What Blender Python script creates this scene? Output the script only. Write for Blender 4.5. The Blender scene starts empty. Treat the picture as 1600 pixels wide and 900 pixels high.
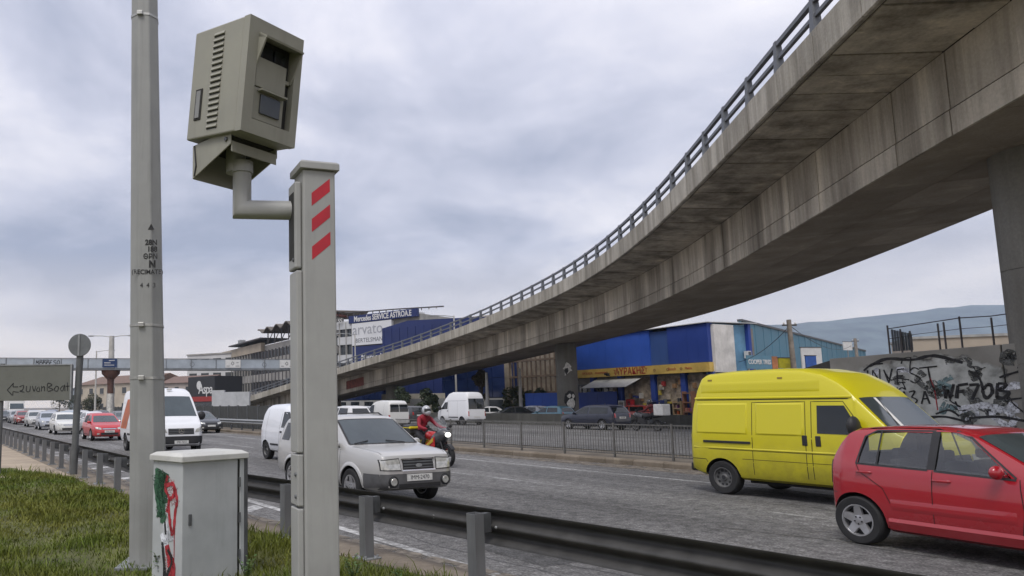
import bpy, bmesh, math, random
import numpy as np
from mathutils import Matrix, Vector
random.seed(7); RNG = np.random.default_rng(11)
scene = bpy.context.scene
COL = scene.collection
R = math.radians
# ---------------------------------------------------------------- camera, sky, sun, exposure
cam_d = bpy.data.cameras.new('camera'); cam = bpy.data.objects.new('camera', cam_d); COL.objects.link(cam)
cam_d.lens = 25.99; cam_d.sensor_width = 36.0; cam_d.clip_start = 0.1; cam_d.clip_end = 40000
cam_d.shift_x = 0.1875; cam_d.shift_y = 0.0262
PIT = math.atan(0.1216)
cam.matrix_world = Matrix.Translation((0, 0, 1.8)) @ Matrix.Rotation(R(90) + PIT, 4, 'X') @ Matrix.Rotation(-0.01, 4, 'Z')
scene.camera = cam
SUN_EL, SUN_AZ = R(58), R(205)          # azimuth clockwise from +Y
world = bpy.data.worlds.new('World'); scene.world = world; world.use_nodes = True
scene.view_settings.view_transform = 'Standard'; scene.view_settings.look = 'None'
scene.view_settings.gamma = 1.0; scene.view_settings.use_curve_mapping = False
scene.view_settings.exposure = 0.5
def build_world():
    nt = world.node_tree; nt.nodes.clear(); N = nt.nodes.new; Lk = nt.links.new
    out = N('ShaderNodeOutputWorld'); bg = N('ShaderNodeBackground'); Lk(bg.outputs[0], out.inputs[0])
    bg.inputs[1].default_value = 0.1
    sky = N('ShaderNodeTexSky'); sky.sky_type = 'NISHITA'; sky.sun_disc = False
    sky.sun_elevation = SUN_EL; sky.sun_rotation = SUN_AZ; sky.dust_density = 3.0
    tc = N('ShaderNodeTexCoord'); sep = N('ShaderNodeSeparateXYZ'); Lk(tc.outputs['Generated'], sep.inputs[0])
    def M(op, a, b=None, c=None):
        m = N('ShaderNodeMath'); m.operation = op
        for i, v in enumerate((a, b, c)):
            if v is None: continue
            if isinstance(v, (int, float)): m.inputs[i].default_value = v
            else: Lk(v, m.inputs[i])
        return m.outputs[0]
    z = M('MAXIMUM', sep.outputs[2], 0.0)
    den = M('ADD', z, 0.22)
    px = M('DIVIDE', sep.outputs[0], den); py = M('DIVIDE', sep.outputs[1], den)
    comb = N('ShaderNodeCombineXYZ'); Lk(px, comb.inputs[0]); Lk(py, comb.inputs[1])
    def noise(scale, detail, rough, off):
        mp = N('ShaderNodeMapping'); Lk(comb.outputs[0], mp.inputs[0]); mp.inputs[1].default_value = off
        n = N('ShaderNodeTexNoise'); Lk(mp.outputs[0], n.inputs[0])
        n.inputs['Scale'].default_value = scale; n.inputs['Detail'].default_value = detail
        n.inputs['Roughness'].default_value = rough; n.inputs['Distortion'].default_value = 0.4
        return n.outputs[0]
    n1 = noise(0.9, 6, 0.55, (3.1, 1.7, 0)); n2 = noise(2.4, 8, 0.6, (9.1, 4.2, 0))
    mixn = M('ADD', M('MULTIPLY', n1, 0.68), M('MULTIPLY', n2, 0.32))
    cr = N('ShaderNodeValToRGB'); Lk(mixn, cr.inputs[0])
    e = cr.color_ramp.elements
    e[0].position = 0.38; e[0].color = (2.7, 2.9, 3.7, 1)
    e[1].position = 0.63; e[1].color = (7.2, 6.95, 7.2, 1)
    m = cr.color_ramp.elements.new(0.5); m.color = (4.6, 4.65, 5.4, 1)
    # warm pale band low over the horizon, all round
    hr = N('ShaderNodeValToRGB'); Lk(z, hr.inputs[0])
    h = hr.color_ramp.elements; h[0].position = 0.0; h[0].color = (0.9, 0.9, 0.9, 1); h[1].position = 0.20; h[1].color = (0, 0, 0, 1)
    mx = N('ShaderNodeMix'); mx.data_type = 'RGBA'; Lk(hr.outputs[0], mx.inputs[0]); Lk(cr.outputs[0], mx.inputs[6])
    mx.inputs[7].default_value = (8.6, 7.3, 6.0, 1)
    # overcast dome: a little brighter towards the zenith
    zen = M('MULTIPLY_ADD', z, 0.7, 0.88)
    vm = N('ShaderNodeVectorMath'); vm.operation = 'SCALE'; Lk(mx.outputs[2], vm.inputs[0]); Lk(zen, vm.inputs[3])
    fin = N('ShaderNodeMix'); fin.data_type = 'RGBA'; fin.inputs[0].default_value = 0.93
    Lk(sky.outputs[0], fin.inputs[6]); Lk(vm.outputs[0], fin.inputs[7])
    Lk(fin.outputs[2], bg.inputs[0])
build_world()
sun_d = bpy.data.lights.new('sun', 'SUN'); sun_d.energy = 1.5; sun_d.angle = R(24); sun_d.color = (1.0, 0.96, 0.9)
sun = bpy.data.objects.new('sun', sun_d); COL.objects.link(sun)
sdir = Vector((math.sin(SUN_AZ) * math.cos(SUN_EL), math.cos(SUN_AZ) * math.cos(SUN_EL), math.sin(SUN_EL)))
sun.rotation_euler = sdir.to_track_quat('Z', 'Y').to_euler()
try:
    scene.cycles.max_bounces = 6; scene.cycles.volume_bounces = 1; scene.cycles.use_denoising = True
except Exception: pass

# ---------------------------------------------------------------- helpers
TH = R(27); NX, NY = math.cos(TH), math.sin(TH)        # across the road, away from the camera
BX, BY = -math.sin(TH), math.cos(TH)                   # along the road, into the distance
def PQ(p, q, z=0.0): return Vector((p * NX + q * BX, p * NY + q * BY, z))
HEAD_NEAR = -R(90) + TH                                # heading (local +x) of traffic on this carriageway
HEAD_FAR = HEAD_NEAR + math.pi

class MB:
    def __init__(s): s.v = []; s.f = []
    def add(s, vs, fs, M=None):
        o = len(s.v)
        s.v += [tuple(M @ Vector(p)) for p in vs] if M is not None else [tuple(p) for p in vs]
        s.f += [tuple(i + o for i in f) for f in fs]; return s
    def box(s, x0, x1, y0, y1, z0, z1, M=None):
        return s.add([(x0,y0,z0),(x1,y0,z0),(x1,y1,z0),(x0,y1,z0),(x0,y0,z1),(x1,y0,z1),(x1,y1,z1),(x0,y1,z1)],
                     [(3,2,1,0),(4,5,6,7),(0,1,5,4),(1,2,6,5),(2,3,7,6),(3,0,4,7)], M)
    def cbox(s, c, d, rz=0, M=None):
        T = Matrix.Translation(c) @ Matrix.Rotation(rz, 4, 'Z')
        if M is not None: T = M @ T
        return s.box(-d[0]/2, d[0]/2, -d[1]/2, d[1]/2, -d[2]/2, d[2]/2, T)
    def prism(s, poly, a, b, axis='z', M=None):
        n = len(poly)
        def P(u, v, w): return {'z': (u, v, w), 'y': (u, w, v), 'x': (w, u, v)}[axis]
        vs = [P(u, v, a) for u, v in poly] + [P(u, v, b) for u, v in poly]
        fs = [tuple(range(n))[::-1], tuple(range(n, 2*n))] + [(i, (i+1) % n, n+(i+1) % n, n+i) for i in range(n)]
        if axis == 'y': fs = [f[::-1] for f in fs]
        return s.add(vs, fs, M)
    def tube(s, path, r, n=8, M=None, up=None):
        path = [Vector(p) for p in path]; k = len(path); rs = r if isinstance(r, (list, tuple)) else [r]*k
        vs = []
        for i, p in enumerate(path):
            if 0 < i < k-1:
                t1 = (p-path[i-1]).normalized(); t2 = (path[i+1]-p).normalized(); d = (t1+t2).normalized()
                sc = 1/max(0.5, d.dot(t1))
            else:
                d = (path[min(i+1, k-1)]-path[max(i-1, 0)]).normalized(); sc = 1
            ref = Vector((0,0,1)) if abs(d.z) < 0.95 else Vector((1,0,0))
            a = d.cross(ref).normalized(); b = a.cross(d).normalized()
            for j in range(n):
                w = 2*math.pi*j/n
                vs.append(p + a*math.cos(w)*rs[i] + b*math.sin(w)*rs[i]*sc)
        fs = [(i*n+j, i*n+(j+1) % n, (i+1)*n+(j+1) % n, (i+1)*n+j) for i in range(k-1) for j in range(n)]
        fs += [tuple(range(n))[::-1], tuple(range((k-1)*n, k*n))]
        return s.add(vs, fs, M)
    def lathe(s, prof, n=24, M=None, close=False):     # (r, z) about local z
        k = len(prof); vs = [(r*math.cos(2*math.pi*j/n), r*math.sin(2*math.pi*j/n), z) for r, z in prof for j in range(n)]
        fs = [(i*n+j, i*n+(j+1) % n, (i+1)*n+(j+1) % n, (i+1)*n+j) for i in range(k-1) for j in range(n)]
        if close: fs += [((k-1)*n+j, (k-1)*n+(j+1) % n, (j+1) % n, j) for j in range(n)]
        else: fs += [tuple(range(n))[::-1], tuple(range((k-1)*n, k*n))]
        return s.add(vs, fs, M)
    def loft(s, rings, cap=True, closed=True, M=None):
        n = len(rings[0]); k = len(rings); vs = [p for r in rings for p in r]; m = n if closed else n-1
        fs = [(i*n+j, i*n+(j+1) % n, (i+1)*n+(j+1) % n, (i+1)*n+j) for i in range(k-1) for j in range(m)]
        if cap and closed: fs += [tuple(range(n))[::-1], tuple(range((k-1)*n, k*n))]
        return s.add(vs, fs, M)
    def ball(s, c, r, nu=12, nv=8, M=None):
        r = r if isinstance(r, (tuple, list)) else (r, r, r); vs = [(c[0], c[1], c[2]-r[2])]
        for i in range(1, nv):
            a = -math.pi/2+math.pi*i/nv
            vs += [(c[0]+r[0]*math.cos(a)*math.cos(2*math.pi*j/nu), c[1]+r[1]*math.cos(a)*math.sin(2*math.pi*j/nu), c[2]+r[2]*math.sin(a)) for j in range(nu)]
        vs.append((c[0], c[1], c[2]+r[2])); e = len(vs)-1
        fs = [(0, 1+(j+1) % nu, 1+j) for j in range(nu)]
        fs += [(1+i*nu+j, 1+i*nu+(j+1) % nu, 1+(i+1)*nu+(j+1) % nu, 1+(i+1)*nu+j) for i in range(nv-2) for j in range(nu)]
        fs += [(1+(nv-2)*nu+j, 1+(nv-2)*nu+(j+1) % nu, e) for j in range(nu)]
        return s.add(vs, fs, M)
    def mesh(s, name, smooth=None, fix=True):
        me = bpy.data.meshes.new(name); me.from_pydata(s.v, [], s.f)
        if fix:
            bm = bmesh.new(); bm.from_mesh(me); bmesh.ops.recalc_face_normals(bm, faces=bm.faces); bm.to_mesh(me); bm.free()
        if smooth is not None: shade(me, smooth)
        me.update(); return me
    def build(s, name, mat, parent=None, smooth=None, bevel=0, fix=True):
        return obj(name, s.mesh(name, smooth, fix), mat, parent, bevel)
def shade(me, ang):
    me.polygons.foreach_set('use_smooth', [True]*len(me.polygons)); me.set_sharp_from_angle(angle=R(ang))
def obj(name, me, mat, parent=None, bevel=0):
    o = bpy.data.objects.new(name, me); COL.objects.link(o)
    if mat is not None and not len(me.materials): me.materials.append(mat)
    if parent is not None: o.parent = parent
    if bevel:
        b = o.modifiers.new('bevel', 'BEVEL'); b.width = bevel; b.segments = 2; b.limit_method = 'ANGLE'; b.angle_limit = R(40)
    return o
def tag(o, label=None, cat=None, group=None, kind=None):
    if label: o['label'] = label
    if cat: o['category'] = cat
    if group: o['group'] = group
    if kind: o['kind'] = kind
    return o
def thing(name, label, cat, loc=(0,0,0), rz=0, group=None):
    o = bpy.data.objects.new(name, None); COL.objects.link(o); o.empty_display_size = 0.2
    o.location = loc; o.rotation_euler = (0, 0, rz); return tag(o, label, cat, group)
def copy_tree(o, parent=None):
    c = o.copy(); COL.objects.link(c)
    if parent is not None: c.parent = parent
    for ch in o.children: copy_tree(ch, c)
    return c

# ---------------------------------------------------------------- materials
MATS = {}
def pmat(name, col, rough=0.6, var=0.12, scale=4.0, bump=0.0, bscale=40.0, metal=0.0, coat=0.0, spec=0.5, detail=6, stretch=(1,1,1), col2=None, lo=0.35, hi=0.65, world_co=False, alpha=None, trans=0.0):
    if name in MATS: return MATS[name]
    m = bpy.data.materials.new(name); m.use_nodes = True; nt = m.node_tree; b = nt.nodes['Principled BSDF']
    b.inputs['Roughness'].default_value = rough; b.inputs['Metallic'].default_value = metal
    b.inputs['Coat Weight'].default_value = coat; b.inputs['Coat Roughness'].default_value = 0.06
    b.inputs['Specular IOR Level'].default_value = spec
    b.inputs['Base Color'].default_value = (*col, 1)
    if trans: b.inputs['Transmission Weight'].default_value = trans
    N = nt.nodes.new; Lk = nt.links.new
    tc = N('ShaderNodeTexCoord'); src = tc.outputs['Object']
    if world_co: g = N('ShaderNodeNewGeometry'); src = g.outputs['Position']
    mp = N('ShaderNodeMapping'); mp.inputs['Scale'].default_value = stretch; Lk(src, mp.inputs[0])
    if var > 0 or col2:
        n = N('ShaderNodeTexNoise'); Lk(mp.outputs[0], n.inputs[0]); n.inputs['Scale'].default_value = scale; n.inputs['Detail'].default_value = detail; n.inputs['Roughness'].default_value = 0.62
        cr = N('ShaderNodeValToRGB'); Lk(n.outputs[0], cr.inputs[0])
        c1 = tuple(max(0, c*(1-var)) for c in col); c2 = tuple(min(1, c*(1+var)) for c in col) if col2 is None else col2
        cr.color_ramp.elements[0].position = lo; cr.color_ramp.elements[0].color = (*c1, 1)
        cr.color_ramp.elements[1].position = hi; cr.color_ramp.elements[1].color = (*c2, 1)
        Lk(cr.outputs[0], b.inputs['Base Color'])
        rr = N('ShaderNodeMapRange'); Lk(n.outputs[0], rr.inputs[0]); rr.inputs[1].default_value = 0.3; rr.inputs[2].default_value = 0.7
        rr.inputs[3].default_value = max(0, rough-0.08); rr.inputs[4].default_value = min(1, rough+0.1); Lk(rr.outputs[0], b.inputs['Roughness'])
    if bump > 0:
        n2 = N('ShaderNodeTexNoise'); Lk(mp.outputs[0], n2.inputs[0]); n2.inputs['Scale'].default_value = bscale; n2.inputs['Detail'].default_value = 4
        bp = N('ShaderNodeBump'); bp.inputs['Strength'].default_value = bump; bp.inputs['Distance'].default_value = 0.02
        Lk(n2.outputs[0], bp.inputs['Height']); Lk(bp.outputs[0], b.inputs['Normal'])
    MATS[name] = m; return m
def paint(name, col, metal=0.0, rough=0.32, dirt=0.35, dcol=(0.12, 0.105, 0.09), dtop=0.75, coat=0.55):
    """car paint with road grime on its lower body (a layer that follows height above the road)"""
    if name in MATS: return MATS[name]
    if sum(col) < 0.2: dirt *= 0.3
    m = bpy.data.materials.new(name); m.use_nodes = True; nt = m.node_tree; b = nt.nodes['Principled BSDF']; N = nt.nodes.new; Lk = nt.links.new
    b.inputs['Metallic'].default_value = metal; b.inputs['Coat Weight'].default_value = coat; b.inputs['Coat Roughness'].default_value = 0.05
    tc = N('ShaderNodeTexCoord'); sp = N('ShaderNodeSeparateXYZ'); Lk(tc.outputs['Object'], sp.inputs[0])
    n = N('ShaderNodeTexNoise'); Lk(tc.outputs['Object'], n.inputs[0]); n.inputs['Scale'].default_value = 3.5; n.inputs['Detail'].default_value = 8; n.inputs['Roughness'].default_value = 0.65
    mr = N('ShaderNodeMapRange'); Lk(sp.outputs[2], mr.inputs[0]); mr.inputs[1].default_value = dtop; mr.inputs[2].default_value = 0.2; mr.inputs[3].default_value = 0.06; mr.inputs[4].default_value = 1.0
    mu = N('ShaderNodeMath'); mu.operation = 'MULTIPLY'; Lk(mr.outputs[0], mu.inputs[0]); Lk(n.outputs[0], mu.inputs[1])
    m2 = N('ShaderNodeMath'); m2.operation = 'MULTIPLY'; Lk(mu.outputs[0], m2.inputs[0]); m2.inputs[1].default_value = dirt*1.7; m2.use_clamp = True
    mx = N('ShaderNodeMix'); mx.data_type = 'RGBA'; Lk(m2.outputs[0], mx.inputs[0]); mx.inputs[6].default_value = (*col, 1); mx.inputs[7].default_value = (*dcol, 1)
    Lk(mx.outputs[2], b.inputs['Base Color'])
    r = N('ShaderNodeMapRange'); Lk(m2.outputs[0], r.inputs[0]); r.inputs[3].default_value = rough; r.inputs[4].default_value = 0.8; Lk(r.outputs[0], b.inputs['Roughness'])
    MATS[name] = m; return m
def spray(name, col, cut=0.40, scale=22.0):
    """spray paint: ragged, speckled coverage"""
    m = bpy.data.materials.new(name); m.use_nodes = True; nt = m.node_tree; b = nt.nodes['Principled BSDF']; N = nt.nodes.new; Lk = nt.links.new
    b.inputs['Base Color'].default_value = (*col, 1); b.inputs['Roughness'].default_value = 0.75; tc = N('ShaderNodeTexCoord')
    n = N('ShaderNodeTexNoise'); Lk(tc.outputs['Object'], n.inputs[0]); n.inputs['Scale'].default_value = scale; n.inputs['Detail'].default_value = 8; n.inputs['Roughness'].default_value = 0.7
    r = N('ShaderNodeMapRange'); Lk(n.outputs[0], r.inputs[0]); r.inputs[1].default_value = cut-0.05; r.inputs[2].default_value = cut+0.08; Lk(r.outputs[0], b.inputs['Alpha'])
    n2 = N('ShaderNodeTexNoise'); Lk(tc.outputs['Object'], n2.inputs[0]); n2.inputs['Scale'].default_value = 7; cr = N('ShaderNodeValToRGB'); Lk(n2.outputs[0], cr.inputs[0])
    cr.color_ramp.elements[0].position = 0.35; cr.color_ramp.elements[0].color = (*[c*0.65 for c in col], 1); cr.color_ramp.elements[1].position = 0.65; cr.color_ramp.elements[1].color = (*[min(1, c*1.25+0.01) for c in col], 1); Lk(cr.outputs[0], b.inputs['Base Color'])
    return m
def weathered(name, col, dirt=0.35, rust=0.12, rough=0.5, metal=0.0, zs=0.08):
    """painted metal outdoors: run-off streaks, dust, a few rust specks and scuffs"""
    m = bpy.data.materials.new(name); m.use_nodes = True; nt = m.node_tree; b = nt.nodes['Principled BSDF']; N = nt.nodes.new; Lk = nt.links.new
    b.inputs['Metallic'].default_value = metal; tc = N('ShaderNodeTexCoord')
    def noise(st, sc, det, ro=0.6):
        mp = N('ShaderNodeMapping'); mp.inputs['Scale'].default_value = st; Lk(tc.outputs['Object'], mp.inputs[0]); n = N('ShaderNodeTexNoise'); Lk(mp.outputs[0], n.inputs[0]); n.inputs['Scale'].default_value = sc; n.inputs['Detail'].default_value = det; n.inputs['Roughness'].default_value = ro; return n.outputs[0]
    def rng(x, a, c, d, e):
        r = N('ShaderNodeMapRange'); Lk(x, r.inputs[0]); r.inputs[1].default_value = a; r.inputs[2].default_value = c; r.inputs[3].default_value = d; r.inputs[4].default_value = e; return r.outputs[0]
    def mix(f, a, c):
        x = N('ShaderNodeMix'); x.data_type = 'RGBA'; Lk(f, x.inputs[0])
        for i, v in ((6, a), (7, c)):
            if isinstance(v, tuple): x.inputs[i].default_value = (*v, 1)
            else: Lk(v, x.inputs[i])
        return x.outputs[2]
    st = noise((1, 1, zs), 9, 6, 0.7); cl = noise((1, 1, 1), 2.2, 7); sp = noise((1, 1, 1), 38, 6, 0.75)
    c = mix(rng(cl, 0.35, 0.68, 0, 1), tuple(v*0.90 for v in col), tuple(min(1, v*1.08) for v in col))
    c = mix(rng(st, 0.52, 0.75, 0, dirt), c, tuple(v*0.42 for v in col)); c = mix(rng(sp, 0.66, 0.74, 0, rust*3), c, (0.11, 0.055, 0.03))
    Lk(c, b.inputs['Base Color']); Lk(rng(cl, 0.3, 0.7, rough-0.08, rough+0.15), b.inputs['Roughness'])
    bp = N('ShaderNodeBump'); bp.inputs['Strength'].default_value = 0.05; bp.inputs['Distance'].default_value = 0.01; Lk(sp, bp.inputs['Height']); Lk(bp.outputs[0], b.inputs['Normal']); return m
def concrete(name, col, dark=0.45, streak=0.6, sscale=1.0, bump=0.25, light=1.25):
    """weathered concrete: cloudy tone, vertical run-off streaks, pores"""
    if name in MATS: return MATS[name]
    m = bpy.data.materials.new(name); m.use_nodes = True; nt = m.node_tree; b = nt.nodes['Principled BSDF']; N = nt.nodes.new; Lk = nt.links.new
    b.inputs['Roughness'].default_value = 0.88; b.inputs['Specular IOR Level'].default_value = 0.25
    g = N('ShaderNodeNewGeometry')
    def noise(stretch, sc, det, ro=0.6):
        mp = N('ShaderNodeMapping'); mp.inputs['Scale'].default_value = stretch; Lk(g.outputs['Position'], mp.inputs[0])
        n = N('ShaderNodeTexNoise'); Lk(mp.outputs[0], n.inputs[0]); n.inputs['Scale'].default_value = sc; n.inputs['Detail'].default_value = det; n.inputs['Roughness'].default_value = ro
        return n.outputs[0]
    def ramp(x, p0, c0, p1, c1):
        r = N('ShaderNodeValToRGB'); Lk(x, r.inputs[0]); e = r.color_ramp.elements; e[0].position = p0; e[0].color = (*c0, 1); e[1].position = p1; e[1].color = (*c1, 1); return r.outputs[0]
    cloud = noise((1,1,1), 0.55, 7); st = noise((1,1,0.07), 1.15*sscale, 5, 0.7); fine = noise((1,1,1), 14, 5)
    def mul(a, c):
        mx = N('ShaderNodeMix'); mx.data_type = 'RGBA'; mx.blend_type = 'MULTIPLY'; mx.inputs[0].default_value = 1; Lk(a, mx.inputs[6]); Lk(c, mx.inputs[7]); return mx.outputs[2]
    base = ramp(cloud, 0.3, tuple(c*0.8 for c in col), 0.72, tuple(min(1, c*1.12) for c in col))
    d = 1-streak*dark
    sr = ramp(st, 0.34, (d, d*0.98, d*0.95), 0.62, (1, 1, 1))
    l2 = ramp(noise((1,1,0.05), 2.3*sscale, 4, 0.6), 0.6, (1, 1, 1), 0.74, (light, light, light*0.97))
    fr = ramp(fine, 0.3, (0.86, 0.86, 0.86), 0.7, (1.06, 1.06, 1.06))
    oi = N('ShaderNodeObjectInfo'); tone = ramp(oi.outputs['Random'], 0.0, (0.78, 0.775, 0.76), 1.0, (1.08, 1.08, 1.08))      # each cast panel has its own tone
    Lk(mul(mul(mul(mul(base, sr), l2), fr), tone), b.inputs['Base Color'])
    bp = N('ShaderNodeBump'); bp.inputs['Strength'].default_value = bump; bp.inputs['Distance'].default_value = 0.03; Lk(fine, bp.inputs['Height']); Lk(bp.outputs[0], b.inputs['Normal'])
    MATS[name] = m; return m
m_tyre = pmat('tyre', (0.018, 0.018, 0.019), 0.85, 0.25, 12)
m_rim = pmat('alloy_rim', (0.46, 0.46, 0.47), 0.36, 0.1, 10, metal=0.75)
m_steelrim = pmat('steel_rim', (0.13, 0.13, 0.13), 0.55, 0.2, 10, metal=0.4)
m_glass = pmat('dark_glass', (0.012, 0.015, 0.017), 0.04, 0, spec=0.62)
m_wind = pmat('windscreen_glass', (0.05, 0.064, 0.068), 0.04, 0.18, 1.2, spec=0.9)
m_black = pmat('black_plastic', (0.018, 0.018, 0.02), 0.55, 0.2, 8)
m_seam = pmat('panel_gap', (0.012, 0.011, 0.011), 0.9, 0)
m_lamp = pmat('headlamp_glass', (0.5, 0.5, 0.47), 0.08, 0.25, 9, coat=1.0, metal=0.3)
m_red_lamp = pmat('tail_lamp', (0.35, 0.012, 0.012), 0.15, 0.1, 9, coat=1.0)
m_amber = pmat('amber_lens', (0.6, 0.2, 0.02), 0.2, 0.05, coat=0.8)
m_plate = pmat('number_plate', (0.62, 0.62, 0.6), 0.5, 0.12, 20)
m_ink = pmat('plate_ink', (0.03, 0.03, 0.035), 0.6, 0)
m_chrome = pmat('chrome', (0.7, 0.7, 0.72), 0.15, 0.05, metal=1.0)
m_galv = pmat('galvanised_steel', (0.27, 0.28, 0.285), 0.5, 0.18, 6, 0.08, 60, metal=0.35)
m_dkgalv = pmat('weathered_steel', (0.10, 0.105, 0.11), 0.55, 0.25, 5, 0.08, 50, metal=0.3)
# ---------------------------------------------------------------- lettering (flat print made of thin letters)
EVAL = bpy.data.scenes.new('evaluation')          # scratch scene for modifiers and fonts, removed at the end
def baked(o):
    EVAL.collection.objects.link(o)
    with bpy.context.temp_override(scene=EVAL, view_layer=EVAL.view_layers[0]):
        dg = bpy.context.evaluated_depsgraph_get(); dg.update(); me = bpy.data.meshes.new_from_object(o.evaluated_get(dg), depsgraph=dg)
    EVAL.collection.objects.unlink(o); return me
def text_mesh(body, size=1.0, depth=0.004, spacing=1.0, xscale=1.0, bold=0.0):
    cu = bpy.data.curves.new('lettering', 'FONT'); cu.body = body; cu.size = size; cu.extrude = depth; cu.space_character = spacing
    cu.align_x = 'CENTER'; cu.align_y = 'CENTER'; cu.resolution_u = 3; cu.offset = bold
    to = bpy.data.objects.new('lettering', cu); me = baked(to); bpy.data.objects.remove(to); bpy.data.curves.remove(cu)
    if xscale != 1.0:
        for v in me.vertices: v.co.x *= xscale
    me.materials.clear(); return me
def text(name, body, size, mat, parent, M, depth=0.004, spacing=1.0, xscale=1.0, bold=0.0):
    me = text_mesh(body, size, depth, spacing, xscale, bold); o = obj(name, me, mat, parent); o.matrix_local = M; return o
def facing(loc, right, up):
    """matrix whose local x runs along right, local y along up, local z out of the face"""
    r = Vector(right).normalized(); u = Vector(up).normalized(); n = r.cross(u)
    M = Matrix.Identity(4)
    for i, c in enumerate((r, u, n)):
        for k in range(3): M[k][i] = c[k]
    return Matrix.Translation(loc) @ M
def ribbon(mb, pts, w, h=0.004, M=None):
    """flat painted stroke in local xy, thickness along z"""
    n = len(pts); L = []; Rr = []
    for i in range(n):
        a = Vector(pts[max(0, i-1)]); b = Vector(pts[min(n-1, i+1)]); d = (b-a)
        d = d.normalized() if d.length > 1e-9 else Vector((1, 0)); nn = Vector((-d.y, d.x))*w/2*(0.75+0.5*random.random())
        p = Vector(pts[i]); L.append(p+nn); Rr.append(p-nn)
    for i in range(n-1):
        q = [L[i], L[i+1], Rr[i+1], Rr[i]]
        mb.add([(p.x, p.y, h) for p in q]+[(p.x, p.y, 0) for p in q], [(0,1,2,3),(7,6,5,4),(0,4,5,1),(1,5,6,2),(2,6,7,3),(3,7,4,0)], M)
    return mb
def spline(pts, k=6):
    P = [Vector(p) for p in pts]; out = []
    for i in range(len(P)-1):
        a, b, c, d = P[max(0, i-1)], P[i], P[i+1], P[min(len(P)-1, i+2)]
        for j in range(k):
            t = j/k; out.append(0.5*((2*b)+(c-a)*t+(2*a-5*b+4*c-d)*t*t+(3*b-a-3*c+d)*t**3))
    out.append(P[-1]); return [tuple(p) for p in out]
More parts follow.
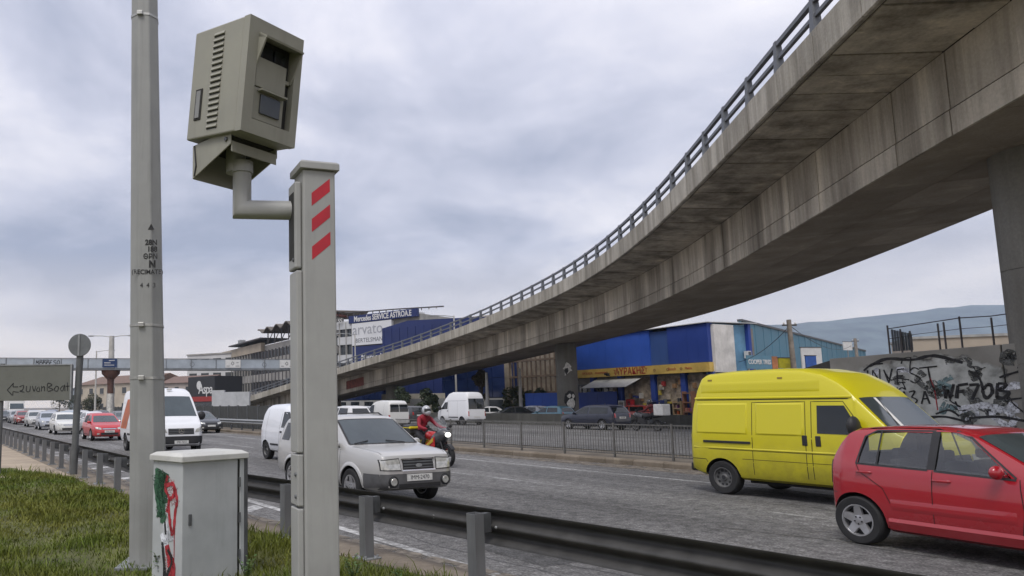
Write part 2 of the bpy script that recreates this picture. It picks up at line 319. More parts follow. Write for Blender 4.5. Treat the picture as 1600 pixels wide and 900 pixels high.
# ---------------------------------------------------------------- vehicle bodies
class Body:
    """lofted body shell; local x forward from the rear axle, y left, z up from the road"""
    def __init__(s, T, B, W, Z, tumble=0.78, corner=0.09, gh=0.5, shoulder=0.95, n=64):
        s.T = T; s.B = B; s.W = W; s.Z = Z; s.tumble = tumble; s.corner = corner; s.gh = gh; s.shoulder = shoulder
        x0, x1 = T[0][0], T[-1][0]; s.x0, s.x1 = x0, x1
        xs = set(np.linspace(x0, x1, n).tolist())
        for L_ in (0.012, 0.03, 0.06, 0.1, 0.15): xs |= {x0+L_, x1-L_}
        s.xs = sorted(xs)
    def ip(s, tab, x): return float(np.interp(x, [a for a, b in tab], [b for a, b in tab]))
    def ring(s, x):
        t = s.ip(s.T, x); w = s.ip(s.W, x); zb = s.ip(s.Z, x); bl = min(s.ip(s.B, x), t-0.05)
        g = max(0.0, min(1.0, (t-bl-0.05)/s.gh)); wr = w*(s.shoulder*0.985*(1-g)+s.tumble*g); c = s.corner*(0.35+0.65*g)
        c = min(c, (t-bl)*0.5)
        h = bl-zb
        return [(0, zb), (w*0.86, zb+0.001), (w*0.955, zb+0.05), (w*0.985, zb+0.16*h), (w, zb+0.42*h), (w*0.995, zb+0.68*h), (w*0.98, zb+0.88*h), (w*s.shoulder, bl),
                (wr+(w*s.shoulder-wr)*0.5, bl+(t-c-bl)*0.52), (wr, t-c), (wr-c*0.35, t-c*0.42), (wr*0.93-c*0.6, t-c*0.16), (wr*0.55, t-c*0.04), (0, t)]
    def hw(s, x, z):
        r = s.ring(x); return float(np.interp(z, [p[1] for p in r], [p[0] for p in r]))
    def top(s, x, y):
        r = s.ring(x)[9:][::-1]; return float(np.interp(abs(y), [p[0] for p in r], [p[1] for p in r]))
    def mesh(s):
        mb = MB(); rings = []
        for x in s.xs:
            h = s.ring(x); rings.append([(x, y, z) for y, z in h]+[(x, -y, z) for y, z in h[-2:0:-1]])
        mb.loft(rings); return mb.mesh('body', None)
    # patches that follow the shell
    def side(s, mb, quad, off=0.004, nu=6, nv=4, sides=(1, -1)):
        for sg in sides:
            vs = []
            for i in range(nu+1):
                for j in range(nv+1):
                    u, v = i/nu, j/nv; a, b, c, d = quad
                    x = (a[0]*(1-u)+b[0]*u)*(1-v)+(d[0]*(1-u)+c[0]*u)*v; z = (a[1]*(1-u)+b[1]*u)*(1-v)+(d[1]*(1-u)+c[1]*u)*v
                    vs.append((x, sg*(s.hw(x, z)+off), z))
            fs = [(i*(nv+1)+j, (i+1)*(nv+1)+j, (i+1)*(nv+1)+j+1, i*(nv+1)+j+1) for i in range(nu) for j in range(nv)]
            if sg > 0: fs = [f[::-1] for f in fs]
            mb.add(vs, fs)
        return mb
    def raised(s, mb, x0, x1, z0, z1, h=0.016, e=0.035, sides=(1, -1)):
        """pressed panel: flat field with sloped edges"""
        xs = [x0, x0+e]+list(np.linspace(x0+e, x1-e, 8)[1:-1])+[x1-e, x1]; zs = [z0, z0+e]+list(np.linspace(z0+e, z1-e, 5)[1:-1])+[z1-e, z1]; nx, nz = len(xs), len(zs)
        for sg in sides:
            vs = [(x, sg*(s.hw(x, z)+(0.0005 if i in (0, nx-1) or j in (0, nz-1) else h)), z) for i, x in enumerate(xs) for j, z in enumerate(zs)]
            fs = [(i*nz+j, (i+1)*nz+j, (i+1)*nz+j+1, i*nz+j+1) for i in range(nx-1) for j in range(nz-1)]
            mb.add(vs, [f[::-1] for f in fs] if sg > 0 else fs)
        return mb
    def line(s, mb, pts, w=0.009, off=0.003, sides=(1, -1), k=8):
        P = []
        for a, b in zip(pts[:-1], pts[1:]): P += [(a[0]+(b[0]-a[0])*t/k, a[1]+(b[1]-a[1])*t/k) for t in range(k)]
        P.append(pts[-1])
        for sg in sides:
            vs = []
            for i, (x, z) in enumerate(P):
                a = P[max(0, i-1)]; b = P[min(len(P)-1, i+1)]; dx, dz = b[0]-a[0], b[1]-a[1]; l = math.hypot(dx, dz) or 1
                for e in (-1, 1):
                    X = x-dz/l*w/2*e; Zz = z+dx/l*w/2*e; vs.append((X, sg*(s.hw(X, Zz)+off), Zz))
            fs = [(2*i, 2*i+2, 2*i+3, 2*i+1) for i in range(len(P)-1)]
            if sg > 0: fs = [f[::-1] for f in fs]
            mb.add(vs, fs)
        return mb
    def deck(s, mb, x0, x1, y0, y1, off=0.005, nu=6, nv=8, yb0=None, yb1=None):
        """patch on the upper shell between stations x0,x1; half widths y0 at x0 and y1 at x1 (symmetric) or explicit ranges"""
        vs = []
        for i in range(nu+1):
            u = i/nu; x = x0+(x1-x0)*u; lo = -(y0*(1-u)+y1*u) if yb0 is None else yb0*(1-u)+yb1*u; hi = y0*(1-u)+y1*u
            dz = (s.top(x+0.01, 0)-s.top(x-0.01, 0))/0.02; l = math.hypot(1, dz)
            for j in range(nv+1):
                y = lo+(hi-lo)*j/nv; vs.append((x-dz/l*off, y, s.top(x, y)+off/l))
        mb.add(vs, [(i*(nv+1)+j, (i+1)*(nv+1)+j, (i+1)*(nv+1)+j+1, i*(nv+1)+j+1) for i in range(nu) for j in range(nv)]); return mb
    def endx(s, y, z, front=True):
        a, b = (0.5*(s.x0+s.x1), s.x1) if front else (0.5*(s.x0+s.x1), s.x0)
        def ins(x):
            r = s.ring(x); return r[0][1] <= z <= r[-1][1] and abs(y) <= s.hw(x, z)
        if ins(b): return b
        for _ in range(22):
            m = (a+b)/2
            if ins(m): a = m
            else: b = m
        return a
    def end(s, mb, quad, off=0.006, nu=6, nv=4, front=True, mirror=False):
        for sg in ((1, -1) if mirror else (1,)):
            vs = []
            for i in range(nu+1):
                for j in range(nv+1):
                    u, v = i/nu, j/nv; a, b, c, d = quad
                    y = (a[0]*(1-u)+b[0]*u)*(1-v)+(d[0]*(1-u)+c[0]*u)*v; z = (a[1]*(1-u)+b[1]*u)*(1-v)+(d[1]*(1-u)+c[1]*u)*v
                    vs.append((s.endx(y, z, front)+(off if front else -off), sg*y, z))
            mb.add(vs, [(i*(nv+1)+j, (i+1)*(nv+1)+j, (i+1)*(nv+1)+j+1, i*(nv+1)+j+1) for i in range(nu) for j in range(nv)])
        return mb
def boolean(me, cutters):
    o = bpy.data.objects.new('body_raw', me); tmp = []
    for c in cutters:
        k = bpy.data.objects.new('cutter', c); EVAL.collection.objects.link(k); tmp.append(k)
        m = o.modifiers.new('cut', 'BOOLEAN'); m.operation = 'DIFFERENCE'; m.object = k; m.solver = 'EXACT'
        try: m.material_mode = 'TRANSFER'
        except Exception: pass
    r = baked(o)
    for k in tmp: bpy.data.objects.remove(k)
    bpy.data.objects.remove(o); return r
WHEEL = {}
def wheel_meshes(r, w, style):
    key = (r, w, style)
    if key in WHEEL: return WHEEL[key]
    rr = r*0.66 if style != 'van' else r*0.60
    Mx = Matrix.Rotation(R(90), 4, 'X')                 # axle along y; outer face towards -y
    t = MB().lathe([(rr, -w*0.46), (rr+0.02, -w*0.5), (r*0.93, -w*0.5), (r*0.985, -w*0.42), (r, -w*0.25), (r, w*0.25), (r*0.985, w*0.42), (r*0.93, w*0.5), (rr+0.02, w*0.5), (rr, w*0.46)], 36, Mx, close=True)
    tm = t.mesh('tyre', 40)
    m = MB(); d = MB()
    # rim barrel and spokes, outer face at z=+w/2 before rotation (-> -y)
    m.lathe([(rr, w*0.44), (rr*1.0, w*0.49), (rr*0.93, w*0.49), (rr*0.9, w*0.40), (rr*0.9, -w*0.4), (rr, -w*0.44)], 30, Mx, close=True)
    d.lathe([(0.001, 0.0), (rr*0.9, 0.0), (rr*0.9, -0.02), (0.001, -0.02)], 24, Mx @ Matrix.Translation((0, 0, w*0.12)))
    if style == 'alloy':
        for k in range(5):
            A = Mx @ Matrix.Rotation(2*math.pi*k/5+R(90), 4, 'Z')
            m.add([(0.03, -0.055, w*0.36), (rr*0.93, -0.038, w*0.45), (rr*0.93, 0.038, w*0.45), (0.03, 0.055, w*0.36),
                   (0.03, -0.06, w*0.2), (rr*0.93, -0.045, w*0.3), (rr*0.93, 0.045, w*0.3), (0.03, 0.06, w*0.2)],
                  [(0,1,2,3),(7,6,5,4),(0,4,5,1),(1,5,6,2),(2,6,7,3),(3,7,4,0)], A)
        m.lathe([(0.001, w*0.40), (0.05, w*0.40), (0.075, w*0.36), (0.08, w*0.2)], 20, Mx)
        for k in range(5):
            a = 2*math.pi*k/5+R(126); d.lathe([(0.001, w*0.401), (0.011, w*0.401), (0.011, w*0.36)], 8, Mx @ Matrix.Translation((0.045*math.cos(a), 0.045*math.sin(a), 0.003)))
    else:
        # pressed steel wheel with a ring of slots
        m.lathe([(0.001, w*0.36), (rr*0.28, w*0.36), (rr*0.36, w*0.27), (rr*0.62, w*0.22), (rr*0.86, w*0.30), (rr*0.92, w*0.44), (rr*0.92, w*0.1)], 30, Mx)
        for k in range(10):
            a = 2*math.pi*k/10; d.lathe([(0.001, 0.0), (0.026, 0.0), (0.026, -0.02)], 10, Mx @ Matrix.Translation((rr*0.72*math.cos(a), rr*0.72*math.sin(a), w*0.285)))
        d.lathe([(0.001, 0), (rr*0.2, 0), (rr*0.24, -0.03)], 16, Mx @ Matrix.Translation((0, 0, w*0.39)))
    WHEEL[key] = (tm, m.mesh('rim', 35), d.mesh('hub', 35)); return WHEEL[key]
def add_wheels(root, base, track, r, w, style='alloy', rim=None, steer=0):
    tm, rm, hm = wheel_meshes(r, w, style)
    for x in (0, base):
        for sg in (-1, 1):
            h = obj('wheel', tm, m_tyre, root); h.location = (x, sg*track/2, r)
            h.rotation_euler = (0, 0, (0 if sg < 0 else math.pi)+(steer if x > 0 else 0))
            obj('rim', rm, None, h)
            obj('hub', hm, None, h)
    if not rm.materials: rm.materials.append(m_steelrim if style == 'van' else m_rim)
    if not hm.materials: hm.materials.append(m_black)
def arch_cutters(base, r, hw, zc=None, xs=None, inner=0.24):
    out = []
    for x in (xs or (0, base)):
        for sg in (1, -1):
            mb = MB(); M = Matrix.Translation((x, sg*(hw-inner/2+0.15), r)) @ Matrix.Rotation(R(90), 4, 'X')
            mb.lathe([(r*1.17, -(inner+0.3)/2), (r*1.17, (inner+0.3)/2)], 32, M); out.append(mb)
    mb = MB()
    for o in out: mb.add(o.v, o.f)
    me = mb.mesh('cut'); me.materials.append(m_seam); return me
def mirrors(root, x, y, z, mat, big=False):
    s = 1.5 if big else 1.0
    for sg in (-1, 1):
        mb = MB().ball((x, sg*(y+0.10*s), z), (0.055*s, 0.10*s, 0.075*s*(1.5 if big else 1)), 12, 8); mb.tube([(x+0.01, sg*(y-0.08), z-0.05*s), (x, sg*(y+0.06), z-0.03*s)], 0.022, 6)
        o = mb.build('door_mirror', mat, root, 60)
def handles(root, body, pts, mat, sides=(1, -1)):
    for x, z in pts:
        for sg in sides:
            y = body.hw(x, z); mb = MB(); mb.tube([(x-0.09, sg*(y-0.004), z), (x-0.07, sg*(y+0.024), z), (x+0.07, sg*(y+0.024), z), (x+0.09, sg*(y-0.004), z)], 0.013, 6); mb.build('door_handle', mat, root, 50)
def plate(root, body, z, front=True, textstr=None, y=0.0):
    x = body.endx(y, z, front); sg = 1 if front else -1
    o = MB().box(x-0.01, x+0.034, y-0.26, y+0.26, z-0.057, z+0.057).build('number_plate', m_plate, root) if front else MB().box(x-0.016, x+0.01, y-0.26, y+0.26, z-0.057, z+0.057).build('number_plate', m_plate, root)
    if textstr:
        M = facing((x+sg*(0.035 if front else 0.017), y, z), (0, sg, 0), (0, 0, 1)); text('plate_characters', textstr, 0.1, m_ink, o, M, 0.001, 1.0, 0.95)
def grille(root, body, y, z0, z1, bars=3, frame=m_black, barm=None):
    mb = MB(); body.end(mb, [(-y, z0), (y, z0), (y, z1), (-y, z1)], 0.008, 8, 4); o = mb.build('grille', frame, root)
    if barm is not None:
        for k in range(bars):
            z = z0+(z1-z0)*(k+0.7)/(bars+0.4); b = MB(); body.end(b, [(-y*0.97, z-0.011), (y*0.97, z-0.011), (y*0.97, z+0.011), (-y*0.97, z+0.011)], 0.02, 8, 1); b.build('grille_bar', barm, o)
    return o

def shell(root, b, pm, cutters, ang=32):
    raw = b.mesh(); raw.materials.append(pm); me = boolean(raw, cutters); shade(me, ang); return obj('body', me, None, root)
def pair_side(root, name, b, quad, mat, off=0.006, nu=6, nv=4):
    for sg in (-1, 1): mb = MB(); b.side(mb, quad, off, nu, nv, (sg,)); o = mb.build(name, mat, root, 60, fix=False)
def pair_end(root, name, b, quad, mat, off=0.012, front=True, nu=6, nv=4):
    for sg in (-1, 1): mb = MB(); b.end(mb, [(y*sg, z) for y, z in quad], off, nu, nv, front); mb.build(name, mat, root, 60)
def hatch_spec(L=3.95, H=1.48, Wd=1.70, base=2.49, ro=0.62, kind='hatch', nose=1.0):
    fo = L-base-ro; hw = Wd/2; x0, x1 = -ro, base+fo; k = H/1.48
    if kind == 'hatch':
        T = [(x0, 0.46), (x0+0.015, 0.62), (x0+0.05, 0.9*k), (x0+0.14, 1.06*k), (x0+0.34, 1.36*k), (x0+0.48, 1.43*k), (0.4, 1.475*k), (0.95, 1.48*k), (1.38, 1.43*k), (1.62, 1.33*k), (2.3, 0.98*k), (2.5, 0.94*k), (x1-0.35, 0.84*k), (x1-0.12, 0.72*k), (x1-0.02, 0.56), (x1, 0.46)]
    elif kind == 'sedan':
        T = [(x0, 0.5), (x0+0.015, 0.7), (x0+0.05, 0.95*k), (x0+0.55, 1.02*k), (x0+1.05, 1.36*k), (x0+1.3, 1.44*k), (0.95, 1.46*k), (1.3, 1.42*k), (1.55, 1.33*k), (2.25, 0.98*k), (2.45, 0.93*k), (x1-0.35, 0.82*k), (x1-0.12, 0.7*k), (x1-0.02, 0.56), (x1, 0.46)]
    elif kind == 'estate':
        T = [(x0, 0.46), (x0+0.015, 0.64), (x0+0.05, 0.93*k), (x0+0.1, 1.02*k), (x0+0.32, 1.36*k), (x0+0.45, 1.43*k), (0.3, 1.48*k), (1.05, 1.49*k), (1.45, 1.44*k), (1.62, 1.37*k), (2.3, 1.0*k), (2.48, 0.95*k), (x1-0.35, 0.85*k), (x1-0.12, 0.74*k), (x1-0.02, 0.58), (x1, 0.48)]
    B = [(x0, 0.93*k), (0, 0.94*k), (1.2, 0.9*k), (2.4, 0.88*k), (x1, 0.7*k)]
    W = [(x0, hw*0.72), (x0+0.03, hw*0.82), (x0+0.1, hw*0.91), (x0+0.3, hw*0.975), (0.2, hw), (base-0.2, hw), (base+0.25, hw*0.97), (x1-0.22, hw*0.9), (x1-0.08, hw*0.78), (x1, hw*0.6)]
    Z = [(x0, 0.36), (x0+0.1, 0.27), (0.4, 0.2), (base-0.4, 0.2), (x1-0.15, 0.22), (x1, 0.3)]
    return Body(T, B, W, Z, 0.72), base, k
def generic_car(name, label, loc, rz, col, L=3.95, H=1.48, Wd=1.70, base=2.49, ro=0.62, kind='hatch', group=None, paintname=None, metal=0.0, front=True, rear=True, platetxt=None, badge=False, wheel='alloy', glass=None, cat='car'):
    b, base, k = hatch_spec(L, H, Wd, base, ro, kind)
    root = thing(name, label, cat, loc, rz, group); pm = paint(paintname or ('paint_%d_%d_%d' % tuple(int(c*255) for c in col)), col, metal)
    hw = Wd/2; r = 0.305
    shell(root, b, pm, [arch_cutters(base, r, hw)])
    add_wheels(root, base, Wd-0.2, r, 0.2, wheel)
    T = dict(b.T); x0, x1 = b.x0, b.x1; gm = glass or m_glass
    zb = 0.97*k; zt = 1.345*k
    rear_top = {'hatch': x0+0.52, 'sedan': x0+1.2, 'estate': x0+0.42}[kind]; rear_bot = {'hatch': x0+0.36, 'sedan': x0+0.78, 'estate': x0+0.3}[kind]
    # two side windows each side, windscreen, rear window
    pair_side(root, 'rear_side_window', b, [(rear_bot+0.12, zb), (1.02, zb-0.02), (1.02, zt), (rear_top+0.08, zt-0.02)], gm)
    pair_side(root, 'front_side_window', b, [(1.12, zb-0.02), (2.18, zb-0.035), (1.60, zt-0.03), (1.12, zt)], gm)
    ws = MB(); b.deck(ws, 1.64, 2.30, hw*0.66, hw*0.80, 0.008, 8, 10); ws.build('windscreen', glass or m_wind, root, 60)
    if kind == 'sedan': rw = MB(); b.deck(rw, x0+0.62, x0+1.18, hw*0.74, hw*0.62, 0.008)
    else: rw = MB(); b.end(rw, [(-hw*0.72, zb+0.04), (hw*0.72, zb+0.04), (hw*0.6, zt-0.03), (-hw*0.6, zt-0.03)], 0.012, 8, 5, False)
    rw.build('rear_window', gm, root, 60)
    ln = MB()
    b.line(ln, [(1.07, 0.3), (1.07, zb)]); b.line(ln, [(2.22, 0.3), (2.25, 0.92*k)]); b.line(ln, [(0.38, 0.62), (0.30, 0.75), (0.22, zb)])
    b.line(ln, [(0.4, 0.33), (2.1, 0.33)], 0.02); ln.build('panel_gaps', m_seam, root)
    handles(root, b, [(1.2, 0.83*k), (0.42, 0.85*k)], pm); mirrors(root, 2.1, b.hw(2.1, zb), 0.98*k, pm)
    if front:
        pair_end(root, 'headlamp', b, [(hw*0.50, 0.60*k), (hw*0.84, 0.64*k), (hw*0.86, 0.76*k), (hw*0.50, 0.70*k)], m_lamp)
        grille(root, b, hw*0.44, 0.60*k, 0.68*k, 2, m_black, m_chrome if badge else None)
        lo = MB(); b.end(lo, [(-hw*0.52, 0.32), (hw*0.52, 0.32), (hw*0.55, 0.44), (-hw*0.55, 0.44)], 0.01, 8, 3); lo.build('lower_intake', m_black, root)
        pair_end(root, 'fog_lamp', b, [(hw*0.62, 0.34), (hw*0.76, 0.34), (hw*0.76, 0.42), (hw*0.62, 0.42)], m_lamp)
        plate(root, b, 0.50, True, platetxt)
    if rear:
        pair_end(root, 'tail_lamp', b, [(hw*0.62, 0.74*k), (hw*0.8, 0.74*k), (hw*0.76, 0.98*k), (hw*0.64, 0.98*k)], m_red_lamp, 0.012, False)
        plate(root, b, 0.72, False, platetxt)
    return root, b
# ---------------------------------------------------------------- particular vehicles
def contact(p, q, track):          # centre line point from the kerb-side rear wheel contact
    return PQ(p+track/2, q)
m_clear = None
def clear_glass():
    m = bpy.data.materials.new('clear_side_glass'); m.use_nodes = True; nt = m.node_tree; nt.nodes.clear(); N = nt.nodes.new
    out = N('ShaderNodeOutputMaterial'); mix = N('ShaderNodeMixShader'); tr = N('ShaderNodeBsdfTransparent'); gl = N('ShaderNodeBsdfGlossy')
    tr.inputs[0].default_value = (0.80, 0.84, 0.82, 1); gl.inputs['Roughness'].default_value = 0.02
    mix.inputs[0].default_value = 0.13; nt.links.new(tr.outputs[0], mix.inputs[1]); nt.links.new(gl.outputs[0], mix.inputs[2]); nt.links.new(mix.outputs[0], out.inputs[0]); return m
m_clear = clear_glass()
m_lit = pmat('lit_headlamp', (0.8, 0.8, 0.78), 0.1, 0); _b = m_lit.node_tree.nodes['Principled BSDF']; _b.inputs['Emission Color'].default_value = (1, 0.97, 0.9, 1); _b.inputs['Emission Strength'].default_value = 1.6
m_seat = pmat('seat_cloth', (0.03, 0.03, 0.034), 0.9, 0.2, 8)

def swift(loc, rz):
    Wd = 1.69; hw = Wd/2; base = 2.14; r = 0.295
    xm = lambda x: float(np.interp(x, [-0.6, -0.555, 0, 0.9, 1.9, 2.4, 3.14, 3.3], [-0.45, -0.41, 0.02, 0.87, 1.62, 2.14, 2.86, 3.0]))
    xl = lambda pts: [(xm(x), z) for x, z in pts]
    T = [(-0.555, 0.50), (-0.55, 0.66), (-0.53, 0.86), (-0.47, 1.04), (-0.34, 1.26), (-0.20, 1.41), (-0.08, 1.445), (0.35, 1.475), (0.85, 1.48), (1.2, 1.455), (1.42, 1.40), (2.08, 1.07), (2.25, 1.02), (2.75, 0.90), (3.0, 0.78), (3.12, 0.6), (3.14, 0.48)]
    B = [(-0.6, 1.0), (0.0, 1.0), (0.9, 0.965), (2.0, 0.92), (3.14, 0.72)]
    W = [(-0.555, hw*0.74), (-0.52, hw*0.84), (-0.44, hw*0.92), (-0.25, hw*0.985), (0.0, hw), (2.4, hw), (2.7, hw*0.96), (2.95, hw*0.86), (3.08, hw*0.72), (3.14, hw*0.6)]
    Z = [(-0.555, 0.34), (-0.45, 0.26), (0.4, 0.2), (2.0, 0.2), (3.0, 0.2), (3.14, 0.28)]
    T, B, W, Z = ([(xm(x), v) for x, v in t] for t in (T, B, W, Z))
    b = Body(T, B, W, Z, 0.755, 0.10, 0.46, 0.955, 76)
    root = thing('red_car', 'bright red five door hatchback driving off the right edge beyond the guardrail', 'car', loc, rz)
    pm = paint('swift_red', (0.34, 0.009, 0.018), 0.0, 0.24, 0.12, coat=0.9)
    cav = MB().prism(xl([(-0.12, 0.6), (2.0, 0.6), (2.0, 0.92), (1.40, 1.36), (0.9, 1.45), (0.1, 1.44), (-0.12, 1.3)]), -0.60, 0.60, 'y').mesh('cut'); cav.materials.append(m_seat)
    r1 = [(0.02, 1.01), (0.86, 0.985), (0.86, 1.40), (0.20, 1.40), (0.05, 1.34)]; r2 = [(0.95, 0.98), (1.93, 0.945), (1.88, 1.0), (1.34, 1.37), (1.15, 1.41), (0.95, 1.41)]
    cw = MB()
    for poly in (r1, r2): cw.prism(xl(poly), -1.2, 1.2, 'y')
    cw.box(-1.2, 0.1, -0.50, 0.50, 1.12, 1.36); cw = cw.mesh('cut'); cw.materials.append(m_black)
    shell(root, b, pm, [arch_cutters(base, r, hw), cav, cw])
    add_wheels(root, base, Wd-0.18, r, 0.19, 'alloy')
    for quad, nm in (([(0.02, 1.01), (0.86, 0.985), (0.86, 1.40), (0.10, 1.38)], 'rear_side_window'), ([(0.95, 0.98), (1.93, 0.945), (1.30, 1.39), (0.95, 1.41)], 'front_side_window')):
        pair_side(root, nm, b, xl(quad), m_clear, -0.012, 8, 5)
    fr = MB()
    b.line(fr, xl([(0.0, 1.0), (0.87, 0.975)]), 0.022, 0.003); b.line(fr, xl([(0.95, 0.97), (1.97, 0.935)]), 0.022, 0.003); b.line(fr, xl([(0.905, 0.98), (0.905, 1.41)]), 0.085, 0.003); b.line(fr, xl([(0.26, 1.0), (0.26, 1.40)]), 0.022, 0.001)
    b.line(fr, xl([(0.0, 1.0), (0.06, 1.33), (0.2, 1.41), (1.16, 1.425), (1.38, 1.36), (1.97, 0.95)]), 0.02, 0.002); tag(fr.build('window_trim', m_black, root), kind='stuff')
    ws = MB(); b.deck(ws, xm(1.44), xm(2.08), hw*0.70, hw*0.83, 0.006, 8, 10); ws.build('windscreen', m_wind, root, 60)
    rw = MB(); b.end(rw, [(-hw*0.62, 1.1), (hw*0.62, 1.1), (hw*0.55, 1.38), (-hw*0.55, 1.38)], 0.01, 8, 5, False); rw.build('rear_window', m_clear, root, 60)
    ln = MB()
    b.line(ln, xl([(0.91, 0.27), (0.93, 0.97)]), 0.008); b.line(ln, xl([(1.98, 0.30), (2.03, 0.6), (2.0, 0.94)]), 0.008); b.line(ln, xl([(0.42, 0.55), (0.34, 0.72), (0.05, 0.9), (0.0, 1.0)]), 0.008)
    b.line(ln, xl([(-0.53, 0.62), (-0.36, 0.62)]), 0.008); b.line(ln, xl([(0.36, 0.27), (2.0, 0.27)]), 0.012); b.line(ln, xl([(0.45, 0.37), (1.98, 0.37)]), 0.006, 0.002); ln.build('panel_gaps', m_seam, root)
    for sg in (-1, 1):
        s1 = MB(); pts = [(0.4, 0.345), (2.0, 0.345)]
        s1.add([(xm(p[0]), p[1], p[2]) for p in [(0.38, sg*(b.hw(0.4, 0.36)+0.002), 0.375), (2.0, sg*(b.hw(2.0, 0.36)+0.002), 0.375), (2.0, sg*(b.hw(2, .3)+0.028), 0.335), (0.38, sg*(b.hw(.4, .3)+0.028), 0.335), (0.38, sg*(b.hw(.4, .25)+0.012), 0.24), (2.0, sg*(b.hw(2, .25)+0.012), 0.24)]], [(0,1,2,3),(3,2,5,4)]); s1.build('side_skirt', pm, root, 40)
    handles(root, b, xl([(0.11, 0.9), (1.06, 0.865)]), pm)
    mirrors(root, 1.58, b.hw(1.58, 0.98)+0.02, 1.01, pm, False)
    pair_end(root, 'headlamp', b, [(hw*0.5, 0.64), (hw*0.84, 0.68), (hw*0.86, 0.84), (hw*0.5, 0.74)], m_lamp)
    pair_end(root, 'tail_lamp', b, [(hw*0.74, 0.72), (hw*0.9, 0.72), (hw*0.86, 1.02), (hw*0.74, 1.02)], m_red_lamp, 0.012, False)
    grille(root, b, hw*0.4, 0.62, 0.7, 2, m_black, m_chrome); plate(root, b, 0.52, True); plate(root, b, 0.8, False)
    for sg in (-1, 1):
        cr_ = MB(); b.raised(cr_, xm(0.42), xm(1.96), 0.47, 0.60, 0.009, 0.04, (sg,)); cr_.build('door_crease', pm, root, 30, fix=False)
    MB().tube([(0.05, 0, 1.45), (-0.16, 0, 1.78)], [0.006, 0.003], 6).build('aerial', m_black, root)
    st = MB()
    for sx, sy in ((0.34, 0.33), (0.34, -0.33), (0.86, 0.35), (0.86, -0.35)):
        st.box(sx, sx+0.5, sy-0.23, sy+0.23, 0.6, 0.72); st.prism([(sx, 0.7), (sx+0.13, 0.7), (sx+0.0, 1.06), (sx-0.10, 1.06)], sy-0.22, sy+0.22, 'y'); st.box(sx-0.13, sx-0.04, sy-0.11, sy+0.11, 1.08, 1.19)
    st.build('seats', m_seat, root, None, 0.03)
    # driver, seen through the glass
    d = thing('person', 'driver in a dark cap and dark top inside the red hatchback', 'person', loc, rz)
    skin = pmat('skin', (0.42, 0.24, 0.17), 0.55, 0.1, 12); top = pmat('dark_shirt', (0.03, 0.03, 0.04), 0.9, 0.2, 10); cap = pmat('cap_cloth', (0.02, 0.02, 0.022), 0.9, 0.2, 10)
    bx, by = 1.02, 0.35
    m = MB(); m.loft([[(bx-0.02+rx*math.cos(t), by+ry*math.sin(t), z) for t in np.linspace(0, 2*math.pi, 15)[:-1]] for z, rx, ry in ((0.72, .13, .18), (0.86, .14, .19), (1.0, .13, .21), (1.07, .10, .19), (1.11, .06, .09), (1.16, .052, .058))])
    for sg in (-1, 1): m.tube([(bx, by+sg*0.19, 1.02), (bx+0.16, by+sg*0.22, 0.86), (bx+0.42, by+sg*0.13, 0.94)], [0.055, 0.045, 0.035], 8)
    m.build('torso', top, d, 70)
    h = MB(); h.ball((bx+0.03, by, 1.255), (0.095, 0.075, 0.115), 14, 10); h.ball((bx+0.125, by, 1.245), (0.022, 0.016, 0.024), 8, 6)
    for sg in (-1, 1): h.ball((bx+0.02, by+sg*0.076, 1.25), (0.022, 0.012, 0.032), 8, 6)
    h.build('head', skin, d, 70)
    c = MB(); c.ball((bx+0.02, by, 1.30), (0.105, 0.088, 0.075), 14, 8); c.cbox((bx+0.15, by, 1.295), (0.12, 0.14, 0.012)); c.build('cap', cap, d, 60)
    return root

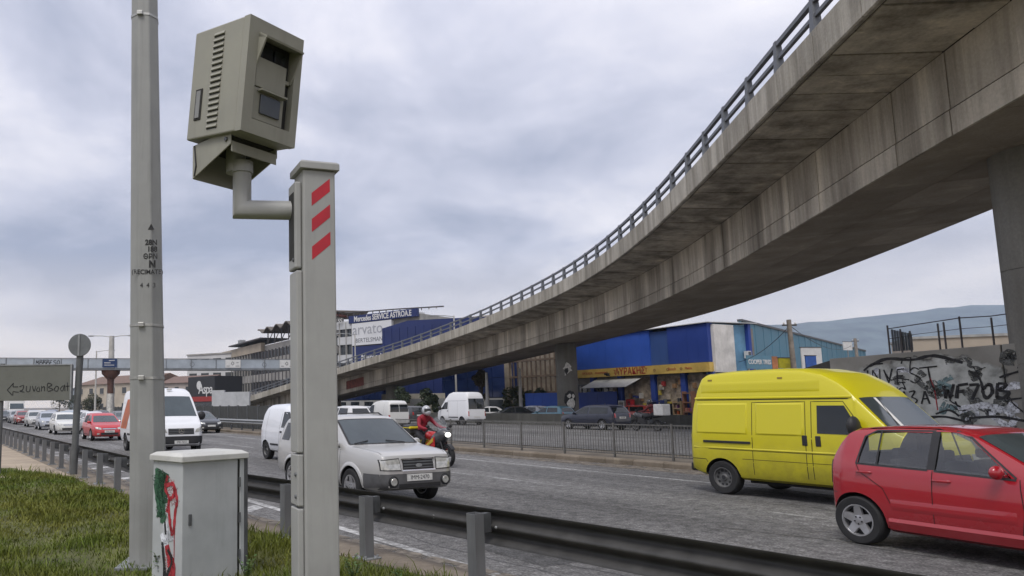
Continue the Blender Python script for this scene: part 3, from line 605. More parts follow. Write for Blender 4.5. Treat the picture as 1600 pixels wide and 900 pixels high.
def yellow_van(loc, rz):
    Wd = 1.84; hw = Wd/2; base = 2.78; r = 0.32
    xm = lambda x: float(np.interp(x, [-1.1, -0.98, 0, 0.62, 1.99, 2.08, 3.16, 3.66, 4.2], [-0.80, -0.70, 0, 0.66, 1.75, 1.85, 2.54, 2.93, 3.52]))
    xl = lambda pts: [(xm(x), z) for x, z in pts]
    T = [(-0.98, 0.55), (-0.975, 0.75), (-0.955, 1.1), (-0.90, 1.55), (-0.82, 1.84), (-0.70, 2.17), (-0.60, 2.33), (-0.45, 2.41), (0.2, 2.455), (1.2, 2.46), (1.75, 2.43), (2.2, 2.33), (2.62, 2.15), (2.9, 1.97), (3.03, 1.86), (3.65, 1.33), (3.78, 1.24), (4.05, 1.10), (4.12, 0.85), (4.15, 0.6), (4.16, 0.48)]
    B = [(-1, 1.12), (3.0, 1.12), (3.7, 1.08), (4.16, 0.85)]
    W = [(-0.98, hw*0.88), (-0.95, hw*0.93), (-0.86, hw*0.975), (-0.6, hw), (3.1, hw), (3.5, hw*0.97), (3.9, hw*0.88), (4.1, hw*0.8), (4.16, hw*0.7)]
    Z = [(-1, 0.42), (-0.6, 0.34), (0.4, 0.3), (2.6, 0.3), (4.0, 0.3), (4.16, 0.4)]
    T, B, W, Z = ([(xm(x), y) for x, y in t] for t in (T, B, W, Z)); T = [(x, z if z < 1.9 else 1.9+(z-1.9)*0.88) for x, z in T]
    b = Body(T, B, W, Z, 0.83, 0.12, 1.3, 0.985, 90)
    root = thing('yellow_van', 'bright yellow high roofed panel van passing the graffiti wall', 'van', loc, rz)
    pm = paint('van_yellow', (0.60, 0.535, 0.006), 0.0, 0.34, 0.7, (0.085, 0.07, 0.025), 1.2, 0.4)
    shell(root, b, pm, [arch_cutters(base, r, hw, inner=0.3)])
    add_wheels(root, base, Wd-0.24, r, 0.215, 'van')
    # roof moulding: a proud lip at the joint of the high roof
    for sg in (-1, 1):
        lip = MB(); vs = []; xs = np.linspace(-0.56, 2.42, 30)
        for x in xs:
            y = b.hw(x, 1.84); vs += [(x, sg*(y+0.002), 1.868), (x, sg*(y+0.020), 1.855), (x, sg*(y+0.020), 1.835), (x, sg*(y+0.002), 1.825)]
        lip.add(vs, [(4*i+j, 4*i+4+j, 4*i+5+j, 4*i+1+j) for i in range(29) for j in range(3)]); lip.build('roof_moulding', pm, root, 40)
    ln = MB()
    b.line(ln, xl([(-0.86, 1.815), (3.0, 1.815)]), 0.014, 0.003, k=30)
    b.line(ln, xl([(0.62, 0.42), (0.62, 1.76), (1.86, 1.77), (1.86, 0.42)]), 0.011); b.line(ln, xl([(1.99, 0.42), (1.99, 1.77), (2.75, 1.77), (3.3, 1.20), (3.3, 0.55)]), 0.011); b.line(ln, xl([(-0.93, 0.66), (-0.45, 0.66), (-0.40, 0.60)]), 0.010)
    b.line(ln, xl([(0.42, 0.70), (3.2, 0.70)]), 0.007); b.line(ln, xl([(-0.9, 0.86), (3.25, 0.86)]), 0.006, 0.002); ln.build('panel_gaps', m_seam, root)
    # pressed panels on the van side
    for sg in (-1, 1):
        for (x0, x1, z0, z1) in ((-0.52, 0.57, 1.16, 1.75), (0.73, 1.62, 1.16, 1.75)): pr = MB(); b.raised(pr, x0, x1, z0, z1, -0.0 + 0.017, 0.03, (sg,)); pr.build('pressed_panel', pm, root, 25, fix=False)
        st = MB(); b.raised(st, -0.60, 2.62, 0.865, 0.905, 0.012, 0.014, (sg,)); st.build('swage_line', pm, root, 25, fix=False)
        rf_ = MB(); b.raised(rf_, -0.42, 1.9, 1.95, 2.16, 0.010, 0.03, (sg,)); rf_.build('roof_rib', pm, root, 25, fix=False)
    for sg in (-1, 1):
        rb = MB(); y = b.hw(0, 1.0); rb.box(-0.36, 0.62, sg*y+(-0.004 if sg > 0 else -0.022), sg*y+(0.022 if sg > 0 else 0.004), 0.985, 1.03)
        rb.build('sliding_door_rail', m_black, root, None, 0.006)
    pair_side(root, 'front_side_window', b, xl([(2.08, 1.22), (3.20, 1.21), (2.78, 1.70), (2.08, 1.70)]), m_glass, 0.006, 8, 5)
    ws = MB(); b.deck(ws, xm(3.06), xm(3.66), hw*0.80, hw*0.84, 0.007, 8, 12); ws.build('windscreen', m_wind, root, 60)
    gs = MB(); b.deck(gs, xm(3.08), xm(3.64), -hw*0.30, -hw*0.36, 0.012, 6, 2, -hw*0.38, -hw*0.46); gs.build('paper_strip', pmat('paper_white', (0.75, 0.75, 0.73), 0.7, 0.05), root)
    rw = MB()
    for sg in (-1, 1): b.end(rw, [(sg*0.08, 1.2), (sg*hw*0.78, 1.2), (sg*hw*0.74, 1.66), (sg*0.08, 1.66)], 0.01, 5, 4, False)
    rw.build('rear_window', m_glass, root)
    for x, z in ((1.63, 1.09), (1.86, 1.085)):
        for sg in (-1, 1):
            y = b.hw(x, z); MB().box(x-0.045, x+0.045, sg*y-0.012, sg*y+0.012, z-0.09, z+0.09).build('door_handle', m_black, root, None, 0.012)
    mirrors(root, 2.52, b.hw(2.52, 1.3)-0.01, 1.36, m_black, True)
    bp = MB(); bp.box(-0.78, -0.62, -hw*0.86, hw*0.86, 0.40, 0.56); bp.build('rear_bumper', m_black, root, None, 0.03)
    bf = MB(); bf.box(3.34, 3.54, -hw*0.72, hw*0.72, 0.36, 0.56); bf.build('front_bumper', m_black, root, None, 0.05)
    sl = MB().box(0.45, 2.3, -hw*0.8, hw*0.8, 0.25, 0.36); sl.build('underbody', m_seam, root)
    pair_end(root, 'headlamp', b, [(hw*0.5, 0.72), (hw*0.8, 0.72), (hw*0.8, 0.9), (hw*0.5, 0.9)], m_lamp); grille(root, b, hw*0.46, 0.74, 0.9, 3, m_black, m_black)
    pair_end(root, 'tail_lamp', b, [(hw*0.74, 0.72), (hw*0.88, 0.72), (hw*0.88, 1.06), (hw*0.74, 1.06)], m_red_lamp, 0.012, False)
    for x in (-0.22, 1.2):
        y = b.hw(x, 2.22); MB().box(x-0.045, x+0.045, -y-0.01, -y+0.01, 2.19, 2.22).build('roof_marker', pmat('old_marker', (0.30, 0.22, 0.05), 0.6), root)
    plate(root, b, 0.62, False)
    return root

def forester(loc, rz):
    Wd = 1.735; hw = Wd/2; base = 2.525; r = 0.325
    T = [(-0.98, 0.55), (-0.97, 0.75), (-0.93, 1.0), (-0.85, 1.15), (-0.62, 1.48), (-0.5, 1.535), (0.2, 1.575), (1.1, 1.60), (1.5, 1.57), (1.66, 1.50), (2.30, 1.07), (2.42, 1.04), (2.9, 1.0), (3.22, 0.965), (3.38, 0.90), (3.43, 0.76), (3.455, 0.6), (3.46, 0.45)]
    B = [(-1, 0.98), (0, 0.98), (2.3, 0.95), (3.46, 0.80)]
    W = [(-0.98, hw*0.78), (-0.94, hw*0.86), (-0.8, hw*0.95), (-0.5, hw), (2.6, hw), (2.95, hw*0.97), (3.2, hw*0.93), (3.34, hw*0.87), (3.42, hw*0.80), (3.46, hw*0.72)]
    Z = [(-1, 0.45), (-0.7, 0.34), (0.4, 0.27), (2.2, 0.27), (3.2, 0.29), (3.46, 0.36)]
    b = Body(T, B, W, Z, 0.80, 0.075, 0.5, 0.97, 80)
    root = thing('silver_estate_car', 'silver estate car with grey lower bumper coming past the radar post', 'car', loc, rz)
    pm = paint('forester_silver', (0.50, 0.495, 0.48), 0.35, 0.34, 0.3); lower = pmat('grey_cladding', (0.105, 0.105, 0.108), 0.5, 0.15, 8, metal=0.2)
    shell(root, b, pm, [arch_cutters(base, r, hw)])
    add_wheels(root, base, Wd-0.2, r, 0.205, 'alloy')
    ws = MB(); b.deck(ws, 1.66, 2.30, hw*0.72, hw*0.84, 0.008, 10, 12); ws.build('windscreen', m_wind, root, 60)
    wt = MB(); b.deck(wt, 1.625, 1.66, hw*0.73, hw*0.735, 0.009, 2, 8); b.deck(wt, 2.30, 2.345, hw*0.84, hw*0.86, 0.009, 2, 8)
    for sg in (-1, 1): b.deck(wt, 1.64, 2.32, sg*hw*0.745, sg*hw*0.875, 0.009, 8, 2, sg*hw*0.705, sg*hw*0.825)
    wt.build('windscreen_surround', m_black, root, 60)
    pair_side(root, 'rear_side_window', b, [(-0.10, 1.04), (0.90, 1.02), (0.90, 1.43), (-0.02, 1.43)], m_glass); pair_side(root, 'front_side_window', b, [(1.0, 1.02), (2.12, 1.0), (1.56, 1.42), (1.0, 1.43)], m_glass); pair_side(root, 'quarter_window', b, [(-0.62, 1.06), (-0.2, 1.05), (-0.12, 1.42), (-0.48, 1.42)], m_glass)
    cl = MB(); b.end(cl, [(-hw*0.92, 0.33), (hw*0.92, 0.33), (hw*0.90, 0.60), (-hw*0.90, 0.60)], 0.018, 20, 6); b.side(cl, [(2.95, 0.34), (3.40, 0.38), (3.36, 0.60), (2.98, 0.60)], 0.012, 8, 5); cl.build('front_bumper', lower, root, 50)
    sc = MB(); b.side(sc, [(0.42, 0.28), (2.1, 0.28), (2.1, 0.42), (0.42, 0.42)], 0.012, 8, 3); sc.build('side_cladding', lower, root)
    for sg in (-1, 1):
        ar = MB(); n = 18
        for (xc) in (0, base):
            vs = []
            for i in range(n+1):
                t = R(-8)+R(196)*i/n
                for rr, of in ((r*1.16, 0.004), (r*1.18, 0.016), (r*1.36, 0.010), (r*1.38, 0.001)):
                    x = xc+rr*math.cos(t); z = max(0.28, r+rr*math.sin(t)); vs.append((x, sg*(b.hw(min(max(x, b.x0), b.x1), z)+of), z))
            ar.add(vs, [(4*i+j, 4*i+4+j, 4*i+5+j, 4*i+1+j) for i in range(n) for j in range(3)])
        ar.build('wheel_arch_flare', pm, root, 50)
    li = MB(); b.end(li, [(-hw*0.5, 0.36), (hw*0.5, 0.36), (hw*0.5, 0.43), (-hw*0.5, 0.43)], 0.026, 8, 3); li.build('lower_intake', m_black, root)
    g = grille(root, b, hw*0.37, 0.665, 0.83, 3, m_black, m_dkgalv)
    fr = MB()
    b.end(fr, [(-hw*0.40, 0.83), (hw*0.40, 0.83), (hw*0.40, 0.855), (-hw*0.40, 0.855)], 0.022, 8, 1); b.end(fr, [(-hw*0.40, 0.645), (hw*0.40, 0.645), (hw*0.40, 0.665), (-hw*0.40, 0.665)], 0.022, 8, 1); fr.build('grille_frame', m_chrome, g)
    ba = MB(); x = b.endx(0, 0.735); ba.add([(x+0.03, 0.07*math.cos(t), 0.735+0.032*math.sin(t)) for t in np.linspace(0, 2*math.pi, 17)[:-1]], [tuple(range(16))]); ba.build('badge', m_galv, g)
    pair_end(root, 'headlamp_bezel', b, [(hw*0.415, 0.65), (hw*0.855, 0.66), (hw*0.86, 0.845), (hw*0.435, 0.865)], m_black, 0.010, True, 8, 5); pair_end(root, 'headlamp', b, [(hw*0.43, 0.665), (hw*0.84, 0.675), (hw*0.845, 0.83), (hw*0.45, 0.85)], m_lamp, 0.016, True, 8, 5)
    for sg in (-1, 1):
        x = b.endx(hw*0.62, 0.46)+0.01; M = Matrix.Translation((x, sg*hw*0.62, 0.47)) @ Matrix.Rotation(R(90), 4, 'Y')
        o = MB().lathe([(0.001, 0.03), (0.075, 0.03), (0.085, 0.015), (0.1, 0.012), (0.1, -0.05)], 20, M).build('fog_lamp', m_black, root, 40)
        MB().lathe([(0.001, 0.040), (0.06, 0.036), (0.072, 0.024)], 20, M).build('lens', m_lamp, o, 40)
    plate(root, b, 0.53, True, 'IMM-2470')
    ln = MB(); b.line(ln, [(0.95, 0.4), (0.95, 1.02)]); b.line(ln, [(2.12, 0.42), (2.14, 0.98)]); b.line(ln, [(0.42, 0.7), (0.2, 0.85), (-0.02, 1.03)])
    ln.build('panel_gaps', m_seam, root)
    hd = MB()
    for sg in (-1, 1):
        vs = []
        for i in range(13):
            x = 2.44+0.86*i/12; y = sg*(hw*0.86-0.08*i/12)
            for e in (-0.004, 0.004): vs.append((x, y+e, b.top(x, y)+0.004))
        hd.add(vs, [(2*i, 2*i+2, 2*i+3, 2*i+1) for i in range(12)])
    hd.build('bonnet_gap', m_seam, root)
    for sg in (-1, 1): MB().tube([(-0.5, sg*hw*0.66, 1.53), (-0.4, sg*hw*0.66, 1.60), (1.2, sg*hw*0.66, 1.62), (1.36, sg*hw*0.66, 1.56)], 0.016, 6).build('roof_rail', m_black, root, 40)
    for sg in (-1, 1): MB().tube([(2.34, sg*0.55-0.1, b.top(2.34, .5)+0.02), (2.26, sg*0.2-0.12, b.top(2.26, .2)+0.025)], 0.009, 5).build('wiper', m_black, root)
    handles(root, b, [(1.12, 0.88), (0.1, 0.9)], pm); mirrors(root, 2.05, b.hw(2.05, 1.05), 1.06, pm)
    pair_end(root, 'tail_lamp', b, [(hw*0.72, 0.75), (hw*0.9, 0.75), (hw*0.86, 1.02), (hw*0.74, 1.02)], m_red_lamp, 0.012, False)
    return root

def panel_van(name, label, loc, rz, col, T, B, W, Z, base, Wd, r, tumble, gh, side_win, screen, group=None, zf=1.0, badge=None, rear_glass=True, platetxt=None, corner=0.14, big_mirror=True, rearquad=None, cat='van', metal=0.0, ww='van'):
    hw = Wd/2; b = Body(T, B, W, Z, tumble, corner, gh, 0.98, 80); root = thing(name, label, cat, loc, rz, group)
    pm = paint('paint_%s_%s' % (name, label[:9]), col, metal, 0.35, 0.35)
    shell(root, b, pm, [arch_cutters(base, r, hw, inner=0.3)]); add_wheels(root, base, Wd-0.24, r, 0.21, ww)
    for q in side_win: pair_side(root, 'front_side_window', b, q, m_glass, 0.006, 8, 5)
    x0, x1, y0, y1 = screen; ws = MB(); b.deck(ws, x0, x1, y0, y1, 0.008, 10, 12); ws.build('windscreen', m_wind, root, 60)
    z0 = 0.58*zf
    pair_end(root, 'headlamp', b, [(hw*0.52, 0.80*zf), (hw*0.84, 0.84*zf), (hw*0.86, 1.02*zf), (hw*0.58, 0.92*zf)], m_lamp, 0.012, True, 8, 5)
    g = grille(root, b, hw*0.48, 0.74*zf, 0.94*zf, 3, m_black, m_dkgalv)
    if badge:
        x = b.endx(0, 0.85*zf)+0.03; M = Matrix.Translation((x, 0, 0.85*zf)) @ Matrix.Rotation(R(90), 4, 'Y')
        e = MB().lathe([(0.085, 0), (0.085, 0.012), (0.1, 0.012), (0.1, 0)], 24, M, close=True)
        for k in range(3):
            t = R(90+120*k); e.add([(x+0.008, 0.014*math.cos(t+R(90)), 0.85*zf+0.014*math.sin(t+R(90))), (x+0.008, 0.09*math.cos(t), 0.85*zf+0.09*math.sin(t)), (x+0.008, 0.014*math.cos(t-R(90)), 0.85*zf+0.014*math.sin(t-R(90)))], [(0, 1, 2)])
        e.build('star_badge', m_chrome, g)
    bp = MB(); b.end(bp, [(-hw*0.86, 0.36*zf), (hw*0.86, 0.36*zf), (hw*0.88, 0.68*zf), (-hw*0.88, 0.68*zf)], 0.022, 16, 5); bp.build('front_bumper', m_black, root, 60)
    plate(root, b, 0.48*zf, True, platetxt)
    if rear_glass:
        q = rearquad or [(hw*0.08, 1.15*zf), (hw*0.8, 1.15*zf), (hw*0.76, 1.6*zf), (hw*0.08, 1.6*zf)]
        pair_end(root, 'rear_window', b, q, m_glass, 0.012, False)
    pair_end(root, 'tail_lamp', b, [(hw*0.84, 0.75*zf), (hw*0.93, 0.75*zf), (hw*0.93, 1.15*zf), (hw*0.84, 1.15*zf)], m_red_lamp, 0.01, False); plate(root, b, 0.62, False)
    ln = MB(); xd = side_win[0][0][0]-0.12; xe = x1-0.05
    b.line(ln, [(xd, 0.42), (xd, side_win[0][3][1]+0.06)], 0.011); b.line(ln, [(xe, 0.45), (xe, side_win[0][1][1]-0.03)], 0.011); b.line(ln, [(xd-1.1, 0.42), (xd-1.1, side_win[0][3][1]+0.06)], 0.009)
    ln.build('panel_gaps', m_seam, root)
    pair_side(root, 'side_moulding', b, [(0.42, 0.62*zf), (xd-0.05, 0.62*zf), (xd-0.05, 0.69*zf), (0.42, 0.69*zf)], m_black, 0.014, 8, 2)
    for sg in (-1, 1):
        x, z = xd+0.12, side_win[0][0][1]-0.14; y = b.hw(x, z); MB().box(x-0.07, x+0.07, sg*y-0.015, sg*y+0.015, z-0.03, z+0.03).build('door_handle', m_black, root, None, 0.01)
    zz = side_win[0][1][1]+0.1; mirrors(root, xe-0.1, b.hw(xe-0.1, zz), zz, m_black, big_mirror)
    return root, b

def sprinter(loc, rz):
    hw = 0.995
    root, b = panel_van('white_van', 'white high panel van coming head on behind the tall lamp pole', loc, rz, (0.72, 0.73, 0.75),
        [(-1.2, 0.6), (-1.18, 1.2), (-1.12, 2.2), (-1.0, 2.42), (-0.8, 2.49), (1.5, 2.53), (2.6, 2.50), (3.0, 2.38), (3.2, 2.22), (3.95, 1.42), (4.1, 1.32), (4.55, 1.17), (4.68, 1.0), (4.73, 0.75), (4.75, 0.5)],
        [(-1.2, 1.2), (3.2, 1.2), (4.0, 1.15), (4.75, 0.9)],
        [(-1.2, hw*0.92), (-1.1, hw*0.97), (-0.8, hw), (3.4, hw), (4.0, hw*0.96), (4.45, hw*0.88), (4.65, hw*0.78), (4.75, hw*0.66)],
        [(-1.2, 0.5), (-0.8, 0.36), (4.4, 0.34), (4.75, 0.42)], 3.66, 1.99, 0.345, 0.80, 1.5,
        [[(2.35, 1.34), (3.72, 1.34), (3.05, 1.92), (2.35, 1.94)]], (3.24, 3.94, hw*0.74, hw*0.82), badge=True, rear_glass=True, platetxt='IME-7643', zf=1.06)
    MB().cbox((3.0, 0, 2.45), (0.12, 0.2, 0.06)).build('roof_lamp', m_lamp, root, None, 0.02)
    pair_side(root, 'side_decal', b, [(-0.9, 0.9), (0.2, 0.9), (0.9, 2.1), (-0.2, 2.1)], pmat('decal_orange', (0.42, 0.11, 0.04), 0.5, 0.3, 2), 0.005, 10, 8)
    return root
def small_white_van(loc, rz):
    hw = 0.85
    root, b = panel_van('white_van', 'small white delivery van half hidden behind the radar post', loc, rz, (0.70, 0.72, 0.76),
        [(-0.66, 0.5), (-0.65, 0.9), (-0.60, 1.3), (-0.5, 1.62), (-0.35, 1.77), (-0.1, 1.83), (0.7, 1.85), (1.25, 1.80), (1.5, 1.70), (2.35, 1.12), (2.5, 1.06), (3.1, 0.90), (3.3, 0.74), (3.38, 0.5)],
        [(-0.66, 1.02), (2.4, 1.0), (3.38, 0.75)],
        [(-0.66, hw*0.8), (-0.6, hw*0.88), (-0.45, hw*0.96), (-0.2, hw), (2.5, hw), (2.9, hw*0.95), (3.2, hw*0.82), (3.38, hw*0.62)],
        [(-0.66, 0.4), (-0.4, 0.3), (2.8, 0.24), (3.38, 0.32)], 2.7, 1.70, 0.3, 0.80, 0.7,
        [[(1.25, 1.08), (2.22, 1.06), (1.62, 1.58), (1.25, 1.58)]], (1.55, 2.34, hw*0.72, hw*0.84), zf=0.8, corner=0.2, big_mirror=False)
    return root
def boxy_white_van(loc, rz):
    hw = 0.86
    root, b = panel_van('white_van', 'white high roofed van driving away under the overpass', loc, rz, (0.66, 0.66, 0.62),
        [(-0.75, 0.55), (-0.74, 1.0), (-0.70, 1.6), (-0.62, 2.15), (-0.5, 2.38), (-0.3, 2.47), (1.3, 2.50), (1.7, 2.40), (2.1, 2.08), (2.75, 1.25), (2.9, 1.15), (3.2, 1.0), (3.3, 0.75), (3.33, 0.5)],
        [(-0.75, 1.1), (2.7, 1.1), (3.33, 0.8)],
        [(-0.75, hw*0.92), (-0.68, hw*0.97), (-0.5, hw), (2.5, hw), (2.9, hw*0.96), (3.2, hw*0.84), (3.33, hw*0.7)],
        [(-0.75, 0.45), (-0.4, 0.33), (2.8, 0.3), (3.33, 0.4)], 2.45, 1.72, 0.31, 0.84, 1.0,
        [[(1.75, 1.2), (2.6, 1.18), (2.12, 1.72), (1.75, 1.74)]], (2.14, 2.74, hw*0.74, hw*0.84), zf=0.9, rearquad=[(hw*0.005, 1.2), (hw*0.88, 1.2), (hw*0.82, 1.98), (hw*0.005, 1.98)])
    ln = MB(); b.line(ln, [(-0.68, 1.82), (1.9, 1.82)], 0.014, 0.003, k=20); ln.build('roof_joint', m_seam, root)
    return root

# ---------------------------------------------------------------- motorcycles and riders
def skin_body(name, joints, bones, mat, parent, sub=2):
    me = bpy.data.meshes.new(name); keys = list(joints); me.from_pydata([joints[k][0] for k in keys], [(keys.index(a), keys.index(c)) for a, c in bones], [])
    o = bpy.data.objects.new(name, me); sk = o.modifiers.new('skin', 'SKIN'); sk.use_smooth_shade = True
    for i, k in enumerate(keys):
        v = me.skin_vertices[0].data[i]; rr = joints[k][1]; v.radius = rr if isinstance(rr, tuple) else (rr, rr)
        v.use_root = (k == 'pelvis')
    su = o.modifiers.new('sub', 'SUBSURF'); su.levels = su.render_levels = sub
    m2 = baked(o); bpy.data.objects.remove(o)
    m2.polygons.foreach_set('use_smooth', [True]*len(m2.polygons)); m2.materials.clear(); return obj(name, m2, mat, parent)
def hand_mesh(c, fwd, sg):
    """gloved hand closed round a grip: palm and five bent fingers"""
    mb = MB(); mb.ball(c, (0.045, 0.04, 0.03), 10, 7)
    for k in range(4):
        y = c[1]+sg*(-0.03+0.02*k); l = (0.9, 1.05, 1.0, 0.8)[k]
        mb.tube([(c[0]+0.03, y, c[2]+0.015), (c[0]+0.03+0.035*l, y, c[2]+0.012), (c[0]+0.03+0.045*l, y, c[2]-0.025*l), (c[0]+0.03+0.02*l, y, c[2]-0.045*l)], [0.010, 0.0095, 0.009, 0.007], 6)
    mb.tube([(c[0], c[1]-sg*0.035, c[2]), (c[0]+0.03, c[1]-sg*0.05, c[2]-0.02), (c[0]+0.05, c[1]-sg*0.04, c[2]-0.04)], [0.012, 0.011, 0.008], 6)
    return mb
def motorcycle(name, label, loc, rz, main, second, box, r=0.31, topbox=True, boxcol=None, boxsize=None, screen=True, scooter=False):
    t = thing(name, label, 'motorcycle', loc, rz); base = 1.42 if not scooter else 1.3
    pm = paint('moto_'+name+label[:5], main, 0.0, 0.3, 0.1); p2 = paint('moto2_'+name+label[:5], second, 0.0, 0.3, 0.1)
    Mx = Matrix.Rotation(R(90), 4, 'X')
    for x in (0, base):
        w = MB().lathe([(r*0.76, -0.05), (r*0.9, -0.065), (r*0.98, -0.04), (r, 0), (r*0.98, 0.04), (r*0.9, 0.065), (r*0.76, 0.05)], 30, Matrix.Translation((x, 0, r)) @ Mx, close=True).build('wheel', m_tyre, t, 40)
        rm = MB().lathe([(r*0.77, -0.04), (r*0.77, 0.04), (r*0.7, 0.03), (r*0.7, -0.03)], 30, Matrix.Translation((x, 0, r)) @ Mx, close=True)
        for k in range(5): a = 2*math.pi*k/5; rm.tube([(x, 0, r), (x+r*0.72*math.cos(a), 0, r+r*0.72*math.sin(a))], 0.018, 6)
        rm.lathe([(0.13, 0.05), (0.13, 0.056), (0.07, 0.056), (0.07, 0.05)], 24, Matrix.Translation((x, 0, r)) @ Mx, close=True); rm.build('rim', m_steelrim, w, 40)
    f = MB()
    for sg in (-1, 1): f.tube([(base, sg*0.1, r), (base-0.30, sg*0.1, 0.98)], 0.026, 8); f.tube([(0, sg*0.1, r), (0.45, sg*0.1, 0.42)], 0.028, 8)
    f.tube([(base-0.30, 0, 0.95), (0.55, 0, 0.62), (0.45, 0, 0.42)], 0.04, 8); f.tube([(base-0.38, 0, 0.9), (0.2, 0, 0.74), (-0.12, 0, 0.80)], 0.03, 8); f.tube([(base-0.34, -0.36, 1.05), (base-0.29, -0.16, 1.0), (base-0.29, 0.16, 1.0), (base-0.34, 0.36, 1.05)], 0.016, 6)
    f.build('frame', m_black, t, 50)
    e = MB(); e.cbox((0.68, 0, 0.45), (0.48, 0.34, 0.36)); e.tube([(0.6, -0.18, 0.33), (0.1, -0.2, 0.34), (-0.32, -0.2, 0.48)], [0.04, 0.055, 0.06], 10); e.build('engine', m_dkgalv, t, 40, 0.03)
    def ell(z, x0, x1, w): return [(x0+(x1-x0)*(0.5-0.5*math.cos(a)), w*math.sin(a), z) for a in np.linspace(0, 2*math.pi, 17)[:-1]]
    tk = MB().loft([ell(0.74, 0.42, 1.02, 0.12), ell(0.84, 0.40, 1.06, 0.17), ell(0.95, 0.44, 1.04, 0.15), ell(0.99, 0.55, 0.92, 0.08)]).build('fuel_tank', pm, t, 60)
    fa = MB().loft([[(x, w*math.sin(a), z+h*math.cos(a)) for a in np.linspace(0, 2*math.pi, 17)[:-1]] for x, z, h, w in ((0.86, 0.72, 0.20, 0.19), (1.1, 0.80, 0.26, 0.22), (1.3, 0.90, 0.20, 0.18), (1.42, 0.92, 0.11, 0.11), (1.50, 0.90, 0.04, 0.05))]); fa.build('fairing', pmat('fairing_dark', (0.05, 0.05, 0.055), 0.3, 0.1, coat=0.6), t, 60)
    for sg in (-1, 1):
        MB().loft([[(0.62, sg*0.20, 0.34), (0.62, sg*0.215, 0.34), (0.62, sg*0.215, 0.62), (0.62, sg*0.20, 0.62)], [(1.12, sg*0.21, 0.46), (1.12, sg*0.235, 0.46), (1.12, sg*0.235, 0.86), (1.12, sg*0.21, 0.86)]]).build('side_fairing', pm, t, None, 0.01)
        if box: MB().loft([[(0.72, sg*0.2, 0.52), (0.72, sg*0.24, 0.52), (0.72, sg*0.24, 0.62), (0.72, sg*0.2, 0.62)], [(1.06, sg*0.21, 0.70), (1.06, sg*0.255, 0.70), (1.06, sg*0.255, 0.82), (1.06, sg*0.21, 0.82)]]).build('flash_panel', p2, t, None, 0.01)
    MB().loft([ell(0.76, -0.28, 0.50, 0.11), ell(0.84, -0.26, 0.52, 0.16), ell(0.88, -0.2, 0.46, 0.12)]).build('seat', m_black, t, 60)
    MB().loft([[(base+r*1.1*math.cos(a), y, r+r*1.1*math.sin(a)) for y in (-0.07, 0, 0.07)]+[(base+r*1.06*math.cos(a), y, r+r*1.06*math.sin(a)) for y in (0.07, -0.07)] for a in np.linspace(R(35), R(150), 9)]).build('mudguard', m_black, t, 60)
    hl = MB().ball((1.47, 0, 0.91), (0.05, 0.10, 0.07), 14, 8); hl.build('headlamp', m_lit if box else m_lamp, t, 60)
    if screen:
        sc = MB().loft([[(1.32, y, 1.04-0.6*y*y) for y in np.linspace(-0.2, 0.2, 7)], [(1.16, y*0.95, 1.24-0.4*y*y) for y in np.linspace(-0.22, 0.22, 7)], [(1.02, y*0.9, 1.42-1.2*y*y) for y in np.linspace(-0.22, 0.22, 7)]], closed=False); sc.build('windshield', m_clear, t, 60)
    for sg in (-1, 1): MB().ball((1.05, sg*0.40, 1.14), (0.03, 0.065, 0.05), 10, 7).tube([(1.05, sg*0.34, 1.12), (1.08, sg*0.22, 1.02)], 0.008, 6).build('mirror', m_black, t, 60)
    if topbox:
        bs = boxsize or (0.42, 0.5, 0.3); bc = pmat('box_'+label[:5], boxcol or (0.02, 0.02, 0.022), 0.4, 0.1, 6)
        MB().cbox((-0.32, 0, 0.86+bs[2]/2), bs).build('top_box', bc, t, None, 0.05)
        MB().cbox((-0.18, 0, 0.84), (0.4, 0.14, 0.04)).build('luggage_rack', m_black, t)
        if box:
            MB().cbox((-0.30, 0, 0.86+bs[2]*0.72), (bs[0]*1.01, bs[1]*1.01, bs[2]*0.30)).build('box_band', pmat('band_yellow', (0.62, 0.50, 0.02), 0.4, 0.1), t, None, 0.04)
            for sg in (-1, 1): MB().cbox((-0.10, sg*0.30, 0.58), (0.42, 0.2, 0.32)).build('pannier', pmat('band_yellow', (0.62, 0.50, 0.02), 0.4, 0.1), t, None, 0.05)
    return t
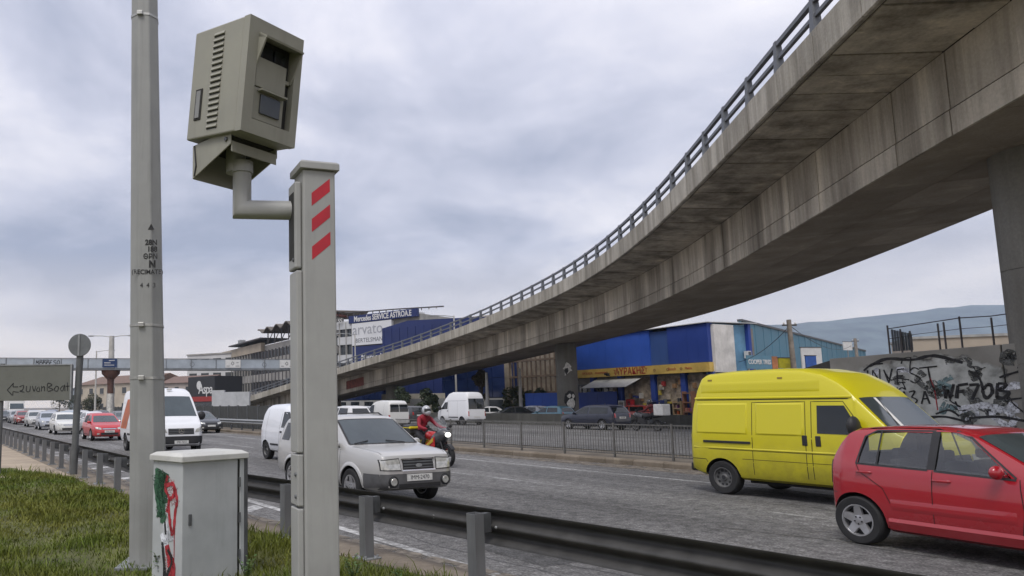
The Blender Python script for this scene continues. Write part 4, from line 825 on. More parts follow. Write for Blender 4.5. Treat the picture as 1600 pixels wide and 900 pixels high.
def rider(label, loc, rz, jacket, helmet, trousers=(0.02, 0.02, 0.024)):
    d = thing('person', label, 'person', loc, rz)
    jm = pmat('jacket_'+label[:12], jacket, 0.75, 0.2, 9); tm = pmat('trousers_'+label[:12], trousers, 0.85, 0.2, 9); hm = pmat('helmet_'+label[:12], helmet, 0.25, 0.06, 5, coat=0.8)
    J = {'pelvis': ((0.16, 0, 0.92), (0.145, 0.16)), 'waist': ((0.20, 0, 1.08), (0.13, 0.155)), 'chest': ((0.27, 0, 1.26), (0.135, 0.175)), 'upper': ((0.33, 0, 1.38), (0.10, 0.14)), 'neck': ((0.37, 0, 1.46), 0.06)}
    Bn = [('pelvis', 'waist'), ('waist', 'chest'), ('chest', 'upper'), ('upper', 'neck')]
    for sg, k in ((-1, 'r'), (1, 'l')):
        J.update({'sh'+k: ((0.33, sg*0.20, 1.36), 0.075), 'el'+k: ((0.52, sg*0.33, 1.14), 0.056), 'fo'+k: ((0.75, sg*0.34, 1.08), 0.046), 'wr'+k: ((0.96, sg*0.33, 1.075), 0.036)})
        Bn += [('upper', 'sh'+k), ('sh'+k, 'el'+k), ('el'+k, 'fo'+k), ('fo'+k, 'wr'+k)]
    skin_body('body', J, Bn, jm, d)
    L = {'pelvis': ((0.16, 0, 0.90), (0.14, 0.15))}; Bl = []
    for sg, k in ((-1, 'r'), (1, 'l')):
        L.update({'hip'+k: ((0.20, sg*0.12, 0.88), 0.105), 'th'+k: ((0.42, sg*0.21, 0.83), 0.09), 'kn'+k: ((0.66, sg*0.26, 0.76), 0.068), 'ca'+k: ((0.56, sg*0.27, 0.54), 0.062), 'an'+k: ((0.46, sg*0.27, 0.33), 0.045), 'to'+k: ((0.66, sg*0.28, 0.27), 0.042)})
        Bl += [('pelvis', 'hip'+k), ('hip'+k, 'th'+k), ('th'+k, 'kn'+k), ('kn'+k, 'ca'+k), ('ca'+k, 'an'+k), ('an'+k, 'to'+k)]
    skin_body('trousers', L, Bl, tm, d)
    for sg in (-1, 1): hand_mesh((1.0, sg*0.33, 1.075), 1, sg).build('gloved_hand', m_black, d, 60)
    h = MB(); h.ball((0.43, 0, 1.60), (0.15, 0.128, 0.15), 18, 12); h.ball((0.50, 0, 1.54), (0.10, 0.10, 0.10), 14, 9); ho = h.build('helmet', hm, d, 70)
    v = MB(); n = 12; vs = []
    for i in range(n+1):
        a = R(-62)+R(124)*i/n
        for e, rr in ((1.565, 0.156), (1.61, 0.158), (1.655, 0.150)): vs.append((0.43+rr*math.cos(a), 0.132/0.15*rr*math.sin(a), e))
    v.add(vs, [(3*i+j, 3*i+3+j, 3*i+4+j, 3*i+1+j) for i in range(n) for j in range(2)]); v.build('visor', m_glass, ho, 60)
    return d
# ---------------------------------------------------------------- ground, roads, markings
def asphalt(name, lane_edges, base=(0.235, 0.23, 0.225)):
    m = bpy.data.materials.new(name); m.use_nodes = True; nt = m.node_tree; b = nt.nodes['Principled BSDF']; N = nt.nodes.new; Lk = nt.links.new
    b.inputs['Roughness'].default_value = 0.82; b.inputs['Specular IOR Level'].default_value = 0.35
    g = N('ShaderNodeNewGeometry'); mp = N('ShaderNodeMapping'); mp.vector_type = 'POINT'; mp.inputs['Rotation'].default_value = (0, 0, -TH); Lk(g.outputs['Position'], mp.inputs[0])   # x across, y along
    def noise(st, sc, det, ro=0.6):
        q = N('ShaderNodeMapping'); q.inputs['Scale'].default_value = st; Lk(mp.outputs[0], q.inputs[0]); n = N('ShaderNodeTexNoise'); Lk(q.outputs[0], n.inputs[0])
        n.inputs['Scale'].default_value = sc; n.inputs['Detail'].default_value = det; n.inputs['Roughness'].default_value = ro; return n.outputs[0]
    def ramp(x, p0, v0, p1, v1):
        r = N('ShaderNodeMapRange'); Lk(x, r.inputs[0]); r.inputs[1].default_value = p0; r.inputs[2].default_value = p1; r.inputs[3].default_value = v0; r.inputs[4].default_value = v1; return r.outputs[0]
    def mul(a, c):
        k = N('ShaderNodeMath'); k.operation = 'MULTIPLY'; Lk(a, k.inputs[0]); Lk(c, k.inputs[1]); return k.outputs[0]
    patch = ramp(noise((1, 0.3, 1), 0.45, 7), 0.34, 0.68, 0.66, 1.22)
    streak = ramp(noise((1, 0.02, 1), 1.5, 5), 0.36, 0.78, 0.64, 1.12)
    blot = ramp(noise((1, 1, 1), 5.5, 9, 0.78), 0.38, 0.50, 0.60, 1.25)
    grain = ramp(noise((1, 1, 1), 42, 4, 0.75), 0.34, 0.50, 0.66, 1.50)
    vor = N('ShaderNodeTexVoronoi'); Lk(mp.outputs[0], vor.inputs[0]); vor.inputs['Scale'].default_value = 26
    agg = ramp(vor.outputs['Distance'], 0.1, 1.22, 0.6, 0.70)
    f = mul(mul(mul(patch, streak), mul(blot, grain)), agg)
    vm = N('ShaderNodeVectorMath'); vm.operation = 'SCALE'; vm.inputs[0].default_value = base; Lk(f, vm.inputs[3]); Lk(vm.outputs[0], b.inputs['Base Color'])
    bp = N('ShaderNodeBump'); bp.inputs['Strength'].default_value = 0.7; bp.inputs['Distance'].default_value = 0.025; Lk(mul(grain, agg), bp.inputs['Height']); Lk(bp.outputs[0], b.inputs['Normal'])
    return m
m_asphalt = asphalt('asphalt', ()); 
def worn_white():
    m = bpy.data.materials.new('worn_white_paint'); m.use_nodes = True; nt = m.node_tree; b = nt.nodes['Principled BSDF']; N = nt.nodes.new; Lk = nt.links.new
    b.inputs['Roughness'].default_value = 0.75; g = N('ShaderNodeNewGeometry')
    n = N('ShaderNodeTexNoise'); Lk(g.outputs['Position'], n.inputs[0]); n.inputs['Scale'].default_value = 9; n.inputs['Detail'].default_value = 9; n.inputs['Roughness'].default_value = 0.75
    n2 = N('ShaderNodeTexNoise'); Lk(g.outputs['Position'], n2.inputs[0]); n2.inputs['Scale'].default_value = 0.7; n2.inputs['Detail'].default_value = 4
    a = N('ShaderNodeMath'); a.operation = 'MULTIPLY_ADD'; Lk(n2.outputs[0], a.inputs[0]); a.inputs[1].default_value = 0.5; Lk(n.outputs[0], a.inputs[2])
    cr = N('ShaderNodeValToRGB'); Lk(a.outputs[0], cr.inputs[0]); e = cr.color_ramp.elements; e[0].position = 0.70; e[0].color = (0.17, 0.167, 0.162, 1); e[1].position = 0.88; e[1].color = (0.52, 0.52, 0.51, 1)
    Lk(cr.outputs[0], b.inputs['Base Color']); return m
m_mark = worn_white()
def strip(name, mat, ps, z, parent=None, kind=None, label=None, cat=None):
    """flat sheet; ps = list of (p0, p1, q) rows"""
    mb = MB(); vs = []
    for p0, p1, q in ps: vs += [PQ(p0, q, z), PQ(p1, q, z)]
    mb.add(vs, [(2*i, 2*i+1, 2*i+3, 2*i+2) for i in range(len(ps)-1)]); o = mb.build(name, mat, parent, fix=False)
    bm = bmesh.new(); bm.from_mesh(o.data)
    for f in bm.faces:
        if f.normal.z < 0: f.normal_flip()
    bm.to_mesh(o.data); bm.free(); return tag(o, label, cat, None, kind)
m_earth = pmat('bare_earth', (0.17, 0.145, 0.115), 0.95, 0.25, 0.15, 0.3, 3, world_co=True, detail=9)
g = MB(); n = 40
xs = [9400*math.copysign(abs(t)**2.2, t) if t > 0 else -4900*abs(t)**2.2 for t in np.linspace(-1, 1, n)]; ys = [-300+4550*t**2 for t in np.linspace(0, 1, n)]
g.add([(x, y, -0.06) for x in xs for y in ys], [(i*n+j, (i+1)*n+j, (i+1)*n+j+1, i*n+j+1) for i in range(n-1) for j in range(n-1)])
tag(g.build('ground', m_earth), kind='structure')
Q0, Q1 = -60, 420
road = strip('road', m_asphalt, [(2.2, 17.55, q) for q in np.linspace(Q0, Q1, 60)], 0.0, kind='structure')
oroad = strip('opposite_road', m_asphalt, [(20.2, 39.0, q) for q in np.linspace(Q0, Q1, 40)], 0.17, kind='structure')
sroad = strip('service_road', asphalt('old_asphalt', (), (0.13, 0.128, 0.125)), [(40.6, 56.5, q) for q in np.linspace(-10, 330, 30)], 0.05, kind='structure')
# painted lines, each a part of the road
def mark(rows, nm='lane_marking', parent=road, z=0.004): return strip(nm, m_mark, rows, z, parent)
mark([(5.22, 5.37, q) for q in np.linspace(Q0, Q1, 40)], 'edge_line')
mark([(15.15, 15.30, q) for q in np.linspace(Q0, Q1, 40)], 'edge_line')
for k in range(-5, 26):
    for p, o in ((8.7, 15.0), (12.05, 3.1)):
        q = k*9+o
        if p < 9 and -2 < q < 13: continue
        mark([(p-0.05, p+0.05, q), (p-0.05, p+0.05, q+4.5)], 'lane_dash')
# slanted hatching between guardrail and edge line
def rail_p(q): return float(np.interp(q, [-30, 0, 2.4, 3.7, 5.9, 8.26, 10.6, 13, 15.5, 21.3, 29, 42.6, 120], [6.9, 5.28, 5.10, 4.99, 4.76, 4.44, 4.08, 3.72, 3.5, 3.32, 3.15, 2.85, 2.3]))
for k in range(16):
    q = 4.6+k*1.75; a = rail_p(q)+0.36
    if 5.15-a < 0.15: continue
    mb = MB(); w = 0.42; sl = 0.9
    mb.add([PQ(a, q, 0.004), PQ(5.16, q+(5.16-a)*sl, 0.004), PQ(5.16, q+(5.16-a)*sl+w, 0.004), PQ(a, q+w, 0.004)], [(0, 1, 2, 3)]); o = mb.build('hatch_stripe', m_mark, road)
for k in range(-2, 24):
    for p in (25.5, 29.5, 33.6):
        q = k*12+3.0; strip('lane_dash', m_mark, [(p-0.06, p+0.06, q), (p-0.06, p+0.06, q+4.5)], 0.174-0.0, oroad)
# repairs, sealed cracks and a manhole in the carriageway
m_patch = asphalt('patch_asphalt', (), (0.13, 0.128, 0.126)); m_seal = pmat('crack_sealant', (0.05, 0.049, 0.048), 0.6, 0.2, 8, world_co=True)
for p0, p1, q0, q1 in ((6.0, 7.4, 6.4, 7.8), (12.6, 13.5, 22, 28), (13.2, 14.3, 4.8, 6.6), (9.6, 11.2, 33, 37), (6.2, 7.0, 19, 21)): strip('asphalt_patch', m_patch, [(p0, p1, q0), (p0+0.05, p1-0.04, q1)], 0.0025, road)
rc = random.Random(9)
for k in range(16):
    p, q = rc.uniform(5.6, 15), rc.uniform(2, 30); along = rc.random() < 0.6; pts = [(p, q)]
    for i in range(9): pts.append((pts[-1][0]+rc.uniform(-0.12, 0.12)+(0 if along else 0.35), pts[-1][1]+(0.5 if along else rc.uniform(-0.12, 0.12))))
    cr_ = MB(); w = rc.uniform(0.015, 0.035)
    for a_, b_ in zip(pts[:-1], pts[1:]):
        o_ = (0.0, w) if not along else (w, 0.0); cr_.add([PQ(a_[0], a_[1], 0.003), PQ(b_[0], b_[1], 0.003), PQ(b_[0]+o_[0], b_[1]+o_[1], 0.003), PQ(a_[0]+o_[0], a_[1]+o_[1], 0.003)], [(0, 1, 2, 3)])
    cr_.build('sealed_crack', m_seal, road)
mh = MB().lathe([(0.001, 0.0), (0.3, 0.0), (0.3, 0.006), (0.33, 0.006), (0.33, 0.0)], 24, Matrix.Translation(PQ(10.7, 16.4, 0.003))); mh.build('manhole_cover', m_dkgalv, road)
# gutter dirt along the median kerb and the near kerb
m_gut = spray('gutter_dirt', (0.16, 0.135, 0.105), 0.44, 3.0)
strip('gutter_dirt', m_gut, [(16.6, 17.55, q) for q in np.linspace(Q0, 200, 40)], 0.0055, road); strip('gutter_dirt', m_gut, [(rail_p(q)+0.3, rail_p(q)+0.72, q) for q in np.linspace(-20, 60, 60)], 0.0065, road)
# kerbs and median
m_kerb = concrete('kerb_concrete', (0.23, 0.195, 0.155), 0.5, 0.4, 1.0)
m_verge = pmat('verge_soil', (0.13, 0.11, 0.085), 0.95, 0.3, 1.2, 0.4, 8, world_co=True)
def solid_strip(name, rows, mat, parent=None, kind=None):
    """rows of (p0, p1, q, z0, z1)"""
    mb = MB(); mb.loft([[PQ(p0, q, z0), PQ(p1, q, z0), PQ(p1, q, z1), PQ(p0, q, z1)] for p0, p1, q, z0, z1 in rows]); o = mb.build(name, mat, parent, None, 0.02); return tag(o, kind=kind)
med = solid_strip('median', [(17.9, 20.19, q, -0.05, 0.15) for q in np.linspace(Q0, Q1, 20)], m_verge, kind='structure')
for k in range(-16, 110):
    q = k*1.0
    o = MB().loft([[PQ(17.56, q+e, -0.04), PQ(17.895, q+e, -0.04), PQ(17.895, q+e, 0.165), PQ(17.60, q+e, 0.165), PQ(17.56, q+e, 0.12)] for e in (0.006, 0.994)]).build('kerb_stone', m_kerb, med, None, 0.012)
kerb = solid_strip('kerb', [(rail_p(q)-0.42, rail_p(q)+0.30, q, -0.05, 0.075) for q in np.linspace(-20, 120, 90)], m_kerb, kind='structure')
# grass verge: ground sheet, then blades
GE = [(-25, 4.0), (2.0, 4.35), (5.0, 4.0), (7.6, 3.65), (10, 3.35), (14, 2.75), (18, 2.45), (21.5, 1.95), (23.0, 0.9), (24.0, -2.0), (25.0, -30)]
def grass_z(x, y):
    return 0.085+0.035*math.sin(x*1.3+0.4)*math.cos(y*0.9)+0.02*math.sin(x*3.1+y*2.3)
gm = pmat('grass_soil', (0.085, 0.09, 0.025), 0.95, 0.4, 1.5, 0.4, 12, world_co=True)
mb = MB(); rows = 44; cols = 26; vs = []
for i in range(rows):
    q = -20+45*i/(rows-1); pe = rail_p(q)-0.36; p0 = -34
    for j in range(cols):
        t = j/(cols-1); p = pe-(pe-p0)*(1-t)**2.2 if False else p0+(pe-p0)*(1-(1-t)**2.5)
        v = PQ(p, q); vs.append((v.x, v.y, grass_z(v.x, v.y)-0.02 if t < 0.999 else 0.06))
mb.add(vs, [(i*cols+j, (i+1)*cols+j, (i+1)*cols+j+1, i*cols+j+1) for i in range(rows-1) for j in range(cols-1)])
tag(mb.build('grass_verge', gm, None, 80), kind='structure')
m_path = pmat('dusty_path', (0.33, 0.27, 0.20), 0.95, 0.2, 1.0, 0.3, 9, world_co=True)
mb = MB(); vs = []
for q in np.linspace(19.5, 130, 40):
    pe = rail_p(q)-0.40; vs += [PQ(-26, q, 0.10 if q > 24 else 0.05), PQ(-5, q, 0.105 if q > 24 else 0.05), PQ(pe, q, 0.10)]
mb.add(vs, [(3*i+j, 3*i+3+j, 3*i+4+j, 3*i+1+j) for i in range(39) for j in range(2)]); tag(mb.build('dirt_path', m_path), kind='structure')

def grass_blades():
    n = 480000
    # sample by distance so that blades keep an even density on screen
    x = RNG.uniform(-16, 4.5, n); y = 3.6+(24-3.6)*RNG.uniform(0, 1, n)**1.25
    p = x*NX+y*NY; q = x*BX+y*BY
    pe = np.interp(q, [-30, 0, 2.4, 3.7, 5.9, 8.26, 10.6, 13, 15.5, 21.3, 29, 42.6], [6.9, 5.28, 5.10, 4.99, 4.76, 4.44, 4.08, 3.72, 3.5, 3.32, 3.15, 2.85])-0.40
    edge = pe+RNG.normal(0, 0.10, n); far = 21.0+0.9*np.sin(p*1.4)+RNG.normal(0, 0.4, n)
    clump = np.sin(x*2.1+1.3*np.sin(y*1.7))*np.sin(y*1.9+0.7*np.sin(x*2.7))
    ok = (p < edge) & (p > edge-14) & (q < far) & (RNG.uniform(0, 1, n) < 0.72+0.3*clump) & (np.abs(x/y) < 0.62)
    x, y, p, q, pe, clump = (a[ok] for a in (x, y, p, q, pe, clump)); n = len(x)
    z = 0.085+0.035*np.sin(x*1.3+0.4)*np.cos(y*0.9)+0.02*np.sin(x*3.1+y*2.3)-0.03
    big = np.sin(x*0.83+2.0)*np.sin(y*0.71+1.0)
    hh = (0.03+0.045*RNG.uniform(0, 1, n)+0.05*np.clip(clump, 0, 1)+0.03*np.clip(big, 0, 1))*(1+1.2*(RNG.uniform(0, 1, n) > 0.97))
    tall = ((x+1.1)**2+(y-7.5)**2 < 0.8) | ((x+0.35)**2+(y-6.6)**2 < 1.4); hh = np.where(tall, hh*1.35, hh)
    w = (0.0028+0.003*RNG.uniform(0, 1, n))*np.clip(y/6.5, 1, 2.2); a = RNG.uniform(0, 2*np.pi, n); b = RNG.uniform(0, 2*np.pi, n); lean = hh*RNG.uniform(0.15, 0.9, n)
    ca, sa = np.cos(a)*w, np.sin(a)*w; lx, ly = np.cos(b)*lean, np.sin(b)*lean
    V = np.empty((n, 5, 3), np.float32)
    V[:, 0] = np.stack([x-ca, y-sa, z], 1); V[:, 1] = np.stack([x+ca, y+sa, z], 1)
    V[:, 2] = np.stack([x+ca*0.8+lx*0.35, y+sa*0.8+ly*0.35, z+hh*0.6], 1); V[:, 3] = np.stack([x-ca*0.8+lx*0.35, y-sa*0.8+ly*0.35, z+hh*0.6], 1)
    V[:, 4] = np.stack([x+lx, y+ly, z+hh], 1)
    me = bpy.data.meshes.new('grass'); me.vertices.add(n*5); me.vertices.foreach_set('co', V.reshape(-1))
    i0 = np.arange(n)*5; loops = np.stack([i0, i0+1, i0+2, i0+3, i0+3, i0+2, i0+4], 1).reshape(-1)
    me.loops.add(n*7); me.loops.foreach_set('vertex_index', loops.astype(np.int32))
    st = np.stack([np.arange(n)*7, np.arange(n)*7+4], 1).reshape(-1); me.polygons.add(n*2); me.polygons.foreach_set('loop_start', st.astype(np.int32))
    me.update(calc_edges=True); me.validate()
    gmat = bpy.data.materials.new('grass_blades'); gmat.use_nodes = True; nt = gmat.node_tree; pb = nt.nodes['Principled BSDF']; N = nt.nodes.new; Lk = nt.links.new
    pb.inputs['Roughness'].default_value = 0.6; pb.inputs['Specular IOR Level'].default_value = 0.25
    try: pb.inputs['Subsurface Weight'].default_value = 0.0
    except Exception: pass
    ge = N('ShaderNodeNewGeometry'); n1 = N('ShaderNodeTexNoise'); Lk(ge.outputs['Position'], n1.inputs[0]); n1.inputs['Scale'].default_value = 0.55; n1.inputs['Detail'].default_value = 5
    cr = N('ShaderNodeValToRGB'); Lk(n1.outputs[0], cr.inputs[0]); e = cr.color_ramp.elements; e[0].position = 0.36; e[0].color = (0.088, 0.128, 0.015, 1); e[1].position = 0.66; e[1].color = (0.165, 0.160, 0.030, 1)
    hs = N('ShaderNodeHueSaturation'); mr = N('ShaderNodeMapRange'); Lk(ge.outputs['Random Per Island'], mr.inputs[0]); mr.inputs[3].default_value = 0.6; mr.inputs[4].default_value = 1.35; Lk(mr.outputs[0], hs.inputs['Value']); Lk(cr.outputs[0], hs.inputs['Color']); Lk(hs.outputs[0], pb.inputs['Base Color'])
    tag(obj('grass', me, gmat), 'rough green roadside grass on the verge', 'grass', kind='stuff')
grass_blades()
# broad leafed weeds by the posts
def weed(x, y, h, n, label, seed):
    rn = random.Random(seed); mb = MB(); t = thing('weed_plant', label, 'plant', (x, y, grass_z(x, y)-0.02), 0, 'weeds at the posts')
    st = MB()
    for k in range(n):
        a = rn.uniform(0, 6.28); ln = h*rn.uniform(0.5, 1); tip = Vector((math.cos(a)*ln*0.35, math.sin(a)*ln*0.35, ln)); st.tube([(0, 0, 0), tip*0.5+Vector((0, 0, ln*0.08)), tip], [0.004, 0.003, 0.002], 4)
        for j in range(5):
            c = tip*(0.35+0.65*j/4); b = rn.uniform(0, 6.28); l = h*0.16*rn.uniform(0.7, 1.3); d = Vector((math.cos(b), math.sin(b), 0.35))*l; s_ = Vector((-math.sin(b), math.cos(b), 0))*l*0.3
            mb.add([c, c+d*0.5+s_, c+d, c+d*0.5-s_], [(0, 1, 2, 3)])
    st.build('stems', pmat('weed_stem', (0.10, 0.13, 0.03), 0.7), t); tag(mb.build('leaves', pmat('weed_leaf', (0.07, 0.14, 0.025), 0.6, 0.35, 30), t, fix=False), kind='stuff')
for i, (x, y, h, lab) in enumerate(((-1.62, 7.75, 0.36, 'leafy dark weed at the left foot of the cabinet'), (-0.75, 7.55, 0.26, 'short leafy weed at the right foot of the cabinet'), (0.30, 7.5, 0.26, 'weed sprouting right of the radar post in front of the guardrail'),
        (0.72, 7.15, 0.22, 'thin weed by the third guardrail post'), (-2.9, 11.9, 0.34, 'tall thin weed at the kerb left of the lamp pole'))): weed(x, y, h, 16, lab, i)

# ---------------------------------------------------------------- near guardrail
gr = thing('guardrail', 'dark steel roadside guardrail on posts along the near kerb', 'guardrail')
PROF = [(0.043*(1-math.cos(2*math.pi*h/0.165)), h) for h in np.linspace(0.168, -0.168, 29)]
RT = 0.62
qs = [-14+4*k for k in range(36)]
m_beam = pmat('grimy_beam', (0.05, 0.049, 0.048), 0.62, 0.25, 5.0, 0.05, 60, metal=0.15, detail=10, world_co=True)
for i in range(len(qs)-1):
    mb = MB(); rings = []
    for q in np.linspace(qs[i], qs[i+1]+0.16, 6):
        p = rail_p(q); off = 0.0035*(i % 2)
        rings.append([PQ(p+o+off, q, RT+h) for o, h in PROF]+[PQ(p+o+off-0.006, q, RT+h) for o, h in PROF[::-1]])
    mb.loft(rings); mb.build('beam', m_beam, gr, 70)
POSTQ = [-8.5, -6.2, -3.9, -1.6]+[5.78, 7.45, 9.12]+[9.12+1.66*k for k in range(1, 50)]
pm0 = None; m_post = weathered('post_steel', (0.175, 0.18, 0.185), 0.5, 0.15, 0.55, 0.25)
for q in POSTQ:
    p = rail_p(q); t = math.atan2(rail_p(q+0.5)-rail_p(q-0.5), 1.0)
    if pm0 is None:
        mb = MB(); mb.box(-0.055, -0.049, -0.06, 0.06, 0, 0.69); mb.box(0.049, 0.055, -0.06, 0.06, 0, 0.69); mb.box(-0.049, 0.049, 0.054, 0.06, 0, 0.69); mb.box(-0.049, 0.049, -0.06, -0.052, 0, 0.685)
        pm0 = mb.mesh('post'); bm0 = MB().box(-0.028, 0.028, 0.062, 0.185, 0.50, 0.68).mesh('spacer'); pl0 = MB().box(-0.12, 0.12, -0.12, 0.12, 0, 0.014)
        for bx in (-0.085, 0.085):
            for by in (-0.085, 0.085): pl0.lathe([(0.001, 0.04), (0.013, 0.04), (0.013, 0.012)], 8, Matrix.Translation((bx, by, 0)))
        pl0 = pl0.mesh('base_plate')
    c = PQ(p-0.19, q, 0.07); o = obj('post', pm0, m_post, gr); o.location = c; o.rotation_euler = (0, 0, TH-R(90)-t+R(0))
    s_ = obj('spacer', bm0, m_dkgalv, o); b_ = obj('base_plate', pl0, m_galv, o); b_.location = (0, 0, 0.006)
m_refl = pmat('reflector_white', (0.75, 0.76, 0.74), 0.25, 0.05, coat=0.5)
for q in POSTQ:
    for dz in (-0.008, 0.008): MB().ball(PQ(rail_p(q)+0.0, q+dz*9, RT), (0.016, 0.016, 0.016), 8, 6).build('bolt', m_galv, gr, 60)
for q in (0.75, 2.05, 3.3, 4.55, 6.6, 9.5):
    p = rail_p(q); MB().cbox(PQ(p+0.012, q, RT+0.0), (0.012, 0.055, 0.032), TH).build('reflector', m_refl, gr)
# ---------------------------------------------------------------- median guardrail (far part), screen wall, pedestrian fence, barrier beyond
gm2 = thing('guardrail', 'grey guardrail on the median beyond the dark saloon', 'guardrail')
mb = MB(); mb.loft([[PQ(18.1-o, q, 0.72+h) for o, h in PROF]+[PQ(18.1-o+0.006, q, 0.72+h) for o, h in PROF[::-1]] for q in (33, 60, 90, 130)]); mb.build('beam', m_galv, gm2, 50)
pmm = MB().box(-0.05, 0.05, -0.05, 0.05, 0, 0.78).mesh('post')
for k in range(40): o = obj('post', pmm, m_dkgalv, gm2); o.location = PQ(18.18, 33.5+2.0*k, 0.12); o.rotation_euler = (0, 0, TH)
sw = thing('screen_wall', 'dark screen wall along the median behind the grey guardrail', 'wall')
m_screen = pmat('dark_screen', (0.05, 0.052, 0.05), 0.8, 0.3, 2, world_co=True)
pn = MB().box(-0.04, 0.04, 0.01, 1.99, 0, 1.62).mesh('panel'); pp = MB().box(-0.07, 0.07, -0.06, 0.06, 0, 1.68).mesh('post')
for k in range(30):
    o = obj('panel', pn, m_screen, sw); o.location = PQ(19.6, 44+2*k, 0.14); o.rotation_euler = (0, 0, TH)
    o = obj('post', pp, m_dkgalv, sw); o.location = PQ(19.6, 44+2*k, 0.14); o.rotation_euler = (0, 0, TH)
fen = thing('pedestrian_fence', 'thin barred metal fence on the median kerb behind the motorcycle', 'fence')
m_fence = pmat('fence_paint', (0.125, 0.122, 0.115), 0.6, 0.25, 6, metal=0.2)
fp = MB().box(-0.025, 0.025, -0.025, 0.025, 0, 1.02).mesh('post'); fr_ = MB().box(-0.016, 0.016, 0.0, 2.0, -0.016, 0.016).mesh('rail'); fb = MB()
for k in range(1, 20): fb.box(-0.007, 0.007, 0.1*k-0.007, 0.1*k+0.007, 0.10, 0.97)
fb = fb.mesh('bars'); FQ0 = -6
for k in range(17):
    q = FQ0+2.0*k
    for me, nm, z, kd in ((fp, 'post', 0.16, None), (fr_, 'top_rail', 1.13, None), (fr_, 'bottom_rail', 0.27, None), (fb, 'bars', 0.16, 'stuff')):
        o = obj(nm, me, m_fence, fen); o.location = PQ(17.98, q, z); o.rotation_euler = (0, 0, TH)
        if kd: o['kind'] = kd
br = thing('barrier', 'dark concrete barrier along the far edge of the opposite carriageway', 'barrier')
m_barr = concrete('barrier_concrete', (0.085, 0.085, 0.078), 0.5, 0.5)
bs = MB().loft([[(-0.3, y, 0), (0.3, y, 0), (0.3, y, 0.08), (0.12, y, 0.35), (0.08, y, 0.88), (-0.08, y, 0.88), (-0.12, y, 0.35), (-0.3, y, 0.08)] for y in (0.01, 3.99)]).mesh('segment')
for k in range(34): o = obj('segment', bs, m_barr, br); o.location = PQ(39.5, -6+4*k, 0.1); o.rotation_euler = (0, 0, TH)
# ---------------------------------------------------------------- overpass
OV = [[13.357, 10.364, 7.859], [14.102, 14.294, 7.792], [14.871, 18.219, 7.725], [15.669, 22.139, 7.657], [16.474, 26.057, 7.578], [17.225, 29.986, 7.484], [17.86, 33.935, 7.379], [18.358, 37.903, 7.273], [18.71, 41.887, 7.171], [18.9, 45.883, 7.074], [18.906, 49.882, 6.981], [18.724, 53.878, 6.886], [18.354, 57.86, 6.752], [17.798, 61.821, 6.563], [17.059, 65.752, 6.335], [16.139, 69.644, 6.104], [15.045, 73.491, 5.847], [13.788, 77.288, 5.552], [12.384, 81.034, 5.23], [10.837, 84.722, 4.906], [9.162, 88.355, 4.559], [7.395, 91.943, 4.178], [5.571, 95.502, 3.775], [3.7, 99.038, 3.369], [1.787, 102.551, 2.944], [-0.158, 106.046, 2.492], [-2.127, 109.528, 2.02], [-4.117, 112.998, 1.548], [-6.126, 116.457, 1.07], [-8.154, 119.904, 0.586], [-10.2, 123.341, 0.098], [-12.264, 126.768, -0.391], [-14.345, 130.184, -0.88], [-16.443, 133.59, -1.369], [-18.558, 136.985, -1.858]]
for k in range(1, 5): OV.insert(0, [13.357-0.75*k*0.93, 10.364-3.93*k, 7.859+0.066*k])
OV = np.array(OV); OVS = np.arange(len(OV))*4.0-16.0
_d = np.gradient(OV[:, :2], axis=0); _d /= np.linalg.norm(_d, axis=1)[:, None]
def cub(s, k):
    i = int(np.clip((s-OVS[0])//4.0, 0, len(OV)-2)); t = (s-OVS[i])/4.0
    a, b, c, d = (OV[np.clip(j, 0, len(OV)-1), k] for j in (i-1, i, i+1, i+2))
    return 0.5*((2*b)+(c-a)*t+(2*a-5*b+4*c-d)*t*t+(3*b-a-3*c+d)*t**3)
def OP(s, o, dz):
    dx = np.interp(s, OVS, _d[:, 0]); dy = np.interp(s, OVS, _d[:, 1]); l = math.hypot(dx, dy); dx /= l; dy /= l
    return (cub(s, 0)-dy*o, cub(s, 1)+dx*o, cub(s, 2)+dz-0.056*min(0, o) if o < 0 and dz < 1.0 else cub(s, 2)+dz)
HW, CA, KK, HF, WS = 1.997, 2.507, 0.168, 0.838, 5.947
ov = thing('overpass', 'long curved concrete road overpass with railing sweeping across the sky', 'overpass')
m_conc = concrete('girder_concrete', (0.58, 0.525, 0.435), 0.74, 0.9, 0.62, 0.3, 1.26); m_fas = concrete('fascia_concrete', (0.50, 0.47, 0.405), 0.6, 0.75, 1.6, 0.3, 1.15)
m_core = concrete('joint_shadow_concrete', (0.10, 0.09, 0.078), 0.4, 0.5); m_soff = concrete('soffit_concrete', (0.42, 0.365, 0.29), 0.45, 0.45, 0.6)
S0, S1 = -16.0, 124.0
ss = np.linspace(S0, S1, 100)
core = MB().loft([[OP(s, -0.04, 0.02), OP(s, -WS, 0.0), OP(s, -WS, HW), OP(s, -WS-CA, HW+KK), OP(s, -WS-CA, HW+KK+0.3), OP(s, CA-0.16, HW+KK+0.3), OP(s, CA-0.16, HW+KK+0.02), OP(s, -0.04, HW+0.03)] for s in ss]); core.build('box_girder', m_core, ov)
def panel(name, s0, s1, sec, mat, gap=0.016, n=3, bev=0.0):
    """a cast panel: section sec = closed list of (offset, height)"""
    mb = MB().loft([[OP(s, o, h) for o, h in sec] for s in np.linspace(s0+gap, s1-gap, n)]); return mb.build(name, mat, ov, None, bev)
PS = 2.2; k0 = -7
posts = [8.6+PS*k for k in range(-11, 53)]
